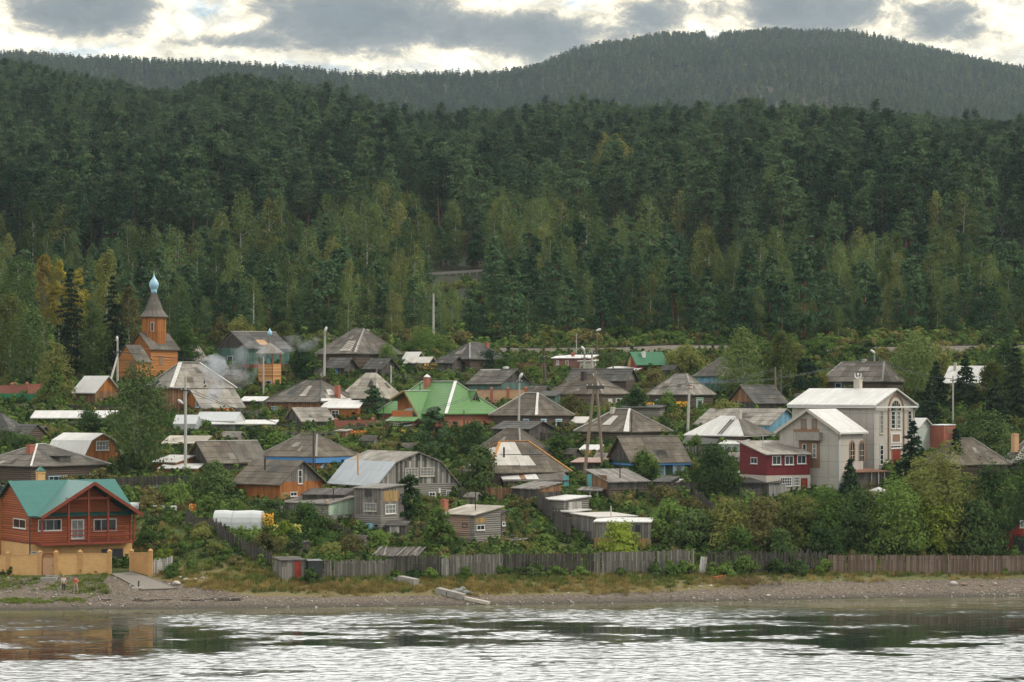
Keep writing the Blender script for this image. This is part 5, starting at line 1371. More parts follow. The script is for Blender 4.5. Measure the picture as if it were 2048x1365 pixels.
for lab, xl, xn, xr, th, gy, ye, yr, rm, wm in [
    ('dark low roof at the left edge below the first dark shed roof', -45, 55, 96, 35, 892, 870, 848, SLATE_D, LOG_D),
    ('dark lean-to right of the teal house above the brick wall', 1046, 1086, 1106, 40, 806, 786, 772, SLATE, PL_D),
    ('little grey roofed shed between the rust brown house and the beige hip roof', 612, 640, 654, 35, 762, 748, 738, SLATE, PL_G),
    ('small dark shed behind the pale hip roof with red insulators pole', 1318, 1348, 1362, 30, 752, 740, 730, SLATE_D, PL_D),
    ('small brown shed in front of the dark roofed teal house', 446, 476, 490, 40, 766, 750, 740, SLATE, PL_B),
    ('grey shed right of the brown gable and leaning pole', 1582, 1618, 1634, 35, 812, 798, 787, SLATE, PL_G),
    ('low shed with grey roof behind the patched white hip roof, at its right', 1098, 1146, 1166, 35, 926, 908, 896, SLATE, PL_D),
    ('small shed left of the broad mossy roof under the white banded roof', 1186, 1214, 1226, 30, 932, 916, 906, SLATE_P, PL_D),
    ('brown garden shed right of the broad mossy roof', 1398, 1426, 1440, 35, 930, 914, 903, SLATE_B, PL_B),
    ('low dark shed left of the weeping birch and gambrel house', 46, 84, 100, 35, 876, 862, 852, SLATE, PL_D),
    ('small grey shed behind the long grey brown roofed shed', 438, 476, 494, 35, 888, 874, 863, SLATE_P, PL_G),
    ('garden shed between the green roofed house and the big gambrel roof', 716, 748, 764, 40, 898, 882, 871, SLATE, PL_G),
    ('grey plank hutch in the garden below the plank shed with three windows', 700, 730, 742, 35, 1096, 1078, 1070, SLATE, PL_G),
    ('small grey shed between the gambrel house and the potato garden', 926, 952, 966, 35, 1010, 994, 985, SLATE_P, PL_G),
    ('dark lean-to behind the ribbed grey roof and teal shutter', 1224, 1256, 1272, 35, 966, 950, 941, SLATE_D, PL_D),
    ('grey shed in the thicket right of the plank sheds by the shore', 1322, 1356, 1370, 30, 1074, 1052, 1042, SLATE_P, PL_G),
    ('little bleached shed between the greenhouse and the mint gable', 546, 562, 570, 35, 1036, 1020, 1012, SLATE_P, PL_W),
    ('low shed with a pale roof left of the mansion and behind the red house', 1446, 1476, 1492, 30, 932, 914, 905, SLATE_P, PL_G)]:
    b = Bld('small_shed', lab, 'shed', xl, xn, xr, th, gy, ye, oh=.2); b.gable(yr, 'x', rm); b.walls(wm)
    if (xn + gy) % 2: b.door('f', xn - 12, ye + 3, xn - 4, gy, PL_G)
# ------------------------------------------------------------------ trees: a tapered trunk with limbs, a crown of many small leaves
def leaf_quads(c, size, rng, up=0.5, out=None, ow=0.7, aspect=0.55):
    """one small bent-free leaf card per centre, turned mostly outwards and upwards"""
    n = len(c)
    nrm = rng.normal(0, 1, (n, 3)) * 0.5
    nrm[:, 2] += up
    if out is not None: nrm += out * ow
    nrm /= np.linalg.norm(nrm, axis=1, keepdims=True) + 1e-9
    t = rng.normal(0, 1, (n, 3)); t -= nrm * (t * nrm).sum(1, keepdims=True); t /= np.linalg.norm(t, axis=1, keepdims=True) + 1e-9
    b = np.cross(nrm, t)
    s = size * rng.uniform(0.6, 1.3, (n, 1))
    t = t * s; b = b * s * aspect
    return np.stack([c - t, c - b * 0.9 + t * 0.1, c + t, c + b], 1).reshape(-1, 3)


def crown_mesh(name, centres, spread, per, size, mat, rng, axis_h, up=0.5, ow=0.7, aspect=0.55):
    n = len(centres)
    k = np.repeat(np.arange(n), per)
    off = rng.normal(0, 1, (len(k), 3))
    off /= np.maximum(1, np.linalg.norm(off, axis=1, keepdims=True) / 1.6)
    c = centres[k] + off * np.asarray(spread)[k]
    out = c - np.array([0, 0, axis_h]); out[:, 2] *= 0.5
    out /= np.linalg.norm(out, axis=1, keepdims=True) + 1e-9
    loc = off / (np.linalg.norm(off, axis=1, keepdims=True) + 1e-9)
    v = leaf_quads(c, size, rng, up * 0.8, 0.8 * out + 0.45 * loc, ow * 1.35, aspect)
    return np_mesh(name, v, np.arange(len(v)).reshape(-1, 4), [mat])


def trunk_mesh(name, h, r, mat, rng, limbs=(), bend=0.02, n=6, multi=1):
    mb = MB()
    for s in range(multi):
        lean = rng.normal(0, 0.06, 2) * h * (0.8 if multi > 1 else 0.25)
        pts = []; rad = []
        for t in np.linspace(0, 1, 6):
            pts.append((lean[0] * t + rng.normal(0, bend) * h * t, lean[1] * t + rng.normal(0, bend) * h * t, -0.4 + (h + 0.4) * t))
            rad.append(r * (1 - 0.86 * t) / (multi ** 0.5))
        mb.tube(pts, rad, n)
    for p, q, rr in limbs: mb.tube([p, (Vector(p) + Vector(q)) / 2 + Vector((0, 0, 0.12 * (Vector(q) - Vector(p)).length)), q], [rr, rr * 0.7, rr * 0.3], 4, False)
    o = mb.build(name, mat, smooth=True); me = o.data; bpy.data.objects.remove(o); return me


BARK_PINE = m_plain('pine_bark', (0.16, 0.085, 0.055), 0.95, 0.25)
BARK_DARK = m_plain('dark_bark', (0.06, 0.05, 0.04), 0.95, 0.25)
BARK_BIRCH = m_plain('birch_bark', (0.34, 0.33, 0.29), 0.8, 0.4)
L_PINE = m_leaf('pine_needles', (0.013, 0.034, 0.018), (0.086, 0.138, 0.058), 0.2, 0.45, 0.7)
L_PINE2 = m_leaf('young_pine_needles', (0.020, 0.048, 0.024), (0.080, 0.138, 0.060), 0.2, 0.6)
L_SPRUCE = m_leaf('spruce_needles', (0.010, 0.022, 0.013), (0.035, 0.06, 0.028), 0.1, 0.7)
L_BIRCH = m_leaf('birch_leaves', (0.038, 0.066, 0.020), (0.155, 0.205, 0.066), 0.35, 0.6)
L_OLIVE = m_leaf('olive_leaves', (0.060, 0.080, 0.022), (0.215, 0.225, 0.065), 0.35, 0.6)
L_YELLOW = m_leaf('yellow_leaves', (0.12, 0.115, 0.022), (0.34, 0.29, 0.055), 0.3, 0.6)
L_ORANGE = m_leaf('orange_leaves', (0.12, 0.105, 0.025), (0.33, 0.25, 0.06), 0.3, 0.6)
L_GREEN = m_leaf('green_leaves', (0.040, 0.080, 0.020), (0.155, 0.230, 0.055), 0.3, 1.0)
L_BRIGHT = m_leaf('bright_green_leaves', (0.10, 0.15, 0.02), (0.30, 0.36, 0.06), 0.35, 1.0)
L_DARK = m_leaf('dark_green_leaves', (0.022, 0.048, 0.018), (0.090, 0.135, 0.044), 0.25, 1.0)
L_BROWN = m_leaf('brownish_leaves', (0.070, 0.070, 0.028), (0.20, 0.175, 0.065), 0.25, 1.0)


def pine_parts(seed, h=20.0, rad=2.9, base=0.45, nb=46, per=26, size=0.42, mat=None, limbs=True, pw=0.55):
    rng = np.random.default_rng(seed)
    t = np.sort(rng.uniform(0, 1, nb))
    prof = rad * np.minimum(1.0, 0.55 + t * 1.6) * np.clip(1.03 - t, 0, 1) ** pw
    a = np.arange(nb) * 2.4 + rng.normal(0, 0.5, nb)
    r = prof * rng.uniform(0.45, 1.12, nb)
    z = h * (base + (1 - base) * t * 0.96)
    c = np.stack([r * np.cos(a), r * np.sin(a), z + rng.normal(0, 0.25, nb) - 0.10 * r], 1)
    sp = np.stack([0.30 * rad * np.ones(nb), 0.30 * rad * np.ones(nb), 0.125 * rad * np.ones(nb)], 1) * (0.55 + 0.6 * (1 - t))[:, None]
    cr = crown_mesh('crown', c, sp, per, size, mat or L_PINE, rng, h * 0.6, 0.75, 0.5, 0.42)
    lb = [((0, 0, c[i][2] - 0.25), (c[i][0] * .85, c[i][1] * .85, c[i][2]), 0.06) for i in range(0, nb, 3)] if limbs else []
    for k in range(5):
        zz = h * base * rng.uniform(0.55, 1.0); aa = rng.uniform(0, 6.28); lb.append(((0, 0, zz), (1.3 * math.cos(aa), 1.3 * math.sin(aa), zz + 0.1), 0.04))
    return trunk_mesh('trunk', h * 0.97, 0.24, BARK_PINE, rng, lb, 0.006), cr


def spruce_parts(seed, h=12.0, rad=2.6, base=0.04, mat=None, tiers=17, per=16, size=0.34):
    rng = np.random.default_rng(seed)
    cs, sp = [], []
    for i in range(tiers):
        t = i / (tiers - 1.0); z = h * (base + (1 - base) * t); R0 = rad * (1 - t) ** 0.85 + 0.12
        for k in range(int(5 + 7 * (1 - t))):
            a = rng.uniform(0, 6.28); L = R0 * rng.uniform(0.7, 1.1)
            for f in ((0.35, 0.7, 1.0) if t < 0.75 else (0.6, 1.0)):
                cs.append((L * f * math.cos(a), L * f * math.sin(a), z - 0.32 * L * f + rng.normal(0, 0.08)))
                w = 0.16 + 0.11 * L * (1.1 - f); sp.append((w, w, 0.08))
    return (trunk_mesh('trunk', h * 0.98, 0.18, BARK_DARK, rng, (), 0.003),
            crown_mesh('crown', np.array(cs), np.array(sp), per // 2, size, mat or L_SPRUCE, rng, h * 0.4, 0.6, 0.5, 0.4))


def birch_parts(seed, h=15.0, rad=2.4, base=0.2, nb=60, per=30, size=0.24, mat=None, weep=0.5, multi=1):
    rng = np.random.default_rng(seed)
    t = rng.uniform(0, 1, nb) ** 0.85
    prof = rad * np.sin(np.pi * np.clip(t * 0.80 + 0.16, 0, 1)) ** 0.8
    a = rng.uniform(0, 6.28, nb)
    r = prof * np.sqrt(rng.uniform(0.08, 1.0, nb))
    lean = lumps(a, t * 9, 1.0, seed) * 0.35 * rad
    c = np.stack([r * np.cos(a) + lean, r * np.sin(a), h * (base + (1 - base) * t * 0.97) - weep * r * 0.4], 1)
    sp = np.stack([0.26 * rad * np.ones(nb), 0.26 * rad * np.ones(nb), 0.26 * rad * (1 + weep) * np.ones(nb)], 1) * rng.uniform(0.6, 1.15, (nb, 1)) * (0.7 + 0.35 * (1 - t))[:, None]
    cr = crown_mesh('crown', c, sp, per, size, mat or L_BIRCH, rng, h * 0.5, 0.35, 0.7, 0.6)
    lb = [((0, 0, max(0.5, c[i][2] - 0.9)), tuple(c[i]), 0.05) for i in range(0, nb, 4)]
    return trunk_mesh('trunk', h * 0.95, 0.16 if multi == 1 else 0.2, BARK_BIRCH, rng, lb, 0.012, multi=multi), cr


def bush_parts(seed, h=3.0, rad=1.7, nb=34, per=40, size=0.17, mat=None, base=0.1):
    """many stems and lobes, outline uneven"""
    rng = np.random.default_rng(seed)
    a = rng.uniform(0, 6.28, nb); t = rng.uniform(0, 1, nb)
    lob = 1 + 0.35 * np.sin(a * 2 + seed) + 0.22 * np.sin(a * 3 + 2 * seed)
    r = rad * lob * np.sqrt(rng.uniform(0.05, 1, nb)) * np.sqrt(np.clip(1.05 - t ** 1.8, 0, 1))
    z = h * (base + (0.95 - base) * t) * (1 + 0.14 * np.sin(a * 2.0 + 1.3 * seed))
    c = np.stack([r * np.cos(a), r * np.sin(a), z], 1)
    w = rng.uniform(0.14, 0.32, (nb, 1)) * min(rad, h)
    sp = np.concatenate([w, w, w * 0.75], 1)
    cr = crown_mesh('crown', c, sp, per, size, mat or L_GREEN, rng, h * 0.35, 0.45, 0.75, 0.6)
    mb = MB()
    for k in range(5):
        i = rng.integers(nb); mb.tube([(rng.normal(0, .12), rng.normal(0, .12), -0.3), tuple(c[i] * 0.6), tuple(c[i])], [0.05, 0.035, 0.012], 4, False)
    o = mb.build('stem', BARK_DARK); me = o.data; bpy.data.objects.remove(o)
    return me, cr


def remat(pair, mat):
    cr = pair[1].copy(); cr.materials[0] = mat; return (pair[0], cr)


def put_tree(pair, name, X, Y, s, rz, label, cat, group=None, z=None, tn='trunk', wide=1.0):
    e = empty(name, (X, Y, (G(X, Y) if z is None else z)), rz, label, cat, group)
    e.scale = (s * wide, s * wide, s)
    link(tn, pair[0], e); link('crown', pair[1], e)
    return e


PINES = [pine_parts(100 + i, 20 * k, 2.9 * w, b, pw=q) for i, (k, w, b, q) in enumerate([(1, 1.15, .42, .6), (1.1, 1.0, .48, .75), (.94, 1.25, .36, .55), (1.0, 1.0, .25, .95), (1.05, 1.15, .52, .5)])]
YPINES = [pine_parts(120 + i, 11.0, 2.3, 0.10, 46, 26, 0.34, L_PINE2, pw=0.9) for i in range(4)]
BIRCHES = [birch_parts(140 + i, 15, w, b) for i, (w, b) in enumerate([(2.9, .10), (2.4, .14), (3.3, .10), (2.0, .2)])]
OLIVES = [remat(p, L_OLIVE) for p in BIRCHES]
YELLOWS = [remat(p, L_YELLOW) for p in BIRCHES]
ORANGES = [remat(p, L_ORANGE) for p in BIRCHES[:2]]
SPRUCES = [spruce_parts(160 + i, 12, 2.5 + 0.3 * i) for i in range(3)]


def scatter(y0, y1, step, xm=0.225, seed=1, grow=0.0, pad=15):
    """jittered points over the slope"""
    rng = np.random.default_rng(seed); pts = []
    Y = y0
    while Y < y1:
        st = step * (1 + grow * (Y - y0) / (y1 - y0))
        n = int((2 * (xm * Y + pad)) / st)
        x = -(xm * Y + pad) + (np.arange(n) + rng.uniform(0, 1, n)) * st
        yy = Y + rng.uniform(-0.5, 0.5, n) * st
        pts.append(np.stack([x, yy], 1)); Y += st
    p = np.concatenate(pts)
    u = p[:, 0] / p[:, 1] * F + CX
    z = Garr(p[:, 0], p[:, 1])
    py = HY + (CH - z) * F / p[:, 1]
    return p[:, 0], p[:, 1], z, u, py, rng


def birch_share(u, Y):
    """where the birches grow: a belt along the foot of the wood and a tongue up the middle"""
    e = lambda a, b, su, sy: np.exp(-((u - a) / su) ** 2 - ((Y - b) / sy) ** 2)
    s = 0.52 * np.clip((560 - Y) / 60, 0, 1) * np.interp(u, [-400, 250, 420, 2100], [1.0, 1.0, 0.8, 0.8]) * np.clip(0.75 + 1.2 * lumps(u / 40.0, Y / 12.0, .5, 61), 0.1, 1.3)
    s = np.maximum(s, 0.48 * e(950, 610, 360, 90)); s = np.maximum(s, 0.7 * e(1210, 735, 60, 45)); s = np.maximum(s, 0.32 * e(1450, 840, 230, 120))
    s = np.maximum(s, 0.3 * e(1900, 870, 160, 70)); s = np.maximum(s, 0.12 * e(300, 760, 250, 60))
    return np.maximum(s, 0.03)


def stuff_forest(name, src, X, Y, Z, idx, scl, rot):
    """a far wood that reads as one mass: instances on points"""
    col = bpy.data.collections.new(name + '_kinds')
    for i, pr in enumerate(src):
        mbv = []
        o = bpy.data.objects.new('%s_kind_%02d' % (name, i), pr); col.objects.link(o)
    v = np.stack([X, Y, Z], 1).astype(np.float32)
    me = bpy.data.meshes.new(name)
    me.vertices.add(len(v)); me.vertices.foreach_set('co', v.ravel())
    fattr(me, 'scl', scl); fattr(me, 'rot', rot)
    a = me.attributes.new('idx', 'INT', 'POINT'); a.data.foreach_set('value', np.asarray(idx, np.int32))
    ob = link(name, me); tag(ob, kind='stuff')
    ng = bpy.data.node_groups.new(name, 'GeometryNodeTree')
    ng.interface.new_socket('Geometry', in_out='INPUT', socket_type='NodeSocketGeometry')
    ng.interface.new_socket('Geometry', in_out='OUTPUT', socket_type='NodeSocketGeometry')
    gi = ng.nodes.new('NodeGroupInput'); go = ng.nodes.new('NodeGroupOutput')
    ci = ng.nodes.new('GeometryNodeCollectionInfo'); ci.inputs['Collection'].default_value = col
    ci.inputs['Separate Children'].default_value = True; ci.inputs['Reset Children'].default_value = True
    ip = ng.nodes.new('GeometryNodeInstanceOnPoints'); ip.inputs['Pick Instance'].default_value = True
    def na(n, t):
        x = ng.nodes.new('GeometryNodeInputNamedAttribute'); x.data_type = t; x.inputs['Name'].default_value = n
        return x.outputs['Attribute']
    cx = ng.nodes.new('ShaderNodeCombineXYZ'); L = ng.links.new
    L(na('rot', 'FLOAT'), cx.inputs[2])
    L(gi.outputs[0], ip.inputs['Points']); L(ci.outputs[0], ip.inputs['Instance']); L(na('idx', 'INT'), ip.inputs['Instance Index'])
    L(cx.outputs[0], ip.inputs['Rotation']); L(na('scl', 'FLOAT'), ip.inputs['Scale']); L(ip.outputs[0], go.inputs[0])
    md = ob.modifiers.new('trees', 'NODES'); md.node_group = ng
    return ob


def joined(pair):
    """trunk and crown as one mesh, for the far wood"""
    t, c = pair
    nv = len(t.vertices); co = np.empty(nv * 3, np.float32); t.vertices.foreach_get('co', co)
    cv = np.empty(len(c.vertices) * 3, np.float32); c.vertices.foreach_get('co', cv)
    faces = [tuple(p.vertices) for p in t.polygons if len(p.vertices) == 4]
    q = np.concatenate([np.array(faces, np.int32), np.arange(len(c.vertices), dtype=np.int32).reshape(-1, 4) + nv])
    mi = np.concatenate([np.zeros(len(faces)), np.ones(len(c.polygons))])
    return np_mesh('tree', np.concatenate([co, cv]).reshape(-1, 3), q, [t.materials[0], c.materials[0]], mi=mi)


def build_forest():
    X, Y, Z, u, py, rng = scatter(432, 1560, 4.9, seed=5, grow=-0.25, pad=38)
    n = len(X)
    bs = birch_share(u, Y)
    isb = rng.uniform(0, 1, n) < bs
    young = (~isb) & (Y < 575) & (rng.uniform(0, 1, n) < 0.8)
    edge = np.interp(u, [-300, 0, 420, 640, 850, 1300, 1500, 2100], [575, 572, 580, 640, 640, 610, 585, 590])   # where the tall pines begin
    young |= (~isb) & (Y < edge - 8)
    keep0 = rng.uniform(0, 1, n) < np.clip(0.92 + 0.9 * lumps(X, Y, .09, 73), 0.25, 1)
    keep = np.ones(n, bool)
    keep &= ~((Y < 560) & (Y > 520) & (rng.uniform(0, 1, n) < 0.35) & ~isb)
    keep &= ~((abs(Y - edge + 14) < 13) & (rng.uniform(0, 1, n) < 0.8))                                              # a ride in front of the tall stand
    keep &= ~((abs(u - 915) < 62) & (Y > 500) & (Y < 588))                                                            # gap below the road barrier
    keep &= keep0 & ~(Y < 437 + 5 * np.sin(u / 90.0))
    cy = np.interp(u, UCOL, CRY)
    keep &= Y < cy + 45
    yb = (rng.uniform(0, 1, n) < 0.22)
    col_y = (np.exp(-((u - 1212) / 55) ** 2 - ((Y - 735) / 45) ** 2) > 0.35)
    kind = np.where(isb, np.where(col_y, 3, np.where(yb, 2, 1)), np.where(young, 4, 0))   # 0 pine 1 birch 2 olive birch 3 yellow birch 4 young pine
    s = rng.uniform(0.72, 1.2, n) * np.where(kind == 4, rng.uniform(0.6, 1.25, n), 1.0) * np.where(isb & (Y < 560), np.interp(Y, [440, 560], [0.62, 1.0]) * rng.uniform(0.75, 1.25, n), 1.0) * np.interp(Y, [650, 900, 1500], [1.0, 0.80, 0.62]) * np.where(kind == 3, 1.25, 1.0)
    s *= 1 + 0.28 * lumps(X, Y, .05, 71) + 0.18 * lumps(X, Y, .16, 72)
    top = HY + (CH - Z - s * np.choose(kind, [21.5, 15, 15, 15, 11.5])) * F / Y
    keep &= ~((abs(u - 912) < 70) & (Y < 590) & (top < 558))
    rot = rng.uniform(0, 6.28, n); var = rng.integers(0, 1000, n)
    order = np.argsort(Y)
    count = {0: 0, 1: 0, 2: 0, 3: 0, 4: 0}; lim = {0: 300, 1: 170, 2: 130, 3: 40, 4: 300}
    sets = {0: PINES, 1: BIRCHES, 2: OLIVES, 3: YELLOWS, 4: YPINES}
    info = {0: ('pine_tree', 'tall dark pine with a bare reddish trunk on the wooded slope', 'pine tree', 'tall pines of the wooded slope'),
            1: ('birch_tree', 'green birch with a thin pale trunk on the slope above the village', 'birch tree', 'green birches on the slope'),
            2: ('birch_tree', 'birch turning olive yellow on the slope above the village', 'birch tree', 'olive yellow birches on the slope'),
            3: ('birch_tree', 'bright yellow birch standing among dark pines high on the slope', 'birch tree', 'bright yellow birches among the pines'),
            4: ('young_pine', 'young bushy pine with green branches down to the ground', 'young pine', 'young pines at the foot of the wood')}
    rest = np.zeros(n, bool)
    for i in order:
        if not keep[i]: continue
        k = int(kind[i]); inside = -25 < u[i] < 2073
        if inside and count[k] < lim[k] and Y[i] < 900:
            count[k] += 1
            nm, lab, cat, grp = info[k]
            put_tree(sets[k][var[i] % len(sets[k])], nm, X[i], Y[i], float(s[i]), float(rot[i]), lab, cat, grp, z=float(Z[i]))
        else: rest[i] = True
    src = [joined(p) for p in PINES] + [joined(p) for p in BIRCHES] + [joined(p) for p in OLIVES] + [joined(YELLOWS[0])] + [joined(p) for p in YPINES]
    off = {0: 0, 1: 5, 2: 9, 3: 13, 4: 14}; ln = {0: 5, 1: 4, 2: 4, 3: 1, 4: 4}
    idx = np.array([off[int(k)] + int(v) % ln[int(k)] for k, v in zip(kind, var)])
    r = rest & keep
    stuff_forest('pine_forest', src, X[r], Y[r], Z[r], idx[r], s[r], rot[r])
    # the wooded hill far behind
    X, Y, Z, u, py, rng = scatter(1950, 3800, 7.6, seed=9, grow=0.3, pad=60)
    n = len(X)
    fy = np.interp(u, UCOLF, FRY)
    cut = 0.55 * np.exp(-((u - 1560) / 190) ** 2 - ((Y - 2560) / 240) ** 2)
    keep = (Y < fy + 90) & (rng.uniform(0, 1, n) > cut)
    fp = m_leaf('far_needles', (0.012, 0.030, 0.020), (0.042, 0.080, 0.042), 0.15, 0.3); fb = m_leaf('far_leaves', (0.026, 0.046, 0.018), (0.085, 0.115, 0.04), 0.25, 0.3)
    src = [joined(pine_parts(200 + i, 17, 3.6, 0.2, 34, 10, 0.75, fp, False, 0.95)) for i in range(3)] + [joined(birch_parts(210 + i, 15, 3.6, 0.12, 34, 10, 0.7, fb)) for i in range(2)]
    bmix = np.clip(0.25 + 0.35 * lumps(X, Y, 0.006, 21) + 0.2 * (u > 1100), 0.05, 0.7)
    idx = np.where(rng.uniform(0, 1, n) < bmix, 3 + rng.integers(0, 2, n), rng.integers(0, 3, n))
    stuff_forest('far_forest', src, X[keep], Y[keep], Z[keep], idx[keep], (rng.uniform(0.6, 0.95, n) * np.where((abs(u - 1425) < 13) & (Y > fy - 300), .5, 1))[keep], rng.uniform(0, 6.28, n)[keep])
    print('FOREST', count, int(r.sum()), int(keep.sum()))


build_forest()
# ================================================================== fences, walls, poles
def Yeff(X, Y):
    u = X / Y * F + CX
    return Y - np.interp(u, [-400, 0, 450, 900, 1250, 2048, 2600], [-4, -3.5, -1.5, 2, 5.5, 14.5, 20]) * np.interp(Y, [120, 285, 335], [1, 1, 0])


def fence(name, label, pts, h, mat, pw=.15, gap=.02, jit=.08, lean=.0, post=2.6, pmat=None, rail=True, top=None, Ys_=None):
    P3 = [hit(*p) for p in pts] if Ys_ is None else [Vector(((p[0] - CX) / F * y, y, 0)) for p, y in zip(pts, Ys_)]
    for p in P3: p.z = 0
    c = P3[0]; zc_ = G(c.x, c.y)
    e = empty(name, (c.x, c.y, zc_), 0, label, 'fence')
    mb = MB(); rb = MB(); posts = []
    s = 0.0; nextpost = 0.0
    ln = 0
    for a, b in zip(P3, P3[1:]):
        L = (b - a).length; d = (b - a) / L; n = Vector((d.y, -d.x, 0)); x = 0.0
        if n.y > 0: n = -n
        prev = None
        while x < L:
            w = pw * R.uniform(.75, 1.2); q = a + d * (x + w / 2); g = G(q.x, q.y) - zc_
            ln = ln * .85 + R.uniform(-1, 1) * lean
            hh = h * (1 + R.uniform(-jit, jit)); o = q - c
            if R.random() > .03:
                k = d * (ln * hh + R.uniform(-.015, .015)); t = n * R.uniform(.0, .02)
                b0 = o - d * w / 2 + t; b1 = o + d * w / 2 + t; n2 = n * .025
                zb, zt = Vector((0, 0, g - .15)), Vector((0, 0, g + hh))
                mb.hexa([b0 + zb + n2, b1 + zb + n2, b1 + zb, b0 + zb, b0 + zt + k + n2, b1 + zt + k + n2, b1 + zt + k, b0 + zt + k])
            if s + x >= nextpost: posts.append((o - n * .09, g)); nextpost += post
            x += w + gap
        s += L
    e2 = mb.build('planks', mat, e)
    for o, g in posts:
        m = MB(); m.box(o.x - .06, o.y - .06, g - .4, o.x + .06, o.y + .06, g + h * R.uniform(.92, 1.06)); m.build('post', pmat or PL_D, e)
    if rail:
        for f_ in (.25, .75):
            for (o, g), (o2, g2) in zip(posts, posts[1:]): rb.bar((o.x, o.y + .03, g + h * f_), (o2.x, o2.y + .03, g2 + h * f_), .05, .09)
        if rb.f: rb.build('rail', pmat or PL_D, e)
    return e


PL_R = m_planks('reddish_grey_planks', (0.17, 0.115, 0.085), (0.29, 0.22, 0.18), .14)
fence('plank_fence', 'fence of pale grey boards right of the black metal shed on the shore', [(648, 1157), (787, 1155)], 1.75, PL_W if False else PL_G, .2)
fence('plank_fence', 'short dark board fence below the collapsed lumber shed', [(789, 1157), (880, 1155)], 2.2, PL_D)
fence('plank_gate', 'narrow pale board gate between two dark fences on the shore', [(883, 1156), (897, 1156)], 2.1, PL_W, .2)
fence('plank_fence', 'dark grey fence right of the pale board gate', [(900, 1154), (1004, 1151)], 2.2, PL_G, jit=.05)
fence('plank_fence', 'weedy dark fence below the potato garden', [(1006, 1151), (1186, 1149)], 2.25, PL_D, jit=.05, lean=.02)
fence('plank_fence', 'straight grey fence below the bright green bush', [(1188, 1150), (1298, 1148)], 2.3, PL_G, jit=.03)
fence('plank_fence', 'taller grey board fence left of the leaning white door', [(1300, 1149), (1388, 1148)], 2.45, PL_G, .18, jit=.05)
fence('plank_fence', 'dark leaning fence right of the leaning white door', [(1416, 1147), (1530, 1146), (1652, 1145)], 2.2, PL_D, jit=.1, lean=.12)
fence('plank_fence', 'long reddish grey plank fence along the right shore', [(1656, 1149), (1850, 1149), (2280, 1149)], 2.0, PL_R, .13, .012, .04, .015)
fence('plank_fence', 'dark fence behind the garden right of the teal roof', [(233, 988), (372, 985)], 1.9, PL_D, jit=.05)
fence('plank_fence', 'broken dark fence running down the grassy bank', [(372, 1050), (455, 1095), (545, 1135)], 1.7, PL_D, lean=.06, jit=.15)
fence('plank_fence', 'low dark picket fence below the shed with the mint gable', [(652, 1056), (706, 1082)], 1.1, PL_D, .1, .08)
fence('plank_fence', 'tall dark fence running downhill beside the potato garden', [(1074, 1022), (1108, 1056), (1141, 1084)], 2.4, PL_D, lean=.02)
fence('plank_fence', 'low dark fence behind the potato garden', [(918, 1003), (970, 1004)], 1.2, PL_D)
fence('plank_fence', 'brown board fence right behind the potato garden', [(972, 1004), (1020, 1006)], 1.7, PL_B)
fence('plank_fence', 'dark yard fence in front of the blue framed windows', [(1362, 992), (1476, 994)], 1.6, PL_D)
fence('picket_fence', 'grey picket fence below the small pale roofed lean to', [(1479, 1001), (1524, 1002)], 1.4, PL_G, .09, .07)
fence('plank_fence', 'short dark fence sloping through bushes at centre right', [(1388, 1005), (1432, 1040)], 1.5, PL_D, lean=.05)
fence('picket_fence', 'white picket fence leaning beside the concrete driveway', [(299, 1153), (345, 1144)], 1.5, PL_W, .2, .04, .06, .03)
fence('metal_fence', 'bright green metal fence below the red brick wall far left', [(-40, 806), (74, 805)], 1.15, m_sheet('green_fence_sheet', (0.03, 0.20, 0.09), seam=.3), .3, 0, .0)
fence('metal_fence', 'green boarded fence below the blue walled house', [(1410, 788), (1457, 788)], 1.5, PL_TEAL, .2, 0, .02)

for lab, pts, h, mt in [
    ('red brown fence near the railway left of the low red brick house', [(1012, 742), (1094, 742)], 1.1, PL_B), ('grey fence across the garden left of the rust brown house', [(470, 836), (524, 838)], 1.1, PL_G),
    ('grey fence behind the white sheet covers', [(404, 846), (470, 840)], 1.0, PL_G), ('dark fence in front of the long grey roofed house', [(1130, 794), (1190, 796)], 1.2, PL_D), ('weathered fence between the blue eaved house and the garden shed', [(560, 882), (668, 884)], 1.2, PL_G),
    ('dark fence in front of the dark log house with hip boards', [(1080, 884), (1140, 886)], 1.2, PL_D), ('grey fence below the white hip roofed house', [(1362, 914), (1434, 916)], 1.3, PL_G), ('dark fence below the small orange cottage', [(120, 824), (250, 826)], 1.0, PL_D),
    ('pale fence by the teal house and its lean to', [(884, 800), (930, 802)], 1.1, PL_G), ('dark fence behind the brick chimney shed', [(840, 1072), (884, 1080)], 1.3, PL_D), ('grey fence right of the pale hip roof', [(1430, 830), (1456, 832)], 1.2, PL_G), ('dark fence behind the thicket left of the red house', [(1300, 1010), (1362, 1012)], 1.3, PL_D)]:
    fence('plank_fence', lab, pts, h, mt, .17, .03, .1, .03)
e = empty('leaning_door', hit(1404, 1147), -.1, 'old white door leaning against a gap in the shore fence', 'door')
mb = MB(); mb.hexa([(-.36, -.2, 0), (.36, -.2, 0), (.36, -.15, 0), (-.36, -.15, 0), (-.12, .1, 1.75), (.56, .1, 1.7), (.56, .15, 1.7), (-.12, .15, 1.75)]); mb.build('door_leaf', m_planks('flaking_white_planks', (.42, .41, .38), (.66, .64, .6), .3), e)
mb = MB(); mb.box(.36, -.17, .8, .42, -.1, .95); mb.build('handle', STEEL, e)


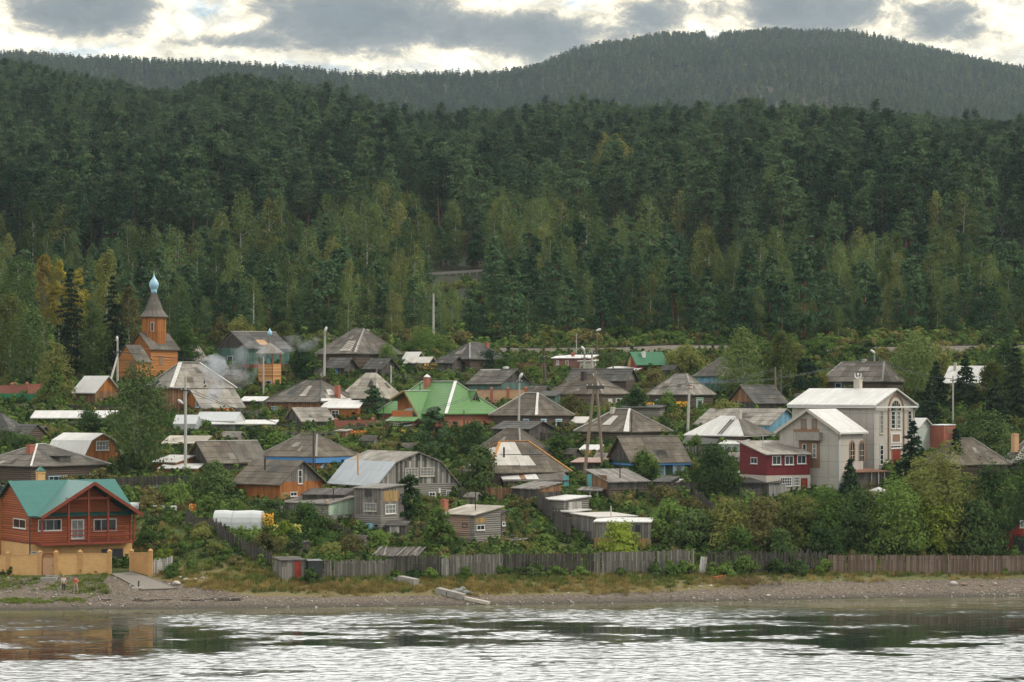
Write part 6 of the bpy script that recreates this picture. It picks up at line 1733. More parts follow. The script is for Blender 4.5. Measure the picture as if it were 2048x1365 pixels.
def brick_wall(name, label, pts, tops, mat, pmat, posts, cap=True, Y=None):
    """masonry fence: panels between piers with caps"""
    P3 = [(hit(*p) if Y is None else Vector(((p[0] - CX) / F * Y, Y, G((p[0] - CX) / F * Y, Y)))) for p in pts]
    c = P3[0].copy()
    e = empty(name, c, 0, label, 'wall')
    zt = [P(CX, t, p.y).z - c.z for t, p in zip(tops, P3)]
    for (a, za), (b, zb) in zip(zip(P3, zt), list(zip(P3, zt))[1:]):
        d = (b - a); d.z = 0; n = Vector((d.y, -d.x, 0)).normalized() * .1; a0, b0 = a - c, b - c
        z0, z1 = min(a0.z, b0.z) - .6, 0
        mb = MB(); A = Vector((a0.x, a0.y, 0)); B = Vector((b0.x, b0.y, 0))
        mb.hexa([A + n + Vector((0, 0, z0)), B + n + Vector((0, 0, z0)), B - n + Vector((0, 0, z0)), A - n + Vector((0, 0, z0)), A + n + Vector((0, 0, za)), B + n + Vector((0, 0, zb)), B - n + Vector((0, 0, zb)), A - n + Vector((0, 0, za))])
        mb.build('panel', mat, e)
        mb = MB(); k = 1.35
        mb.hexa([A + n * k + Vector((0, 0, za + .003)), B + n * k + Vector((0, 0, zb + .003)), B - n * k + Vector((0, 0, zb + .003)), A - n * k + Vector((0, 0, za + .003)), A + n * k + Vector((0, 0, za + .08)), B + n * k + Vector((0, 0, zb + .08)), B - n * k + Vector((0, 0, zb + .08)), A - n * k + Vector((0, 0, za + .08))])
        mb.build('coping', pmat, e)
    for a, za, on in zip(P3, zt, posts):
        if not on: continue
        q = a - c; mb = MB(); w = .2
        mb.box(q.x - w, q.y - w, q.z - .6, q.x + w, q.y + w, za + .22); mb.build('pier', pmat if pmat is not mat else mat, e)
        mb = MB(); mb.lathe((q.x, q.y, za + .222), [(.33, 0), (.33, .06), (.03, .28)], 4, math.pi / 4); mb.build('pier_cap', pmat, e)
    return e


BRICK_O = m_brick('orange_brick', (0.50, 0.25, 0.09), (0.57, 0.31, 0.12), (0.5, 0.36, 0.2))
w1 = brick_wall('brick_wall', 'yellow brick garden wall with an arched red gate in front of the riverside house', [(-60, 1152), (16, 1152), (80, 1151)], [1112, 1112, 1110], BRICK_Y, BRICK_O, (1, 1, 1))
w2 = brick_wall('brick_wall', 'yellow brick wall between the arched gate and the driveway', [(112, 1151), (160, 1150), (219, 1148)], [1110, 1109, 1108], BRICK_Y, BRICK_O, (1, 1, 1))
w3 = brick_wall('brick_wall', 'short orange brick wall sloping beside the driveway toward the white pickets', [(263, 1143), (301, 1152)], [1107, 1107], BRICK_O, BRICK_O, (1, 1))
q = hit(97, 1152); e = empty('garden_gate', q, 0, 'arched red steel gate in the yellow brick wall', 'gate')
m_ = q.y / F; wg = 14 * m_
mb = MB()
for a, b in zip(np.linspace(0, math.pi, 11), np.linspace(0, math.pi, 11)[1:]):
    mb.bar((wg * .95 * math.cos(a), 0, 1.75 + .45 * math.sin(a)), (wg * .95 * math.cos(b), 0, 1.75 + .45 * math.sin(b)), .14, .1)
for x in (-1, 1): mb.box(x * wg * .95 - .07, -.07, -.3, x * wg * .95 + .07, .07, 1.75)
mb.build('gate_frame', DKRED, e)
mb = MB(); mb.box(-wg * .86, -.03, .0, wg * .86, .03, 1.75); mb.build('gate_leaf', BRICK_P, e)
mb = MB(); mb.box(wg * .6, -.07, .9, wg * .7, -.03, 1.05); mb.build('handle', STEEL, e)
q = hit(100, 1160); e = empty('stone_step', q, 0, 'pale stone steps before the arched red gate', 'steps'); mb = MB(); mb.box(-.9, -.5, -.3, .7, .3, .22); mb.box(-.5, .3, -.3, .7, .9, .42); mb.build('steps', CONC2, e)

brick_wall('brick_wall', 'red brick wall with piers at the far left edge', [(-40, 800), (24, 800), (54, 799), (88, 797)], [772, 772, 771, 768], m_brick('pinkish_brick', (.34, .11, .08), (.40, .15, .11), (.34, .2, .16)), BRICK_R, (1, 1, 1, 1))
brick_wall('brick_wall', 'peach brick wall with red piers behind the green roof', [(925, 812), (983, 812), (1016, 812), (1052, 811)], [782, 781, 781, 780], BRICK_P, BRICK_R, (1, 1, 1, 1), Y=366)
brick_wall('brick_wall', 'low red brick wall left of the green roofed house', [(672, 860), (718, 860), (746, 860)], [843, 842, 842], BRICK_R, BRICK_R, (1, 1, 1))

# driveway slab
def sheet_on_ground(name, corners, mat, lift=.05, n=8, label=None, cat=None, kind=None):
    a, b, c, d = [hit(*p) for p in corners]
    v = []; 
    for k in (0, 1):
        for i in range(n + 1):
            for j in range(n + 1):
                p = a.lerp(b, i / n).lerp(d.lerp(c, i / n), j / n); v.append((p.x, p.y, G(p.x, p.y) + (lift if k == 0 else -.25)))
    N = (n + 1) ** 2; q = []
    for i in range(n):
        for j in range(n): k = i * (n + 1) + j; q.append((k, k + n + 1, k + n + 2, k + 1))
    rim = [i * (n + 1) for i in range(n + 1)] + [n * (n + 1) + j for j in range(1, n + 1)] + [i * (n + 1) + n for i in range(n - 1, -1, -1)] + [j for j in range(n - 1, 0, -1)]
    for x, y in zip(rim, rim[1:] + rim[:1]): q.append((x, y, y + N, x + N))
    me = np_mesh(name, v, q, [mat]); o = link(name, me); tag(o, label, cat, None, kind); return o


sheet_on_ground('driveway', [(222, 1150), (263, 1146), (356, 1180), (283, 1184)], m_panel('driveway_concrete', (.37, .33, .28), grid=(2, 2)), .10, kind='structure')
q = hit(277, 1178); e = empty('mooring_post', q, 0, 'short dark post at the foot of the driveway', 'post'); mb = MB(); mb.box(-.6, -.35, -.1, .5, .3, .14); mb.build('slab', CREAM, e); mb = MB(); mb.tube([(0, 0, .1), (.02, 0, .75)], .08, 7); mb.build('post', STEEL, e)

POLE_C = m_plain('pole_concrete', (0.40, 0.38, 0.34), .9, .15)
POLE_W = m_plain('pole_wood', (0.21, 0.165, 0.12), .9, .25)
POLE_D = m_plain('pole_dark_wood', (0.075, 0.062, 0.052), .9, .25)
INS = m_plain('insulator', (0.55, 0.55, 0.53), .3, .1)
TOPS = {}


def pole(key, label, px, yb, yt, wpx, mat, lean=0.0, arms=(), lamp=None, strut=None, name='utility_pole', ins=3, aw=.8, armc=None, yr=None):
    b = hit(px, yb); m = b.y / F; H = (yb - yt) * m
    e = empty(name, b, 0, label, 'pole'); r = max(.07, wpx * m / 2)
    mb = MB(); mb.tube([(0, 0, -.6), (lean * m, 0, H)], [r, r * .72], 8); mb.build('pole', mat, e)
    tops = []
    for f_ in arms:
        z = H * f_; x = lean * m * f_
        mb = MB(); mb.box(x - aw, -r - .1, z - .05, x + aw, -r - .02, z + .05); mb.build('crossarm', armc or POLE_D, e)
        for k in range(ins):
            xx = x - aw * .9 + 1.8 * aw * k / max(1, ins - 1); mb = MB(); mb.lathe((xx, -r - .06, z + .05), [(.03, 0), (.06, .06), (.05, .14), (.02, .2)], 8); mb.build('insulator', INS, e); tops.append(b + Vector((xx, -r - .06, z + .25)))
    if not arms: tops = [b + Vector((lean * m, 0, H * .97)), b + Vector((lean * m, 0, H * .92))]
    if lamp:
        dx, dy = lamp[0] * m, -lamp[1] * m; z = H + dy
        mb = MB(); mb.tube([(lean * m, 0, H - .15), (lean * m + dx * .5, -.2, z - .05), (lean * m + dx, -.35, z)], .03, 6); mb.build('lamp_arm', GREYP, e)
        mb = MB(); mb.lathe((0, 0, 0), [(.05, -.45), (.17, -.25), (.2, .05), (.15, .3), (.05, .42)], 10)
        mm = Matrix.Translation((lean * m + dx, -.35, z)) @ Matrix.Rotation(lamp[2] if len(lamp) > 2 else .5, 4, 'Y'); mb.v = [tuple(mm @ Vector(p)) for p in mb.v]
        mb.build('lamp_head', WHITE, e, smooth=True)
    if strut:
        q = hit(strut, yb + 6) - b; mb = MB(); mb.tube([(q.x, q.y, q.z - .4), (0, 0, H * .62)], [r, r * .8], 7); mb.build('strut', mat, e)
    TOPS[key] = tops
    return e


pole('a', 'white concrete pole with a lamp arm in the left garden', 371, 952, 755, 7, POLE_C, arms=(.86,), lamp=(-9, 50, -.9), aw=.5, ins=2)
pole('b', 'braced concrete pole with a round white lamp by the church', 235, 768, 680, 5, POLE_C, arms=(.7,), lamp=(0, -1, 0), strut=216, aw=.6)
pole('c', 'tall concrete pole between the bell tower and the beige roof', 648, 770, 663, 5.5, POLE_C, lean=2, lamp=(2, -3, .3))
pole('d', 'pale concrete pole standing in front of the bell tower', 527, 797, 714, 4, POLE_C)
pole('e', 'very tall concrete pole at the edge of the wood', 867, 700, 588, 5, POLE_C)
pole('f', 'dark tall pole above the dark roofed teal house', 506, 690, 588, 3.5, POLE_C, lean=2)
pole('g', 'concrete pole with an oval white lamp in front of the brown hip roof', 1037, 872, 757, 5, POLE_C, lean=2, arms=(.93,), lamp=(3, -5, .5), aw=.35, ins=2)
pole('h', 'concrete pole with red insulators left of the pale hip roof', 1375, 870, 768, 6, POLE_C, lean=4, arms=(.97, .9), aw=.35, ins=2, armc=DKRED)
pole('i', 'bare pale pole leaning beside the dark gable roof', 1553, 818, 735, 4, POLE_W, lean=-3)
pole('j', 'lamp pole half hidden in trees above the white mansion', 1749, 780, 710, 4, POLE_C, lamp=(-4, -6, -.9))
pole('k', 'dark wooden pole in front of the blue eaved house', 627, 962, 862, 4.5, POLE_D)
pole('l', 'dark pole left of the orange attic balcony', 767, 900, 815, 3, POLE_D)
pole('m', 'thin dark pole before the brick wall of the green roofed house', 928, 880, 822, 2.6, POLE_D)
pole('n', 'leaning old timber pole beside the beige hip roof', 744, 800, 738, 4, POLE_W, lean=10)
pole('o', 'short pale concrete pole right of the steep dark shed', 782, 780, 732, 4, POLE_C)
pole('p', 'concrete pole with many insulators left of the long grey roof', 1169, 775, 702, 5, POLE_C, arms=(.9, .8), lamp=(-3, -4, -.6), aw=.45)
pole('q', 'second concrete pole left of the long grey roof, slightly right', 1184, 775, 704, 5, POLE_C, arms=(.93,), aw=.45)
pole('r', 'dark pole with a brace in front of the long grey roof', 1226, 780, 705, 3, POLE_D, strut=1236)
pole('s', 'dark twin pole beside the railway', 1088, 772, 692, 4, POLE_D, arms=(.7,), strut=1094)
pole('t', 'dark pole standing on the roof side of the white banded hip roof', 1263, 905, 825, 2.6, POLE_D)
pole('u', 'concrete pole with lights among the spruces at right', 1906, 850, 752, 4, POLE_C, arms=(.9,), aw=.4)
pole('v', 'thin pale pole at the foot of the birches above the railway', 1194, 722, 662, 1.6, POLE_W, lamp=(3, -1, 1.2))
pole('w', 'thin birch white pole by the railway left of the other', 1153, 722, 668, 2.2, POLE_C)
b = hit(1189, 960); m_ = b.y / F
e = empty('timber_pole', b, 0, 'tall leaning timber pole with two legs meeting at the top', 'pole')
Ht = (960 - 742) * m_
for sx, nm in ((-22, 'leg'), (20, 'leg')):
    mb = MB(); mb.tube([(sx * m_, .0 if sx < 0 else .4, -.6), (2.5 * m_ + (0 if sx < 0 else .02), .2, Ht * (1.0 if sx < 0 else .93))], [.23, .15], 8); mb.build(nm, POLE_W, e)
mb = MB(); mb.box(-1.0, -.15, Ht * .83, 1.2, -.05, Ht * .86); mb.build('crossarm', POLE_D, e)
mb = MB(); mb.tube([(2.5 * m_, .2, Ht - .5), (0, .15, Ht + .9)], .06, 6); mb.build('top_spike', RUSTY, e)
tl = []
for k in range(4):
    mb = MB(); x = -.9 + .65 * k; mb.lathe((x, -.1, Ht * .86), [(.03, 0), (.07, .07), (.05, .16), (.02, .2)], 8); mb.build('insulator', INS, e); tl.append(b + Vector((x, -.1, Ht * .86 + .2)))
TOPS['z'] = tl
WIRE = m_plain('wire', (0.05, 0.05, 0.05), .6, .1)


def wire(a, b, sag=.03, label=None):
    L = (b - a).length; pts = [a.lerp(b, t) - Vector((0, 0, sag * L * 4 * t * (1 - t))) for t in np.linspace(0, 1, 9)]
    o = MB().tube([p - a for p in pts], .03, 3, False).build('power_line', WIRE); o.location = a
    return tag(o, label, 'wire', 'overhead wires between poles')


for s_, t_ in (('a', 'k'), ('b', 'a'), ('d', 'c'), ('c', 'o'), ('z', 'h'), ('g', 'z'), ('p', 's'), ('k', 'g'), ('h', 'i'), ('h', 'j'), ('j', 'u'), ('b', 'd'), ('q', 'r'), ('c', 'g'), ('n', 'g')):
    A, B = TOPS[s_], TOPS[t_]
    for k in range(2): wire(A[k % len(A)], B[k % len(B)], .022, 'thin dark overhead wire sagging between two poles of the village')
x0 = P(2200, 830, 352)
for k in range(3): wire(TOPS['u'][k % len(TOPS['u'])], x0 + Vector((0, k * .5, k * .3)), .02, 'thin overhead wire running off the right edge from the pole among spruces')

# ladder lying on the white roof slope
bq = WHH; a, b_, c_, d_ = bq.slopes['f']
f_ = lambda u, v: a.lerp(b_, u).lerp(d_.lerp(c_, u), v)
n_ = (b_ - a).cross(d_ - a).normalized(); n_ = n_ if n_.z > 0 else -n_
lo, hi = bq.M @ (f_(.60, .04) + n_ * .08), bq.M @ (f_(.78, .80) + n_ * .08)
e = empty('roof_ladder', lo, 0, 'dark wooden ladder lying up the white roof slope', 'ladder')
d = hi - lo; sd = d.cross(bq.M.to_3x3() @ n_).normalized() * .24
mb = MB(); mb.bar(sd, d + sd, .07, .07); mb.bar(-sd, d - sd, .07, .07); mb.build('rails', POLE_D, e)
mb = MB()
for k in range(1, 12): mb.bar(d * (k / 12) - sd, d * (k / 12) + sd, .05, .05)
mb.build('rungs', POLE_D, e)

# greenhouses, covers
FILM = m_plain('white_film', (0.48, 0.49, 0.48), .45, .08)
def tunnel(label, xl, xr, yb, yt, depth, name='greenhouse', th=8):
    b = hit((xl + xr) / 2, yb); m = b.y / F; L = (xr - xl) * m; h = (yb - yt) * m; w = depth / 2
    e = empty(name, b, -math.radians(th), label, 'greenhouse')
    ts = np.linspace(0, math.pi, 11); mb = MB(); nseg = max(2, int(L / .9))
    for i in range(nseg):
        x0, x1 = -L / 2 + L * i / nseg, -L / 2 + L * (i + 1) / nseg; s0, s1 = (1 + .025 * math.sin(i * 2.1)), (1 + .025 * math.sin((i + 1) * 2.1))
        for p, q in zip(ts, ts[1:]): mb.poly((x0, -w * math.cos(p), h * s0 * math.sin(p) ** .8 - .05), (x1, -w * math.cos(p), h * s1 * math.sin(p) ** .8 - .05), (x1, -w * math.cos(q), h * s1 * math.sin(q) ** .8 - .05), (x0, -w * math.cos(q), h * s0 * math.sin(q) ** .8 - .05))
    mb.build('cover', FILM, e, smooth=True)
    for sx in (-1, 1):
        mb = MB(); pts = [(sx * L / 2, -w * math.cos(p), h * math.sin(p) ** .8 - .05) for p in ts]; mb.poly(*(pts if sx < 0 else pts[::-1])); mb.build('end_wall', FILM, e)
    for i in range(0, nseg + 1, 2):
        x0 = -L / 2 + L * i / nseg; mb = MB(); mb.tube([(x0, -w * 1.01 * math.cos(p), h * 1.012 * math.sin(p) ** .8 - .05) for p in ts], .02, 4, False); mb.build('hoop', GREYP, e)
    return e


tunnel('white arched plastic greenhouse tunnel in the garden above the grassy bank', 430, 527, 1058, 1021, 2.6)
tunnel('small low white tunnel cover beside the teal roof', 253, 281, 1018, 1005, 1.2)
tunnel('low white tunnel cover on the garden right of the teal roofed house', 303, 353, 1025, 1012, 1.2)
b = Bld('covered_beds', 'long wavy white sheet cover over garden beds at left', 'cover', 62, 232, 268, 8, 856, 836, d=4); b.mono(b.ze, b.ze + .95, 'x', WROOF)
for x in np.linspace(-b.W / 2 + .4, b.W / 2 - .4, 6): b.add(MB().box(x - .05, -b.D / 2 + .2, -.5, x + .05, -b.D / 2 + .3, b.ze - .1), 'post', PL_D)
b = Bld('greenhouse', 'low white sheeted greenhouse with a faceted roof right of the concrete lamp pole', 'greenhouse', 388, 470, 492, 30, 862, 842, oh=.1); b.gable(824, 'x', FILM); b.walls(FILM)
b = Bld('covered_beds', 'flat white sheet cover on posts in the middle left garden', 'cover', 420, 552, 566, 6, 866, 848, d=4); b.mono(b.ze, b.ze + .5, 'x', WROOF)
for x in np.linspace(-b.W / 2 + .4, b.W / 2 - .4, 5): b.add(MB().box(x - .05, -b.D / 2 + .2, -.5, x + .05, -b.D / 2 + .3, b.ze - .1), 'post', PL_D)
b = Bld('greenhouse', 'small glazed greenhouse frame left of the white sheet covers', 'greenhouse', 346, 392, 404, 20, 868, 848, oh=.05); b.gable(830, 'x', FILM); b.walls(m_plain('old_film', (.36, .38, .37), .4, .2))

# water barrel
q = hit(738, 1064); e = empty('water_barrel', q + Vector((0, -.3, 0)), 0, 'blue metal barrel under the grey plank shed', 'barrel'); mb = MB(); mb.lathe((0, 0, 0), [(.4, -.1), (.4, .3), (.42, .32), (.4, .34), (.4, .62), (.42, .64), (.4, .66), (.4, .95), (.36, .96)], 14); mb.build('drum', m_plain('barrel_blue', (.12, .27, .36), .5, .2), e)
q = hit(806, 872); e = empty('yellow_crate', q, .2, 'yellow plastic crate by the veranda of the green roofed house', 'crate'); mb = MB(); mb.box(-.45, -.35, 0, .45, .35, .06); mb.box(-.45, -.35, .06, .45, -.3, .75); mb.box(-.45, .3, .06, .45, .35, .75); mb.box(-.45, -.3, .06, -.4, .3, .75); mb.box(.4, -.3, .06, .45, .3, .75); mb.build('crate', m_plain('yellow_plastic', (.62, .40, .05), .5, .1), e)

# ---- railway, barrier, forest track
def strip(name, pts, w0, h, mat, kind='structure', n=40):
    us_ = np.linspace(pts[0][0], pts[-1][0], n); ys_ = np.interp(us_, [p[0] for p in pts], [p[1] for p in pts])
    mb = MB(); prev = None
    for u_, y_ in zip(us_, ys_):
        x = (u_ - CX) / F * y_; g = G(x, y_); g2 = G(x, y_ + w0)
        zt = max(g, g2) + h
        cur = [(x, y_ - h * 1.4, g - .5), (x, y_, zt), (x, y_ + w0, zt), (x, y_ + w0 + h * 1.4, g2 - .5)]
        if prev:
            for k in range(3): mb.poly(prev[k], cur[k], cur[k + 1], prev[k + 1])
        prev = cur
    o = mb.build(name, mat); tag(o, kind=kind); return us_, ys_


BALLAST = m_plain('ballast', (.21, .185, .15), .95, .35)
pr = [(1000, 421), (1040, 421), (1500, 423), (2200, 424)]
us_, ys_ = strip('railway_embankment', pr, 3.6, .75, BALLAST)
RAIL = m_plain('rail_steel', (.05, .04, .035), .5, .2)
mb = MB()
for off in (1.0, 2.5):
    pts = []
    for u_, y_ in zip(us_, ys_): x = (u_ - CX) / F * y_; pts.append((x, y_ + off, max(G(x, y_), G(x, y_ + 3.6)) + .86))
    for p, q in zip(pts, pts[1:]): mb.bar(p, q, .12, .2)
o = mb.build('railway_track', RAIL); tag(o, kind='structure')
strip('forest_road', [(1380, 672), (1650, 668), (2150, 700)], 5, .5, m_plain('forest_road', (.34, .33, .31), .95, .2), n=24)
e = empty('road_barrier', hit(912, 552), 0, 'pale concrete road barrier in a gap of the wood', 'barrier'); o0 = e.location.copy()
qa, qb = P(853, 549, o0.y) - o0, P(972, 541, o0.y + 2) - o0
mb = MB(); mb.bar(qa, qb, .5, .55); mb.build('beam', CONC2, e)
for t in np.linspace(.04, .96, 9):
    p = qa.lerp(qb, t); mb = MB(); mb.box(p.x - .15, p.y - .2, p.z - 3.5, p.x + .15, p.y + .2, p.z - .28); mb.build('post', CONC2, e)

# ---- shore: stones, concrete, logs
def rock(name, label, px, py, wpx, mat, seed, flat=.55, group=None, cat='stone'):
    r = np.random.default_rng(seed); b = hit(px, py); s = wpx * b.y / F / 2
    import bmesh
    bm = bmesh.new(); bmesh.ops.create_icosphere(bm, subdivisions=2, radius=1)
    dirs = r.normal(0, 1, (5, 3))
    for v in bm.verts:
        k = 1 + .16 * sum(math.sin(2.2 * v.co.dot(Vector(d)) + i) for i, d in enumerate(dirs)) / 2
        v.co = Vector((v.co.x * s * k, v.co.y * s * k * .8, v.co.z * s * flat * k + s * flat * .45))
    me = bpy.data.meshes.new(name); bm.to_mesh(me); bm.free(); me.materials.append(mat)
    o = link(name, me, None, b, r.uniform(0, 6)); return tag(o, label, cat, group)


STONE = m_plain('pale_stone', (.40, .37, .33), .95, .25); STONE_D = m_plain('brown_stone', (.22, .15, .11), .95, .25)
rock('boulder', 'rounded pale boulder on the gravel below the reddish fence', 1908, 1171, 16, STONE, 1)
rock('boulder', 'flat brown boulder right of the pale boulder on the shore', 1929, 1172, 17, STONE_D, 2, .4)
rock('stone', 'white stone on the gravel below the dead brush', 1422, 1175, 8, CREAM, 3)
rock('stone', 'small pale stone left of the white stone near the dead brush', 1400, 1175, 9, STONE, 4, .4)
rock('stone', 'flat grey stone at the waterline right of the dead brush', 1536, 1192, 13, STONE, 5, .3)
rock('stone', 'small pale stone at the far right of the gravel', 1990, 1170, 8, STONE, 6)
for k, (x, y, w_) in enumerate([(352, 1170, 20), (372, 1163, 14), (390, 1160, 9), (361, 1157, 10), (405, 1158, 8)]):
    rock('rubble', 'pale rubble block in the weeds right of the driveway', x, y, w_, STONE, 20 + k, .5, 'rubble right of the driveway', 'rubble')
for k in range(70):
    x = R.uniform(10, 2040); ys0 = np.interp(x, [0, 450, 900, 1250, 2048], [1214, 1207, 1202, 1196, 1187]); y = ys0 - abs(R.gauss(0, 11)) + 1
    rock('pebble', 'small grey cobble lying on the shore gravel', x, y, R.uniform(2.2, 5.0), R.choice([STONE, STONE, STONE_D]), 50 + k, .5, 'cobbles on the shore gravel')
for k in range(16):
    rock('pebble', 'pale pebble breaking the shallow water at far right', R.uniform(1950, 2045), R.uniform(1189, 1193), R.uniform(2, 4), CREAM, 300 + k, .5, 'pebbles in the shallows at far right')
def beam(label, x0, y0, x1, y1, w, h, mat, name='concrete_beam', cat='concrete block', lift=.0, group=None):
    a, b = hit(x0, y0), hit(x1, y1); e = link(name, None) if False else None
    mb = MB(); d = b - a; c = a
    p, q = Vector((0, 0, h * .4 + lift)), d + Vector((0, 0, h * .4 + lift)); mb.bar(p, q, w, h); mid = p.lerp(q, .5); mb.bar(mid + Vector((0, -w * .5 - .03, 0)), mid + Vector((0, -w * .5 - .005, 0)), w * .5, h * .7)
    o = mb.build(name, mat, loc=a); return tag(o, label, cat, group)


beam('broken concrete beam, inland end piece, by the grey stone heap', 876, 1186, 897, 1192, .8, .6, CONC2)
beam('long concrete beam piece lying before the grey stone heap', 898, 1193, 928, 1200, .8, .6, CONC2)
beam('thin concrete beam piece reaching down to the water', 930, 1201, 978, 1210, .5, .3, CREAM)
beam('pale concrete block on the dry grass left of the stone heap', 800, 1164, 833, 1172, .9, .7, CONC2)
beam('small concrete block half sunk beside the larger pale block', 780, 1163, 795, 1164, .5, .4, CONC2)
beam('orange driftwood log at the edge of the dead brush', 1428, 1162, 1448, 1158, .4, .35, PL_O, 'driftwood', 'log')
for k, (x, y, w_) in enumerate([(905, 1188, 18), (918, 1186, 20), (932, 1188, 18), (942, 1190, 12), (925, 1182, 16), (912, 1182, 13)]):
    rock('boulder', 'grey boulder in the stone heap behind the concrete beams', x, y, w_, m_plain('grey_stone', (.20, .20, .195), .95, .3), 80 + k, .55, 'grey stone heap on the shore')
# drift line of dark sticks
for k in range(26):
    x = R.uniform(180, 480); y = 1203 - abs(x - 350) * .012 + R.uniform(-2, 2); a = hit(x, y); L = R.uniform(.5, 1.6)
    o = MB().bar((-L / 2, 0, .05), (L / 2, R.uniform(-.2, .2), .06), .07, .06).build('driftwood_stick', POLE_D, loc=a); tag(o, 'dark stick washed up along the left drift line', 'stick', 'sticks along the drift line')
# lumber pile right of the chimney shed
q = hit(1018, 1092)
for k in range(9):
    a = R.uniform(-.6, .9); o = MB().bar((-R.uniform(.8, 1.6), R.uniform(-.5, .5), .1 + .07 * k), (R.uniform(.6, 1.5), R.uniform(-.6, .6), .05 + .1 * k + R.uniform(0, .4)), .16, .05).build('old_board', R.choice([PL_W, PL_G, PL_B]), loc=q + Vector((a, R.uniform(-.5, .5), 0))); tag(o, 'loose old board in the heap right of the brick chimney shed', 'board', 'heap of old boards')

# ================================================================== the two people on the shore
def person(px, py, hpx, face, label, shirt, trousers, pose, hair):
    b = hit(px, py); H = hpx * b.y / F; k = H / 1.75
    def skin(name, verts, edges, mat, parent, sub=1):
        me = bpy.data.meshes.new(name); me.from_pydata([v[:3] for v in verts], edges, [])
        o = link(name, me, parent); md = o.modifiers.new('skin', 'SKIN'); md.use_smooth_shade = True
        for i, v in enumerate(verts):
            sv = me.skin_vertices[0].data[i]; sv.radius = (v[3], v[4] if len(v) > 4 else v[3]); sv.use_root = (i == 0)
        if sub: s2 = o.modifiers.new('sub', 'SUBSURF'); s2.levels = sub; s2.render_levels = sub
        me.materials.append(mat); return o
    e = empty('person', b, face, label, 'person'); e.scale = (k, k, k)
    V = [(0, 0, .93, .13, .10), (0, 0, 1.12, .125, .095), (0, 0, 1.36, .16, .10), (0, 0, 1.47, .06), (0, -.01, 1.55, .055), (0, -.015, 1.63, .085, .10), (0, -.01, 1.71, .075, .085)]
    E = [(0, 1), (1, 2), (2, 3), (3, 4), (4, 5), (5, 6)]
    for s in (-1, 1):
        j = len(V); V += [(s * .1, 0, .86, .085), (s * .11, -.02 + pose[0] * s * .12, .48, .06), (s * .115, pose[0] * s * .2, .09, .042), (s * .12, pose[0] * s * .2 - .16, .04, .035, .03)]
        E += [(0, j), (j, j + 1), (j + 1, j + 2), (j + 2, j + 3)]
        j = len(V); ex = pose[1] if s > 0 else pose[2]
        sh = (s * .19, 0, 1.38); el = (s * (.24 + .12 * ex), -.02 - .05 * ex, 1.12 + .06 * ex); hd = (s * (.25 - .05 * ex), -.08 - .18 * ex, .86 + .3 * ex)
        V += [sh + (.055,), el + (.042,), hd + (.03,), (hd[0], hd[1] - .02, hd[2] - .08, .034, .018)]
        E += [(2, j), (j, j + 1), (j + 1, j + 2), (j + 2, j + 3)]
        for f in range(5):
            t = len(V); dx = (-.03 + .02 * f) if f < 4 else .045 * -s
            V += [(hd[0] + dx, hd[1] - .025 - (.02 if f == 4 else 0), hd[2] - (.12 + .006 * (f % 3) if f < 4 else .09), .009), (hd[0] + dx * 1.1, hd[1] - .045, hd[2] - (.16 + .008 * (f % 3) if f < 4 else .12), .008)]
            E += [(j + 3, t), (t, t + 1)]
    body = skin('body', V, E, m_plain('skin', (.42, .25, .18), .6, .1), e)
    skin('shirt', [(0, 0, .90, .155, .125), (0, 0, 1.12, .15, .12), (0, 0, 1.37, .185, .125), (0, 0, 1.45, .085)] + [q for s in (-1, 1) for q in ((s * .20, 0, 1.38, .075), (s * (.235 + .1 * (pose[1] if s > 0 else pose[2])), -.02, 1.15, .062))], [(0, 1), (1, 2), (2, 3), (2, 4), (4, 5), (2, 6), (6, 7)], shirt, e)
    skin('trousers', [(0, 0, .94, .15, .12)] + [q for s in (-1, 1) for q in ((s * .1, 0, .84, .105), (s * .11, -.02 + pose[0] * s * .12, .48, .08), (s * .115, pose[0] * s * .2, .12, .062))], [(0, 1), (1, 2), (2, 3), (0, 4), (4, 5), (5, 6)], trousers, e)
    mb = MB(); mb.lathe((0, .012, 1.60), [(.088, 0), (.098, .06), (.085, .12), (.04, .16)], 12); mb.build('hair', hair, e, smooth=True)
    mb = MB(); mb.hexa([(-.015, -.125, 1.60), (.015, -.125, 1.60), (.012, -.09, 1.60), (-.012, -.09, 1.60), (-.008, -.105, 1.65), (.008, -.105, 1.65), (.008, -.09, 1.65), (-.008, -.09, 1.65)]); mb.build('nose', MATS['skin'], e)
    for s in (-1, 1):
        m1 = MB(); m1.lathe((s * .035, -.105, 1.645), [(.012, -.01), (.014, 0), (.01, .01)], 6); m1.build('eye', STEEL, e)
        m1 = MB(); m1.box(s * .088 - .01, -.02, 1.61, s * .088 + .01, .02, 1.66); m1.build('ear', MATS['skin'], e)
    m1 = MB(); m1.box(-.025, -.112, 1.575, .025, -.098, 1.583); m1.build('mouth', DKRED, e)
    return e


person(127, 1186, 34, .5, 'person in a pale shirt and dark trousers standing on the gravel by the wall', m_plain('pale_shirt', (.50, .47, .44), .8, .1), m_plain('dark_trousers', (.045, .05, .045), .8, .1), (0.1, .1, .2), m_plain('grey_hair', (.25, .23, .2), .8))
person(152, 1188, 35, -.6, 'person in a red top with a white sleeve walking near the driveway', m_plain('red_top', (.52, .085, .05), .8, .1), m_plain('beige_trousers', (.32, .26, .20), .8, .1), (.8, .9, .3), m_plain('dark_hair', (.05, .035, .025), .8))


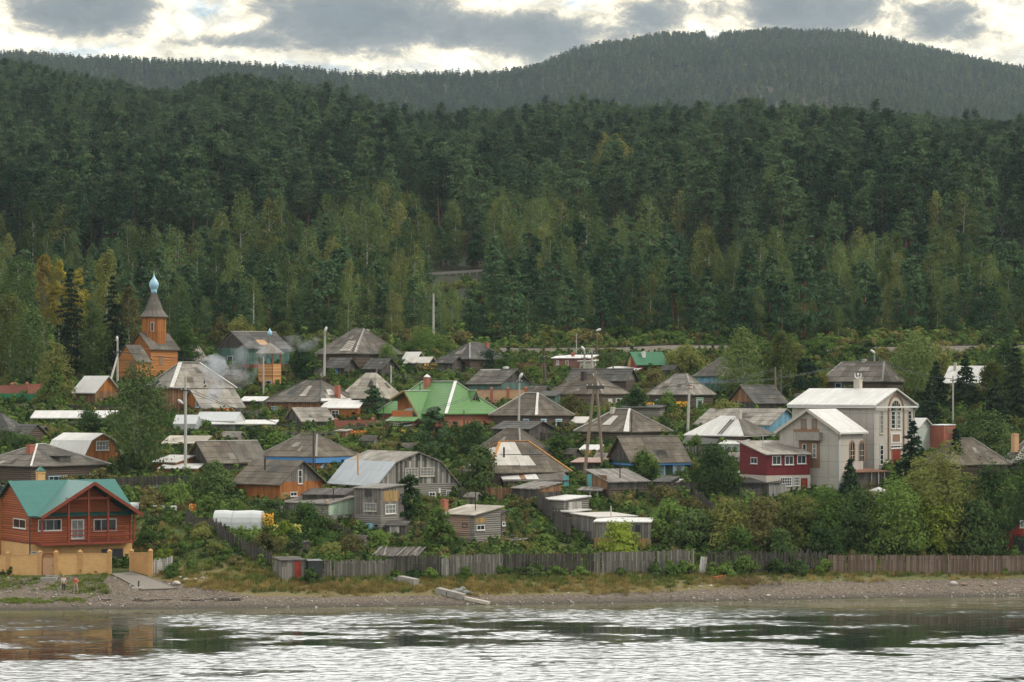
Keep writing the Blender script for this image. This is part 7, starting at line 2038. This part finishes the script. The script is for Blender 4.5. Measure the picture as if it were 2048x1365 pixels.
# ================================================================== smoke
def smoke(label, path, dens, seed):
    """a closed, bulging tube of thin air round the drifting smoke"""
    rng = np.random.default_rng(seed); n = 14; rings = []
    P3 = [P(x, y, Y) for x, y, Y, r in path]; rad = [r for *_, r in path]
    T = np.linspace(0, len(path) - 1, 4 * len(path)); v = []; f = []
    for t in T:
        i = min(int(t), len(path) - 2); k = t - i; c = P3[i].lerp(P3[i + 1], k); r = rad[i] * (1 - k) + rad[i + 1] * k
        if t == T[0] or t == T[-1]: r *= .15
        rings.append(len(v))
        d = (P3[i + 1] - P3[i]).normalized(); a = d.cross(Vector((0, 1, 0))).normalized(); b = Vector((0, 1, 0))
        for q in range(n):
            w = 2 * math.pi * q / n; rr = r * (1 + .22 * math.sin(3 * w + 2.3 * t + seed) + .15 * math.sin(2 * w - 1.7 * t))
            v.append(tuple(c - P3[0] + a * rr * math.cos(w) + b * rr * math.sin(w)))
    for i, j in zip(rings, rings[1:]):
        for q in range(n): f.append((i + q, i + (q + 1) % n, j + (q + 1) % n, j + q))
    me = bpy.data.meshes.new('chimney_smoke'); me.from_pydata(v, [], f + [tuple(range(n))[::-1], tuple(rings[-1] + q for q in range(n))])
    import bmesh
    bm = bmesh.new(); bm.from_mesh(me); bmesh.ops.recalc_face_normals(bm, faces=bm.faces); bm.to_mesh(me); bm.free()
    m = bpy.data.materials.new('smoke'); m.use_nodes = True; nt = m.node_tree; nt.nodes.clear()
    o = nd(nt, 'ShaderNodeOutputMaterial'); tc = nd(nt, 'ShaderNodeTexCoord')
    nz = noise(nt, tc.outputs['Object'], .42, 4.0, .6)
    de = mth(nt, 'MULTIPLY', nd(nt, 'ShaderNodeMapRange', i0=nz, i1=.44, i2=.72).outputs[0], dens)
    vp = nd(nt, 'ShaderNodeVolumePrincipled', Color=(.90, .94, 1.0, 1), Density=de, Anisotropy=.2)
    nt.links.new(vp.outputs[0], o.inputs['Volume']); m.cycles.volume_step_rate = .5 if hasattr(m.cycles, 'volume_step_rate') else 1
    me.materials.append(m); ob = link('chimney_smoke', me, None, P3[0]); tag(ob, label, 'smoke')


smoke('thick white smoke curling up in front of the patchy grey hip roof', [(409, 820, 350, .3), (416, 803, 350, .9), (430, 786, 350, 1.4), (438, 768, 350, 1.6), (432, 748, 350, 1.8), (424, 730, 350, 1.9), (414, 712, 350, 1.2)], 1.0, 1)
smoke('thin grey smoke drifting between the patchy grey hip roof and the bell tower', [(452, 764, 366, .8), (474, 756, 366, 1.9), (488, 740, 367, 2.2), (482, 718, 368, 2.0), (496, 702, 370, 1.5), (548, 694, 374, 1.2), (606, 688, 378, 1.2), (640, 680, 380, .6)], .24, 2)
# ================================================================== trees and shrubs of the village
FOOT = [(x, y, math.cos(-r), math.sin(-r), a, b) for x, y, r, a, b in foot]


def inside(X, Y, pad=0.3):
    for x, y, c, s, a, b in FOOT:
        dx, dy = X - x, Y - y
        if abs(dx) + abs(dy) > a + b + 3: continue
        if abs(c * dx - s * dy) < a + pad and abs(s * dx + c * dy) < b + pad: return True
    return False


LEAF = {'g': L_GREEN, 'd': L_DARK, 'o': L_OLIVE, 'y': L_YELLOW, 'b': L_BROWN, 'l': L_BRIGHT, 'r': L_ORANGE, 'B': L_BIRCH}
SEED = [500]


def shrub(label, px, yb, yt, wpx, leaf, name='bush', dens=1.0, Y=None, cat=None):
    b = hit(px, yb) if Y is None else Vector(((px - CX) / F * Y, Y, G((px - CX) / F * Y, Y)))
    m = b.y / F; h = P(px, yt, b.y).z - b.z; r = wpx * m / 2; SEED[0] += 1
    nb = int(min(90, max(14, 12 * r * h ** .5 * 1.3))); per = int(46 * dens)
    pr = bush_parts(SEED[0], h, r * .86, nb, per, .15 if h < 3.5 else .19, LEAF[leaf])
    return put_tree(pr, name, b.x, b.y, 1, R.uniform(0, .5), label, cat or ('tree' if name.endswith('tree') else 'bush'), z=b.z, tn='stem')


def tree(kind, label, px, yb, yt, wpx, leaf=None, Y=None, **kw):
    b = hit(px, yb) if Y is None else Vector(((px - CX) / F * Y, Y, G((px - CX) / F * Y, Y)))
    m = b.y / F; h = P(px, yt, b.y).z - b.z; r = wpx * m / 2; SEED[0] += 1
    if kind == 'spruce': pr = spruce_parts(SEED[0], h, r, tiers=int(10 + h * .8), size=.3); nm, cat = 'spruce_tree', 'spruce tree'
    elif kind == 'pine': pr = pine_parts(SEED[0], h, r, .12, 40, 40, .3, L_PINE2); nm, cat = 'pine_tree', 'pine tree'
    else:
        nb = int(min(120, 26 + 5 * r * h ** .5)); pr = birch_parts(SEED[0], h, r, kw.get('base', .15), nb, kw.get('per', 55), .2, LEAF[leaf or 'B'], kw.get('weep', .4), kw.get('multi', 1))
        nm, cat = ('birch_tree', 'birch tree') if kind == 'birch' else ('leafy_tree', 'tree')
    return put_tree(pr, nm, b.x, b.y, 1, R.uniform(0, 6.28), label, cat, z=b.z)


tree('birch', 'weeping birch with two white trunks in the left garden', 277, 948, 742, 132, 'd', multi=2, per=62, weep=.8, base=.2)
tree('spruce', 'large dark spruce left of the church', 142, 748, 540, 118); tree('spruce', 'narrow dark spruce just left of the church porch', 226, 745, 556, 74)
tree('birch', 'dark leafy tree at the far left edge of the wood', 35, 745, 515, 100, 'd', base=.08); tree('birch', 'orange tinted birch among dark trees far left', 88, 735, 512, 40, 'r', base=.45)
tree('birch', 'yellow birch left of the large dark spruce', 118, 735, 522, 40, 'y', base=.4); tree('birch', 'second yellow birch behind the large dark spruce', 158, 735, 536, 40, 'y', base=.4)
tree('birch', 'tall olive birch above the narrow spruce', 213, 725, 498, 62, 'o'); tree('birch', 'olive birch low at the left edge', 20, 760, 590, 90, 'o', base=.05); tree('birch', 'rusty brown birch right behind the narrow spruce', 258, 720, 572, 46, 'b'); tree('birch', 'green tree between the two spruces', 185, 755, 600, 70, 'B', base=.05); tree('birch', 'dark bushy tree behind the red brick wall far left', 62, 770, 625, 95, 'd', base=.05)
shrub('yellowish green bush tree left of the small white roofed cottage', 108, 812, 692, 82, 'o', 'bushy_tree'); shrub('green bush in front of the red brick wall', 108, 815, 742, 60, 'g', 'bushy_tree')
shrub('bright green bush right of the church tower', 372, 745, 645, 66, 'g', 'bushy_tree'); shrub('brownish bush behind the dark roofed teal house', 440, 700, 640, 50, 'b'); shrub('green bush peeping over the dark roofed teal house', 480, 698, 640, 70, 'o'); shrub('olive bush right of the dark roofed teal house', 570, 705, 652, 56, 'o')
shrub('dark bush right of the bell tower', 606, 760, 700, 64, 'd', 'bushy_tree'); shrub('green bush below the broad grey hip roof', 725, 728, 694, 50, 'g'); shrub('green bush right of the broad grey hip roof', 775, 735, 696, 60, 'g'); shrub('pale green bush at the foot of the tallest concrete pole', 850, 706, 665, 90, 'g'); shrub('round dark bush before the dark hip roof with birches', 978, 740, 699, 48, 'd'); shrub('green bush right of the dark hip roof', 1015, 752, 710, 46, 'g')
tree('pine', 'small pine in front of the beige hip roof', 746, 836, 772, 46); tree('pine', 'dark young pine before the green roofed brick house', 868, 905, 815, 62); shrub('dark rounded bush right of the young pine', 950, 905, 842, 76, 'd', 'bushy_tree')
shrub('apple tree in front of the patched white roof', 962, 985, 893, 84, 'd', 'apple_tree'); shrub('dark tree hiding the corner of the gambrel house', 818, 1045, 952, 56, 'd', 'bushy_tree'); shrub('leafy bush left of the brick chimney shed', 878, 1102, 1020, 64, 'g', 'bushy_tree')
shrub('green tree in front of the broad mossy roof', 1287, 962, 904, 68, 'g', 'bushy_tree'); shrub('big dark green tree left of the red house', 1428, 992, 893, 112, 'd', 'leafy_tree'); shrub('green bush behind the broad mossy roof', 1388, 905, 872, 40, 'g')
shrub('bright yellow green bush before the tan plank shed', 1240, 1112, 1047, 94, 'l', dens=.8)
shrub('fresh green bush right of the plank shed', 1338, 1085, 1003, 92, 'g', 'bushy_tree'); shrub('dark green bush in the middle of the right thicket', 1392, 1095, 1030, 110, 'd'); shrub('olive bush above the fresh green bush', 1330, 1010, 975, 60, 'b')
for px, yb, yt, w, l, lab in [(1455, 1102, 1010, 110, 'o', 'olive bush left in the thicket below the red house'), (1525, 1104, 1005, 120, 'b', 'brownish bush in the thicket below the bleached boards'), (1595, 1106, 1000, 120, 'o', 'yellowish bush in the thicket below the red house'), (1660, 1106, 985, 120, 'g', 'green bush in the thicket below the mansion'), (1720, 1106, 990, 110, 'd', 'dark bush in the thicket below the canopy'), (1480, 1120, 1062, 70, 'g', 'low green bush at the foot of the thicket'), (1560, 1122, 1065, 80, 'd', 'dark low bush behind the leaning fence'), (1640, 1118, 1050, 90, 'd', 'dark low bush behind the end of the leaning fence')]: shrub(lab, px, yb, yt, w, l, 'bushy_tree')
shrub('spreading green tree behind the reddish fence', 1790, 1112, 968, 150, 'g', 'leafy_tree'); shrub('tall golden green tree behind the reddish fence', 1895, 1108, 898, 150, 'o', 'leafy_tree'); shrub('dark green tree at the right edge behind the fence', 1992, 1108, 912, 130, 'd', 'leafy_tree'); shrub('bright golden bough tree in front of the dark tree', 1868, 1112, 995, 84, 'l', 'leafy_tree'); shrub('dark low tree behind the reddish fence', 1945, 1114, 1010, 130, 'd', 'leafy_tree'); shrub('golden topped tree above the others at right', 1840, 1075, 925, 110, 'y' if False else 'o', 'leafy_tree'); shrub('deep green tree cut off by the right edge', 2062, 1075, 905, 110, 'd', 'leafy_tree')
tree('spruce', 'dark spruce in front of the mansion facade', 1826, 968, 846, 84); tree('spruce', 'small spruce in front of the brown outbuilding', 1700, 1000, 922, 46); tree('spruce', 'thin spruce before the brown hip roof at right', 1912, 955, 862, 32)
tree('spruce', 'tall dark spruce before the bright white roof', 1932, 815, 714, 78); tree('spruce', 'dark spruce left of the bright white roof', 1872, 815, 728, 70); tree('spruce', 'dark spruce at the right edge', 2030, 850, 690, 90); tree('spruce', 'dark spruce right behind the mansion', 1858, 850, 770, 60); tree('spruce', 'shadowy spruce right of the bright white roof', 1990, 870, 760, 80)
tree('birch', 'olive birch right of the bright white roof', 1988, 815, 728, 70, 'o'); tree('birch', 'broad dark birch at the right edge', 2010, 800, 682, 90, 'd', base=.1); shrub('leafy green bush above the brown hip roof at right', 1976, 930, 832, 110, 'd', 'leafy_tree'); shrub('dark bush filling the gap right of the brick building', 1935, 905, 850, 60, 'd'); tree('birch', 'birch with yellowing top above the white mansion', 1832, 795, 672, 92, 'B'); tree('birch', 'pale birch left of the bright white roof', 1880, 770, 690, 60, 'o')
tree('leafy', 'tall round birch left of the dark gable roof', 1484, 800, 664, 96, 'B', base=.1); tree('birch', 'olive birch with pale trunk right of the round birch', 1562, 795, 664, 78, 'o', base=.15); tree('pine', 'dark pine right of the olive birch', 1612, 795, 712, 56); shrub('olive bush right of the dark green gable', 1368, 745, 698, 96, 'o', 'bushy_tree'); shrub('reddish brown bush above the pale hip roof', 1308, 785, 738, 56, 'b'); shrub('orange bush left of the mansion roof', 1643, 788, 752, 42, 'y'); shrub('dark bush over the grey hip roof by the lamp', 1748, 778, 716, 56, 'd')
shrub('bush before the log house with the broad brown roof', 1140, 838, 792, 60, 'b'); shrub('green bush left of the pale hip roof', 1272, 828, 780, 50, 'd'); shrub('green bush before the pale hip roof', 1335, 826, 788, 44, 'g'); shrub('bush with yellow leaves before the long beige roof', 1452, 852, 802, 72, 'o'); shrub('green shrub right of the concrete pole', 1408, 850, 822, 46, 'g'); shrub('green bush below the brown roofed log house', 1118, 920, 872, 50, 'g'); shrub('dark bush below the timber pole', 1212, 960, 925, 40, 'g')
shrub('dark bush left of the orange brown house', 430, 995, 932, 84, 'd', 'bushy_tree'); shrub('bush at the left end of the dark garden fence', 352, 1012, 970, 70, 'g'); shrub('dark bush behind the long white sheet cover', 180, 868, 822, 70, 'd'); shrub('green bush under the weeping birch', 222, 870, 828, 60, 'd'); shrub('green bush in front of the mint gable', 615, 1066, 1010, 74, 'g', 'bushy_tree'); shrub('dark bush between greenhouse and mint shed', 545, 1040, 1000, 54, 'd')
shrub('green bush above the teal roof chimney', 30, 905, 862, 80, 'd'); shrub('bush beside the gambrel house', 262, 950, 905, 50, 'd')
# bank vegetation
for px, yb, yt, w, l in [(296, 1095, 1058, 56, 'g'), (400, 1076, 1050, 70, 'o'), (325, 1128, 1104, 50, 'l'), (480, 1085, 1060, 60, 'g'), (425, 1110, 1090, 56, 'o'), (365, 1105, 1086, 46, 'g'), (470, 1132, 1114, 50, 'b'), (300, 1065, 1036, 46, 'd'), (345, 1152, 1132, 40, 'g'), (530, 1108, 1070, 60, 'b'), (570, 1080, 1045, 50, 'l'), (640, 1090, 1060, 60, 'g'), (700, 1108, 1072, 70, 'b'), (660, 1115, 1090, 60, 'o'), (760, 1105, 1065, 60, 'g'), (590, 1110, 1070, 40, 'd')]:
    shrub('weedy bush on the overgrown bank between driveway and shore sheds' if px < 560 else 'overgrown garden bush above the shore sheds', px, yb, yt, w, l)['group'] = 'weedy bushes on the bank' if px < 560 else 'garden bushes above the shore sheds'
for px, yb, yt, w in [(1010, 1150, 1132, 50), (1060, 1152, 1130, 60), (1110, 1152, 1134, 60), (1160, 1152, 1136, 50), (1310, 1152, 1128, 44), (1345, 1153, 1122, 50), (1370, 1152, 1126, 44), (830, 1158, 1138, 46), (860, 1158, 1140, 40), (790, 1160, 1144, 40), (1450, 1150, 1128, 60), (1600, 1148, 1124, 60), (1650, 1148, 1122, 40), (1490, 1150, 1118, 56), (1555, 1149, 1120, 50), (1425, 1152, 1128, 30), (930, 1158, 1136, 36), (1240, 1153, 1138, 30), (2010, 1150, 1136, 16), (620, 1168, 1140, 40)]:
    shrub('green weeds growing against the shore fence', px, yb, yt, w, R.choice('dgg'))['group'] = 'weeds along the shore fence'
# flowers
def flowers(label, px, yb, yt, w, c, n=260):
    b = hit(px, yb); m = b.y / F; rng = np.random.default_rng(px); h = max(.4, (yb - yt) * m); r = w * m / 2
    x = rng.uniform(-r, r, n); z = h * rng.uniform(.35, 1, n); y = rng.normal(0, .35, n); k = np.stack([x, y, z], 1)
    e = empty('flowering_plant', b, 0, label, 'flowers')
    link('blossoms', np_mesh('blossoms', leaf_quads(k, .09, rng, .3, np.tile([0, -1., .2], (n, 1)), .8, .9), np.arange(4 * n).reshape(-1, 4), [c]), e)
    k2 = np.stack([rng.uniform(-r, r, n), rng.normal(0, .4, n), h * rng.uniform(0, .8, n)], 1); link('leaves', np_mesh('leaves', leaf_quads(k2, .14, rng, .4), np.arange(4 * n).reshape(-1, 4), [L_GREEN]), e)


F_Y = m_plain('yellow_petals', (.70, .36, .02), .6, .2); F_O = m_plain('orange_petals', (.62, .17, .03), .6, .2); F_W = m_plain('pale_petals', (.62, .55, .48), .6, .2)
flowers('orange yellow flower bed behind the peach brick wall', 870, 744, 728, 46, F_Y); flowers('yellow flowers below the green roof church cottage', 178, 830, 816, 30, F_Y); flowers('yellow flower bed before the patchy hip roof', 440, 832, 817, 56, F_O); flowers('red and white flowers in the garden left of the green roof', 722, 880, 862, 40, F_O); flowers('yellow flowers left of the timber pole foot', 1120, 918, 903, 20, F_Y); flowers('yellow flowers between the timber pole legs', 1182, 918, 904, 24, F_Y); flowers('yellow flowers on the low shed by the log houses', 1298, 822, 806, 20, F_Y); flowers('yellow flowers right of the pale hip roof bush', 1364, 822, 804, 22, F_Y); flowers('tall yellow sunflowers beside the white greenhouse', 536, 1066, 1028, 22, F_Y); flowers('pale yellow dahlias right of the sunflowers', 575, 1075, 1050, 56, m_plain('lemon_petals', (.5, .44, .1), .6, .2)); flowers('orange flowers left of the white greenhouse', 386, 1030, 1010, 14, F_O, 90)

# garden rows: cabbages and potatoes
rng = np.random.default_rng(77)
vs = []
for k in range(520):
    px = rng.uniform(930, 1110); py = rng.uniform(1012, 1068)
    if px < 915 + (py - 1000) * .6 or px > 1070 + (py - 1020) * 1.2: continue
    b = hit(px, py)
    if inside(b.x, b.y): continue
    n = 26; a = rng.uniform(0, 6.28, n); r = .32 * np.sqrt(rng.uniform(0, 1, n)); c = np.stack([b.x + r * np.cos(a), b.y + r * np.sin(a), b.z + .1 + .25 * (1 - r / .4)], 1)
    vs.append(leaf_quads(c, .15, rng, .8))
v = np.concatenate(vs); o = link('vegetable_garden', np_mesh('vegetable_garden', v, np.arange(len(v)).reshape(-1, 4), [m_leaf('cabbage_leaves', (.06, .11, .04), (.16, .24, .10), .2, 1.0)])); tag(o, kind='stuff')

# shrubs that fill the plots between the houses
rng = np.random.default_rng(5); n = 0
ALLS = [bush_parts(700 + i, 1.7, 1.15, 22, 46, .14, LEAF[l]) for i, l in enumerate('gobogbgdo')]
tries = 0
while n < 105 and tries < 4000:
    tries += 1
    px = rng.uniform(-15, 2065); py = rng.uniform(722, 1098)
    b = hit(px, py)
    if inside(b.x, b.y, .9) or (915 < px < 1130 and 1000 < py < 1090) or (px < 320 and py > 1030): continue
    s = rng.uniform(.7, 1.35)
    if px < 560 and py > 1035: continue
    for k in range(1, 6):
        if inside(b.x * (b.y + k) / b.y, b.y + k): s = min(s, .75); break
    n += 1
    put_tree(ALLS[rng.integers(len(ALLS))], 'bush', b.x, b.y, s, rng.uniform(0, 6.28), 'leafy garden bush among the wooden houses of the village', 'bush', 'garden bushes between the houses', z=b.z, tn='stem', wide=rng.uniform(.9, 1.5))

# bushes along the foot of the wood
for k in range(64):
    px = -20 + 2090 * (k + rng.uniform(0, 1)) / 64; Y = rng.uniform(428, 446)
    X = (px - CX) / F * Y
    put_tree(ALLS[rng.integers(len(ALLS))], 'bush', X, Y, rng.uniform(.9, 1.8), rng.uniform(0, 6.28), 'leafy bush at the foot of the wooded slope behind the village', 'bush', 'bushes at the foot of the wood', tn='stem', wide=rng.uniform(.9, 1.5))

for k in range(14):
    px = 1450 + 390 * (k + rng.uniform(0, 1)) / 14; Y = rng.uniform(414, 418)
    put_tree(ALLS[rng.integers(len(ALLS))], 'bush', (px - CX) / F * Y, Y, rng.uniform(.9, 1.4), rng.uniform(0, 6.28), 'leafy bush hiding the railway bank at right', 'bush', 'bushes on the railway bank', tn='stem', wide=1.3)

for k in range(30):
    b = hit(rng.uniform(846, 982), rng.uniform(574, 650)); s = rng.uniform(.7, 1.3)
    put_tree(ALLS[(1, 3, 4, 6)[k % 4]], 'bush', b.x, b.y, s, rng.uniform(0, 6.28), 'bush in the clearing below the pale road barrier', 'bush', 'bushes below the road barrier', z=b.z, tn='stem', wide=1.4)

# dead brush
b = hit(1505, 1172); rng = np.random.default_rng(3); mb = MB()
for k in range(150):
    x = rng.normal(0, 2.0); y = rng.normal(0, .6); L = rng.uniform(.5, 1.3); a = rng.normal(0, .7)
    mb.tube([(x, y, 0), (x + L * .5 * math.sin(a), y + rng.normal(0, .2), L * .5), (x + L * math.sin(a) * 1.3, y + rng.normal(0, .3), L * .85)], [.022, .016, .006], 3, False)
o = mb.build('dead_brush', m_plain('dead_twigs', (.13, .085, .06), .9, .3), loc=b); tag(o, 'heap of dead brown brush on the shore below the leaning fence', 'brushwood')

# ---- ground cover
def tuft(seed, n, h, spread, mat, w=.03):
    r = np.random.default_rng(seed); v = []
    for k in range(n):
        x, y = r.normal(0, spread, 2); a = r.uniform(0, 6.28); l = r.uniform(.2, .6) * h; hh = h * r.uniform(.5, 1.1); c, s = math.cos(a), math.sin(a)
        v += [(x - s * w, y + c * w, 0), (x + s * w, y - c * w, 0), (x + c * l + s * w * .3, y + s * l - c * w * .3, hh), (x + c * l - s * w * .3, y + s * l + c * w * .3, hh)]
    return np_mesh('tuft', np.array(v), np.arange(4 * n).reshape(-1, 4), [mat])


def weed(seed, h, r, nb, per, size, mat):
    return bush_parts(seed, h, r, nb, per, size, mat, .05)[1]


GR = m_leaf('grass_blades', (.065, .09, .022), (.19, .215, .06), .3, 1.0); GD = m_leaf('dry_grass_blades', (.13, .105, .035), (.34, .26, .09), .3, 1.0); GB = m_leaf('fresh_grass_blades', (.08, .12, .02), (.21, .26, .055), .3, 1.0)
rng = np.random.default_rng(31)
N = 84000
Yr = 258 + (470 - 258) * rng.uniform(0, 1, N) ** 1.7; Xr = (rng.uniform(-480, 2560, N) - CX) / F * Yr
ye_ = Yeff(Xr, Yr); uu = Xr / Yr * F + CX; zz = Garr(Xr, Yr)
shore = np.interp(uu, [-90, 200, 330, 420, 520, 900, 1100, 1400, 1600, 2048], [271, 271, 268.5, 265.6, 263.2, 262.7, 262.5, 263.4, 265.6, 265.6])
patchy = lumps(Xr, Yr, .5, 33) + .6 * lumps(Xr, Yr, 1.4, 34)
kind = np.full(N, -1)
beach = ye_ < 272
left = uu < 300
prob = np.clip((ye_ - shore) / 2.0 + patchy * 1.2, 0, 1)
ok = rng.uniform(0, 1, N) < np.where(beach, prob, .95)
dry = beach & (rng.uniform(0, 1, N) < np.clip(.46 + patchy * 1.5 - (ye_ - 268) * .06, .05, .95)) & (uu > 250)
band = beach & (abs(ye_ - shore - .3) < .9 + patchy * .5)
kind = np.where(beach, np.where(dry, 1, np.where(band, 2, 0)), np.where(rng.uniform(0, 1, N) < .34, 3, np.where(patchy > .12, 2, 0)))
kind = np.where((~beach) & (patchy < -.25) & (rng.uniform(0, 1, N) < .5), 4, kind)
wallfront = left & (ye_ > 262) & (ye_ < 273)
ok = np.where(wallfront, rng.uniform(0, 1, N) < np.clip(.10 + .8 * patchy + .8 * np.exp(-((uu - 200) / 55) ** 2) + .5 * np.exp(-((uu - 30) / 60) ** 2) - np.clip((266 - ye_) / 3, 0, 1), 0, 1), ok)
bank = (uu > 255) & (uu < 560) & (ye_ > 270) & (ye_ < 296)
kind = np.where(bank & (rng.uniform(0, 1, N) < .6), np.where(patchy < -.2, 1, np.where(rng.uniform(0, 1, N) < .5, 0, 2)), kind)
kind = np.where(left & beach, np.where(patchy > -.1, 2, 0), kind)
leftband = left & (abs(ye_ - 262.6) < .7) & (uu < 170) & (rng.uniform(0, 1, N) < .8)
ok |= leftband; kind = np.where(leftband, 2, kind)
drv = (uu > 215) & (uu < 362) & (ye_ > 263.5) & (ye_ < 274) & (uu < 262 + (274 - ye_) * 11)
ok &= ~drv
keep = np.array([bool(o_) and not inside(x, y, .1) for o_, x, y in zip(ok, Xr, Yr)])
src = [tuft(1, 26, .42, .16, GR), tuft(2, 26, .42, .16, GR), tuft(3, 30, .40, .18, GD), tuft(4, 30, .34, .18, GD), tuft(5, 26, .26, .18, GB), tuft(6, 26, .3, .18, GB),
       weed(7, .75, .55, 9, 16, .12, L_GREEN), weed(8, .85, .5, 9, 16, .12, L_DARK), weed(9, .6, .6, 9, 16, .11, L_OLIVE), weed(10, .7, .55, 9, 16, .12, L_BROWN)]
base = np.array([0, 2, 4, 6, 8])[np.clip(kind, 0, 4)]; idx = base + rng.integers(0, 2, N)
scl = rng.uniform(.6, 1.35, N) * np.where(kind == 2, .8, 1) * np.interp(Yr, [290, 310, 420, 440], [1, 1.25, 1.3, 2.2])
stuff_forest('grass_and_weeds', src, Xr[keep], Yr[keep], zz[keep] - .03, idx[keep], scl[keep], rng.uniform(0, 6.28, N)[keep])

# ---- loose shingle on the beach
import bmesh
def pebble_mesh(seed, mat):
    r = random.Random(seed); bm = bmesh.new(); bmesh.ops.create_icosphere(bm, subdivisions=1, radius=.5)
    for v in bm.verts: v.co = Vector((v.co.x * r.uniform(.8, 1.2), v.co.y * r.uniform(.7, 1.0), v.co.z * .6 + .12))
    me = bpy.data.meshes.new('pebble'); bm.to_mesh(me); bm.free(); me.materials.append(mat); return me


N = 9000
Yp = 258 + 22 * rng.uniform(0, 1, N); Xp = (rng.uniform(-80, 2130, N) - CX) / F * Yp; yp = Yeff(Xp, Yp); up = Xp / Yp * F + CX
sh_ = np.interp(up, [-90, 200, 330, 420, 520, 900, 1100, 1400, 1600, 2048], [271, 271, 268.5, 265.6, 263.2, 262.7, 262.5, 263.4, 265.6, 265.6])
k = (yp > 259.6) & (yp < sh_ + .5) & (rng.uniform(0, 1, N) < .35 + .5 * lumps(Xp, Yp, .8, 91) + .4 * np.exp(-((yp - 260.6) / .5) ** 2))
stuff_forest('shingle', [pebble_mesh(1, STONE), pebble_mesh(2, STONE_D), pebble_mesh(3, MATS['grey_stone']), pebble_mesh(4, MATS['grey_stone'])], Xp[k], Yp[k], Garr(Xp[k], Yp[k]), rng.integers(0, 4, int(k.sum())), np.abs(rng.normal(.13, .09, int(k.sum()))) + .05, rng.uniform(0, 6.28, int(k.sum())))
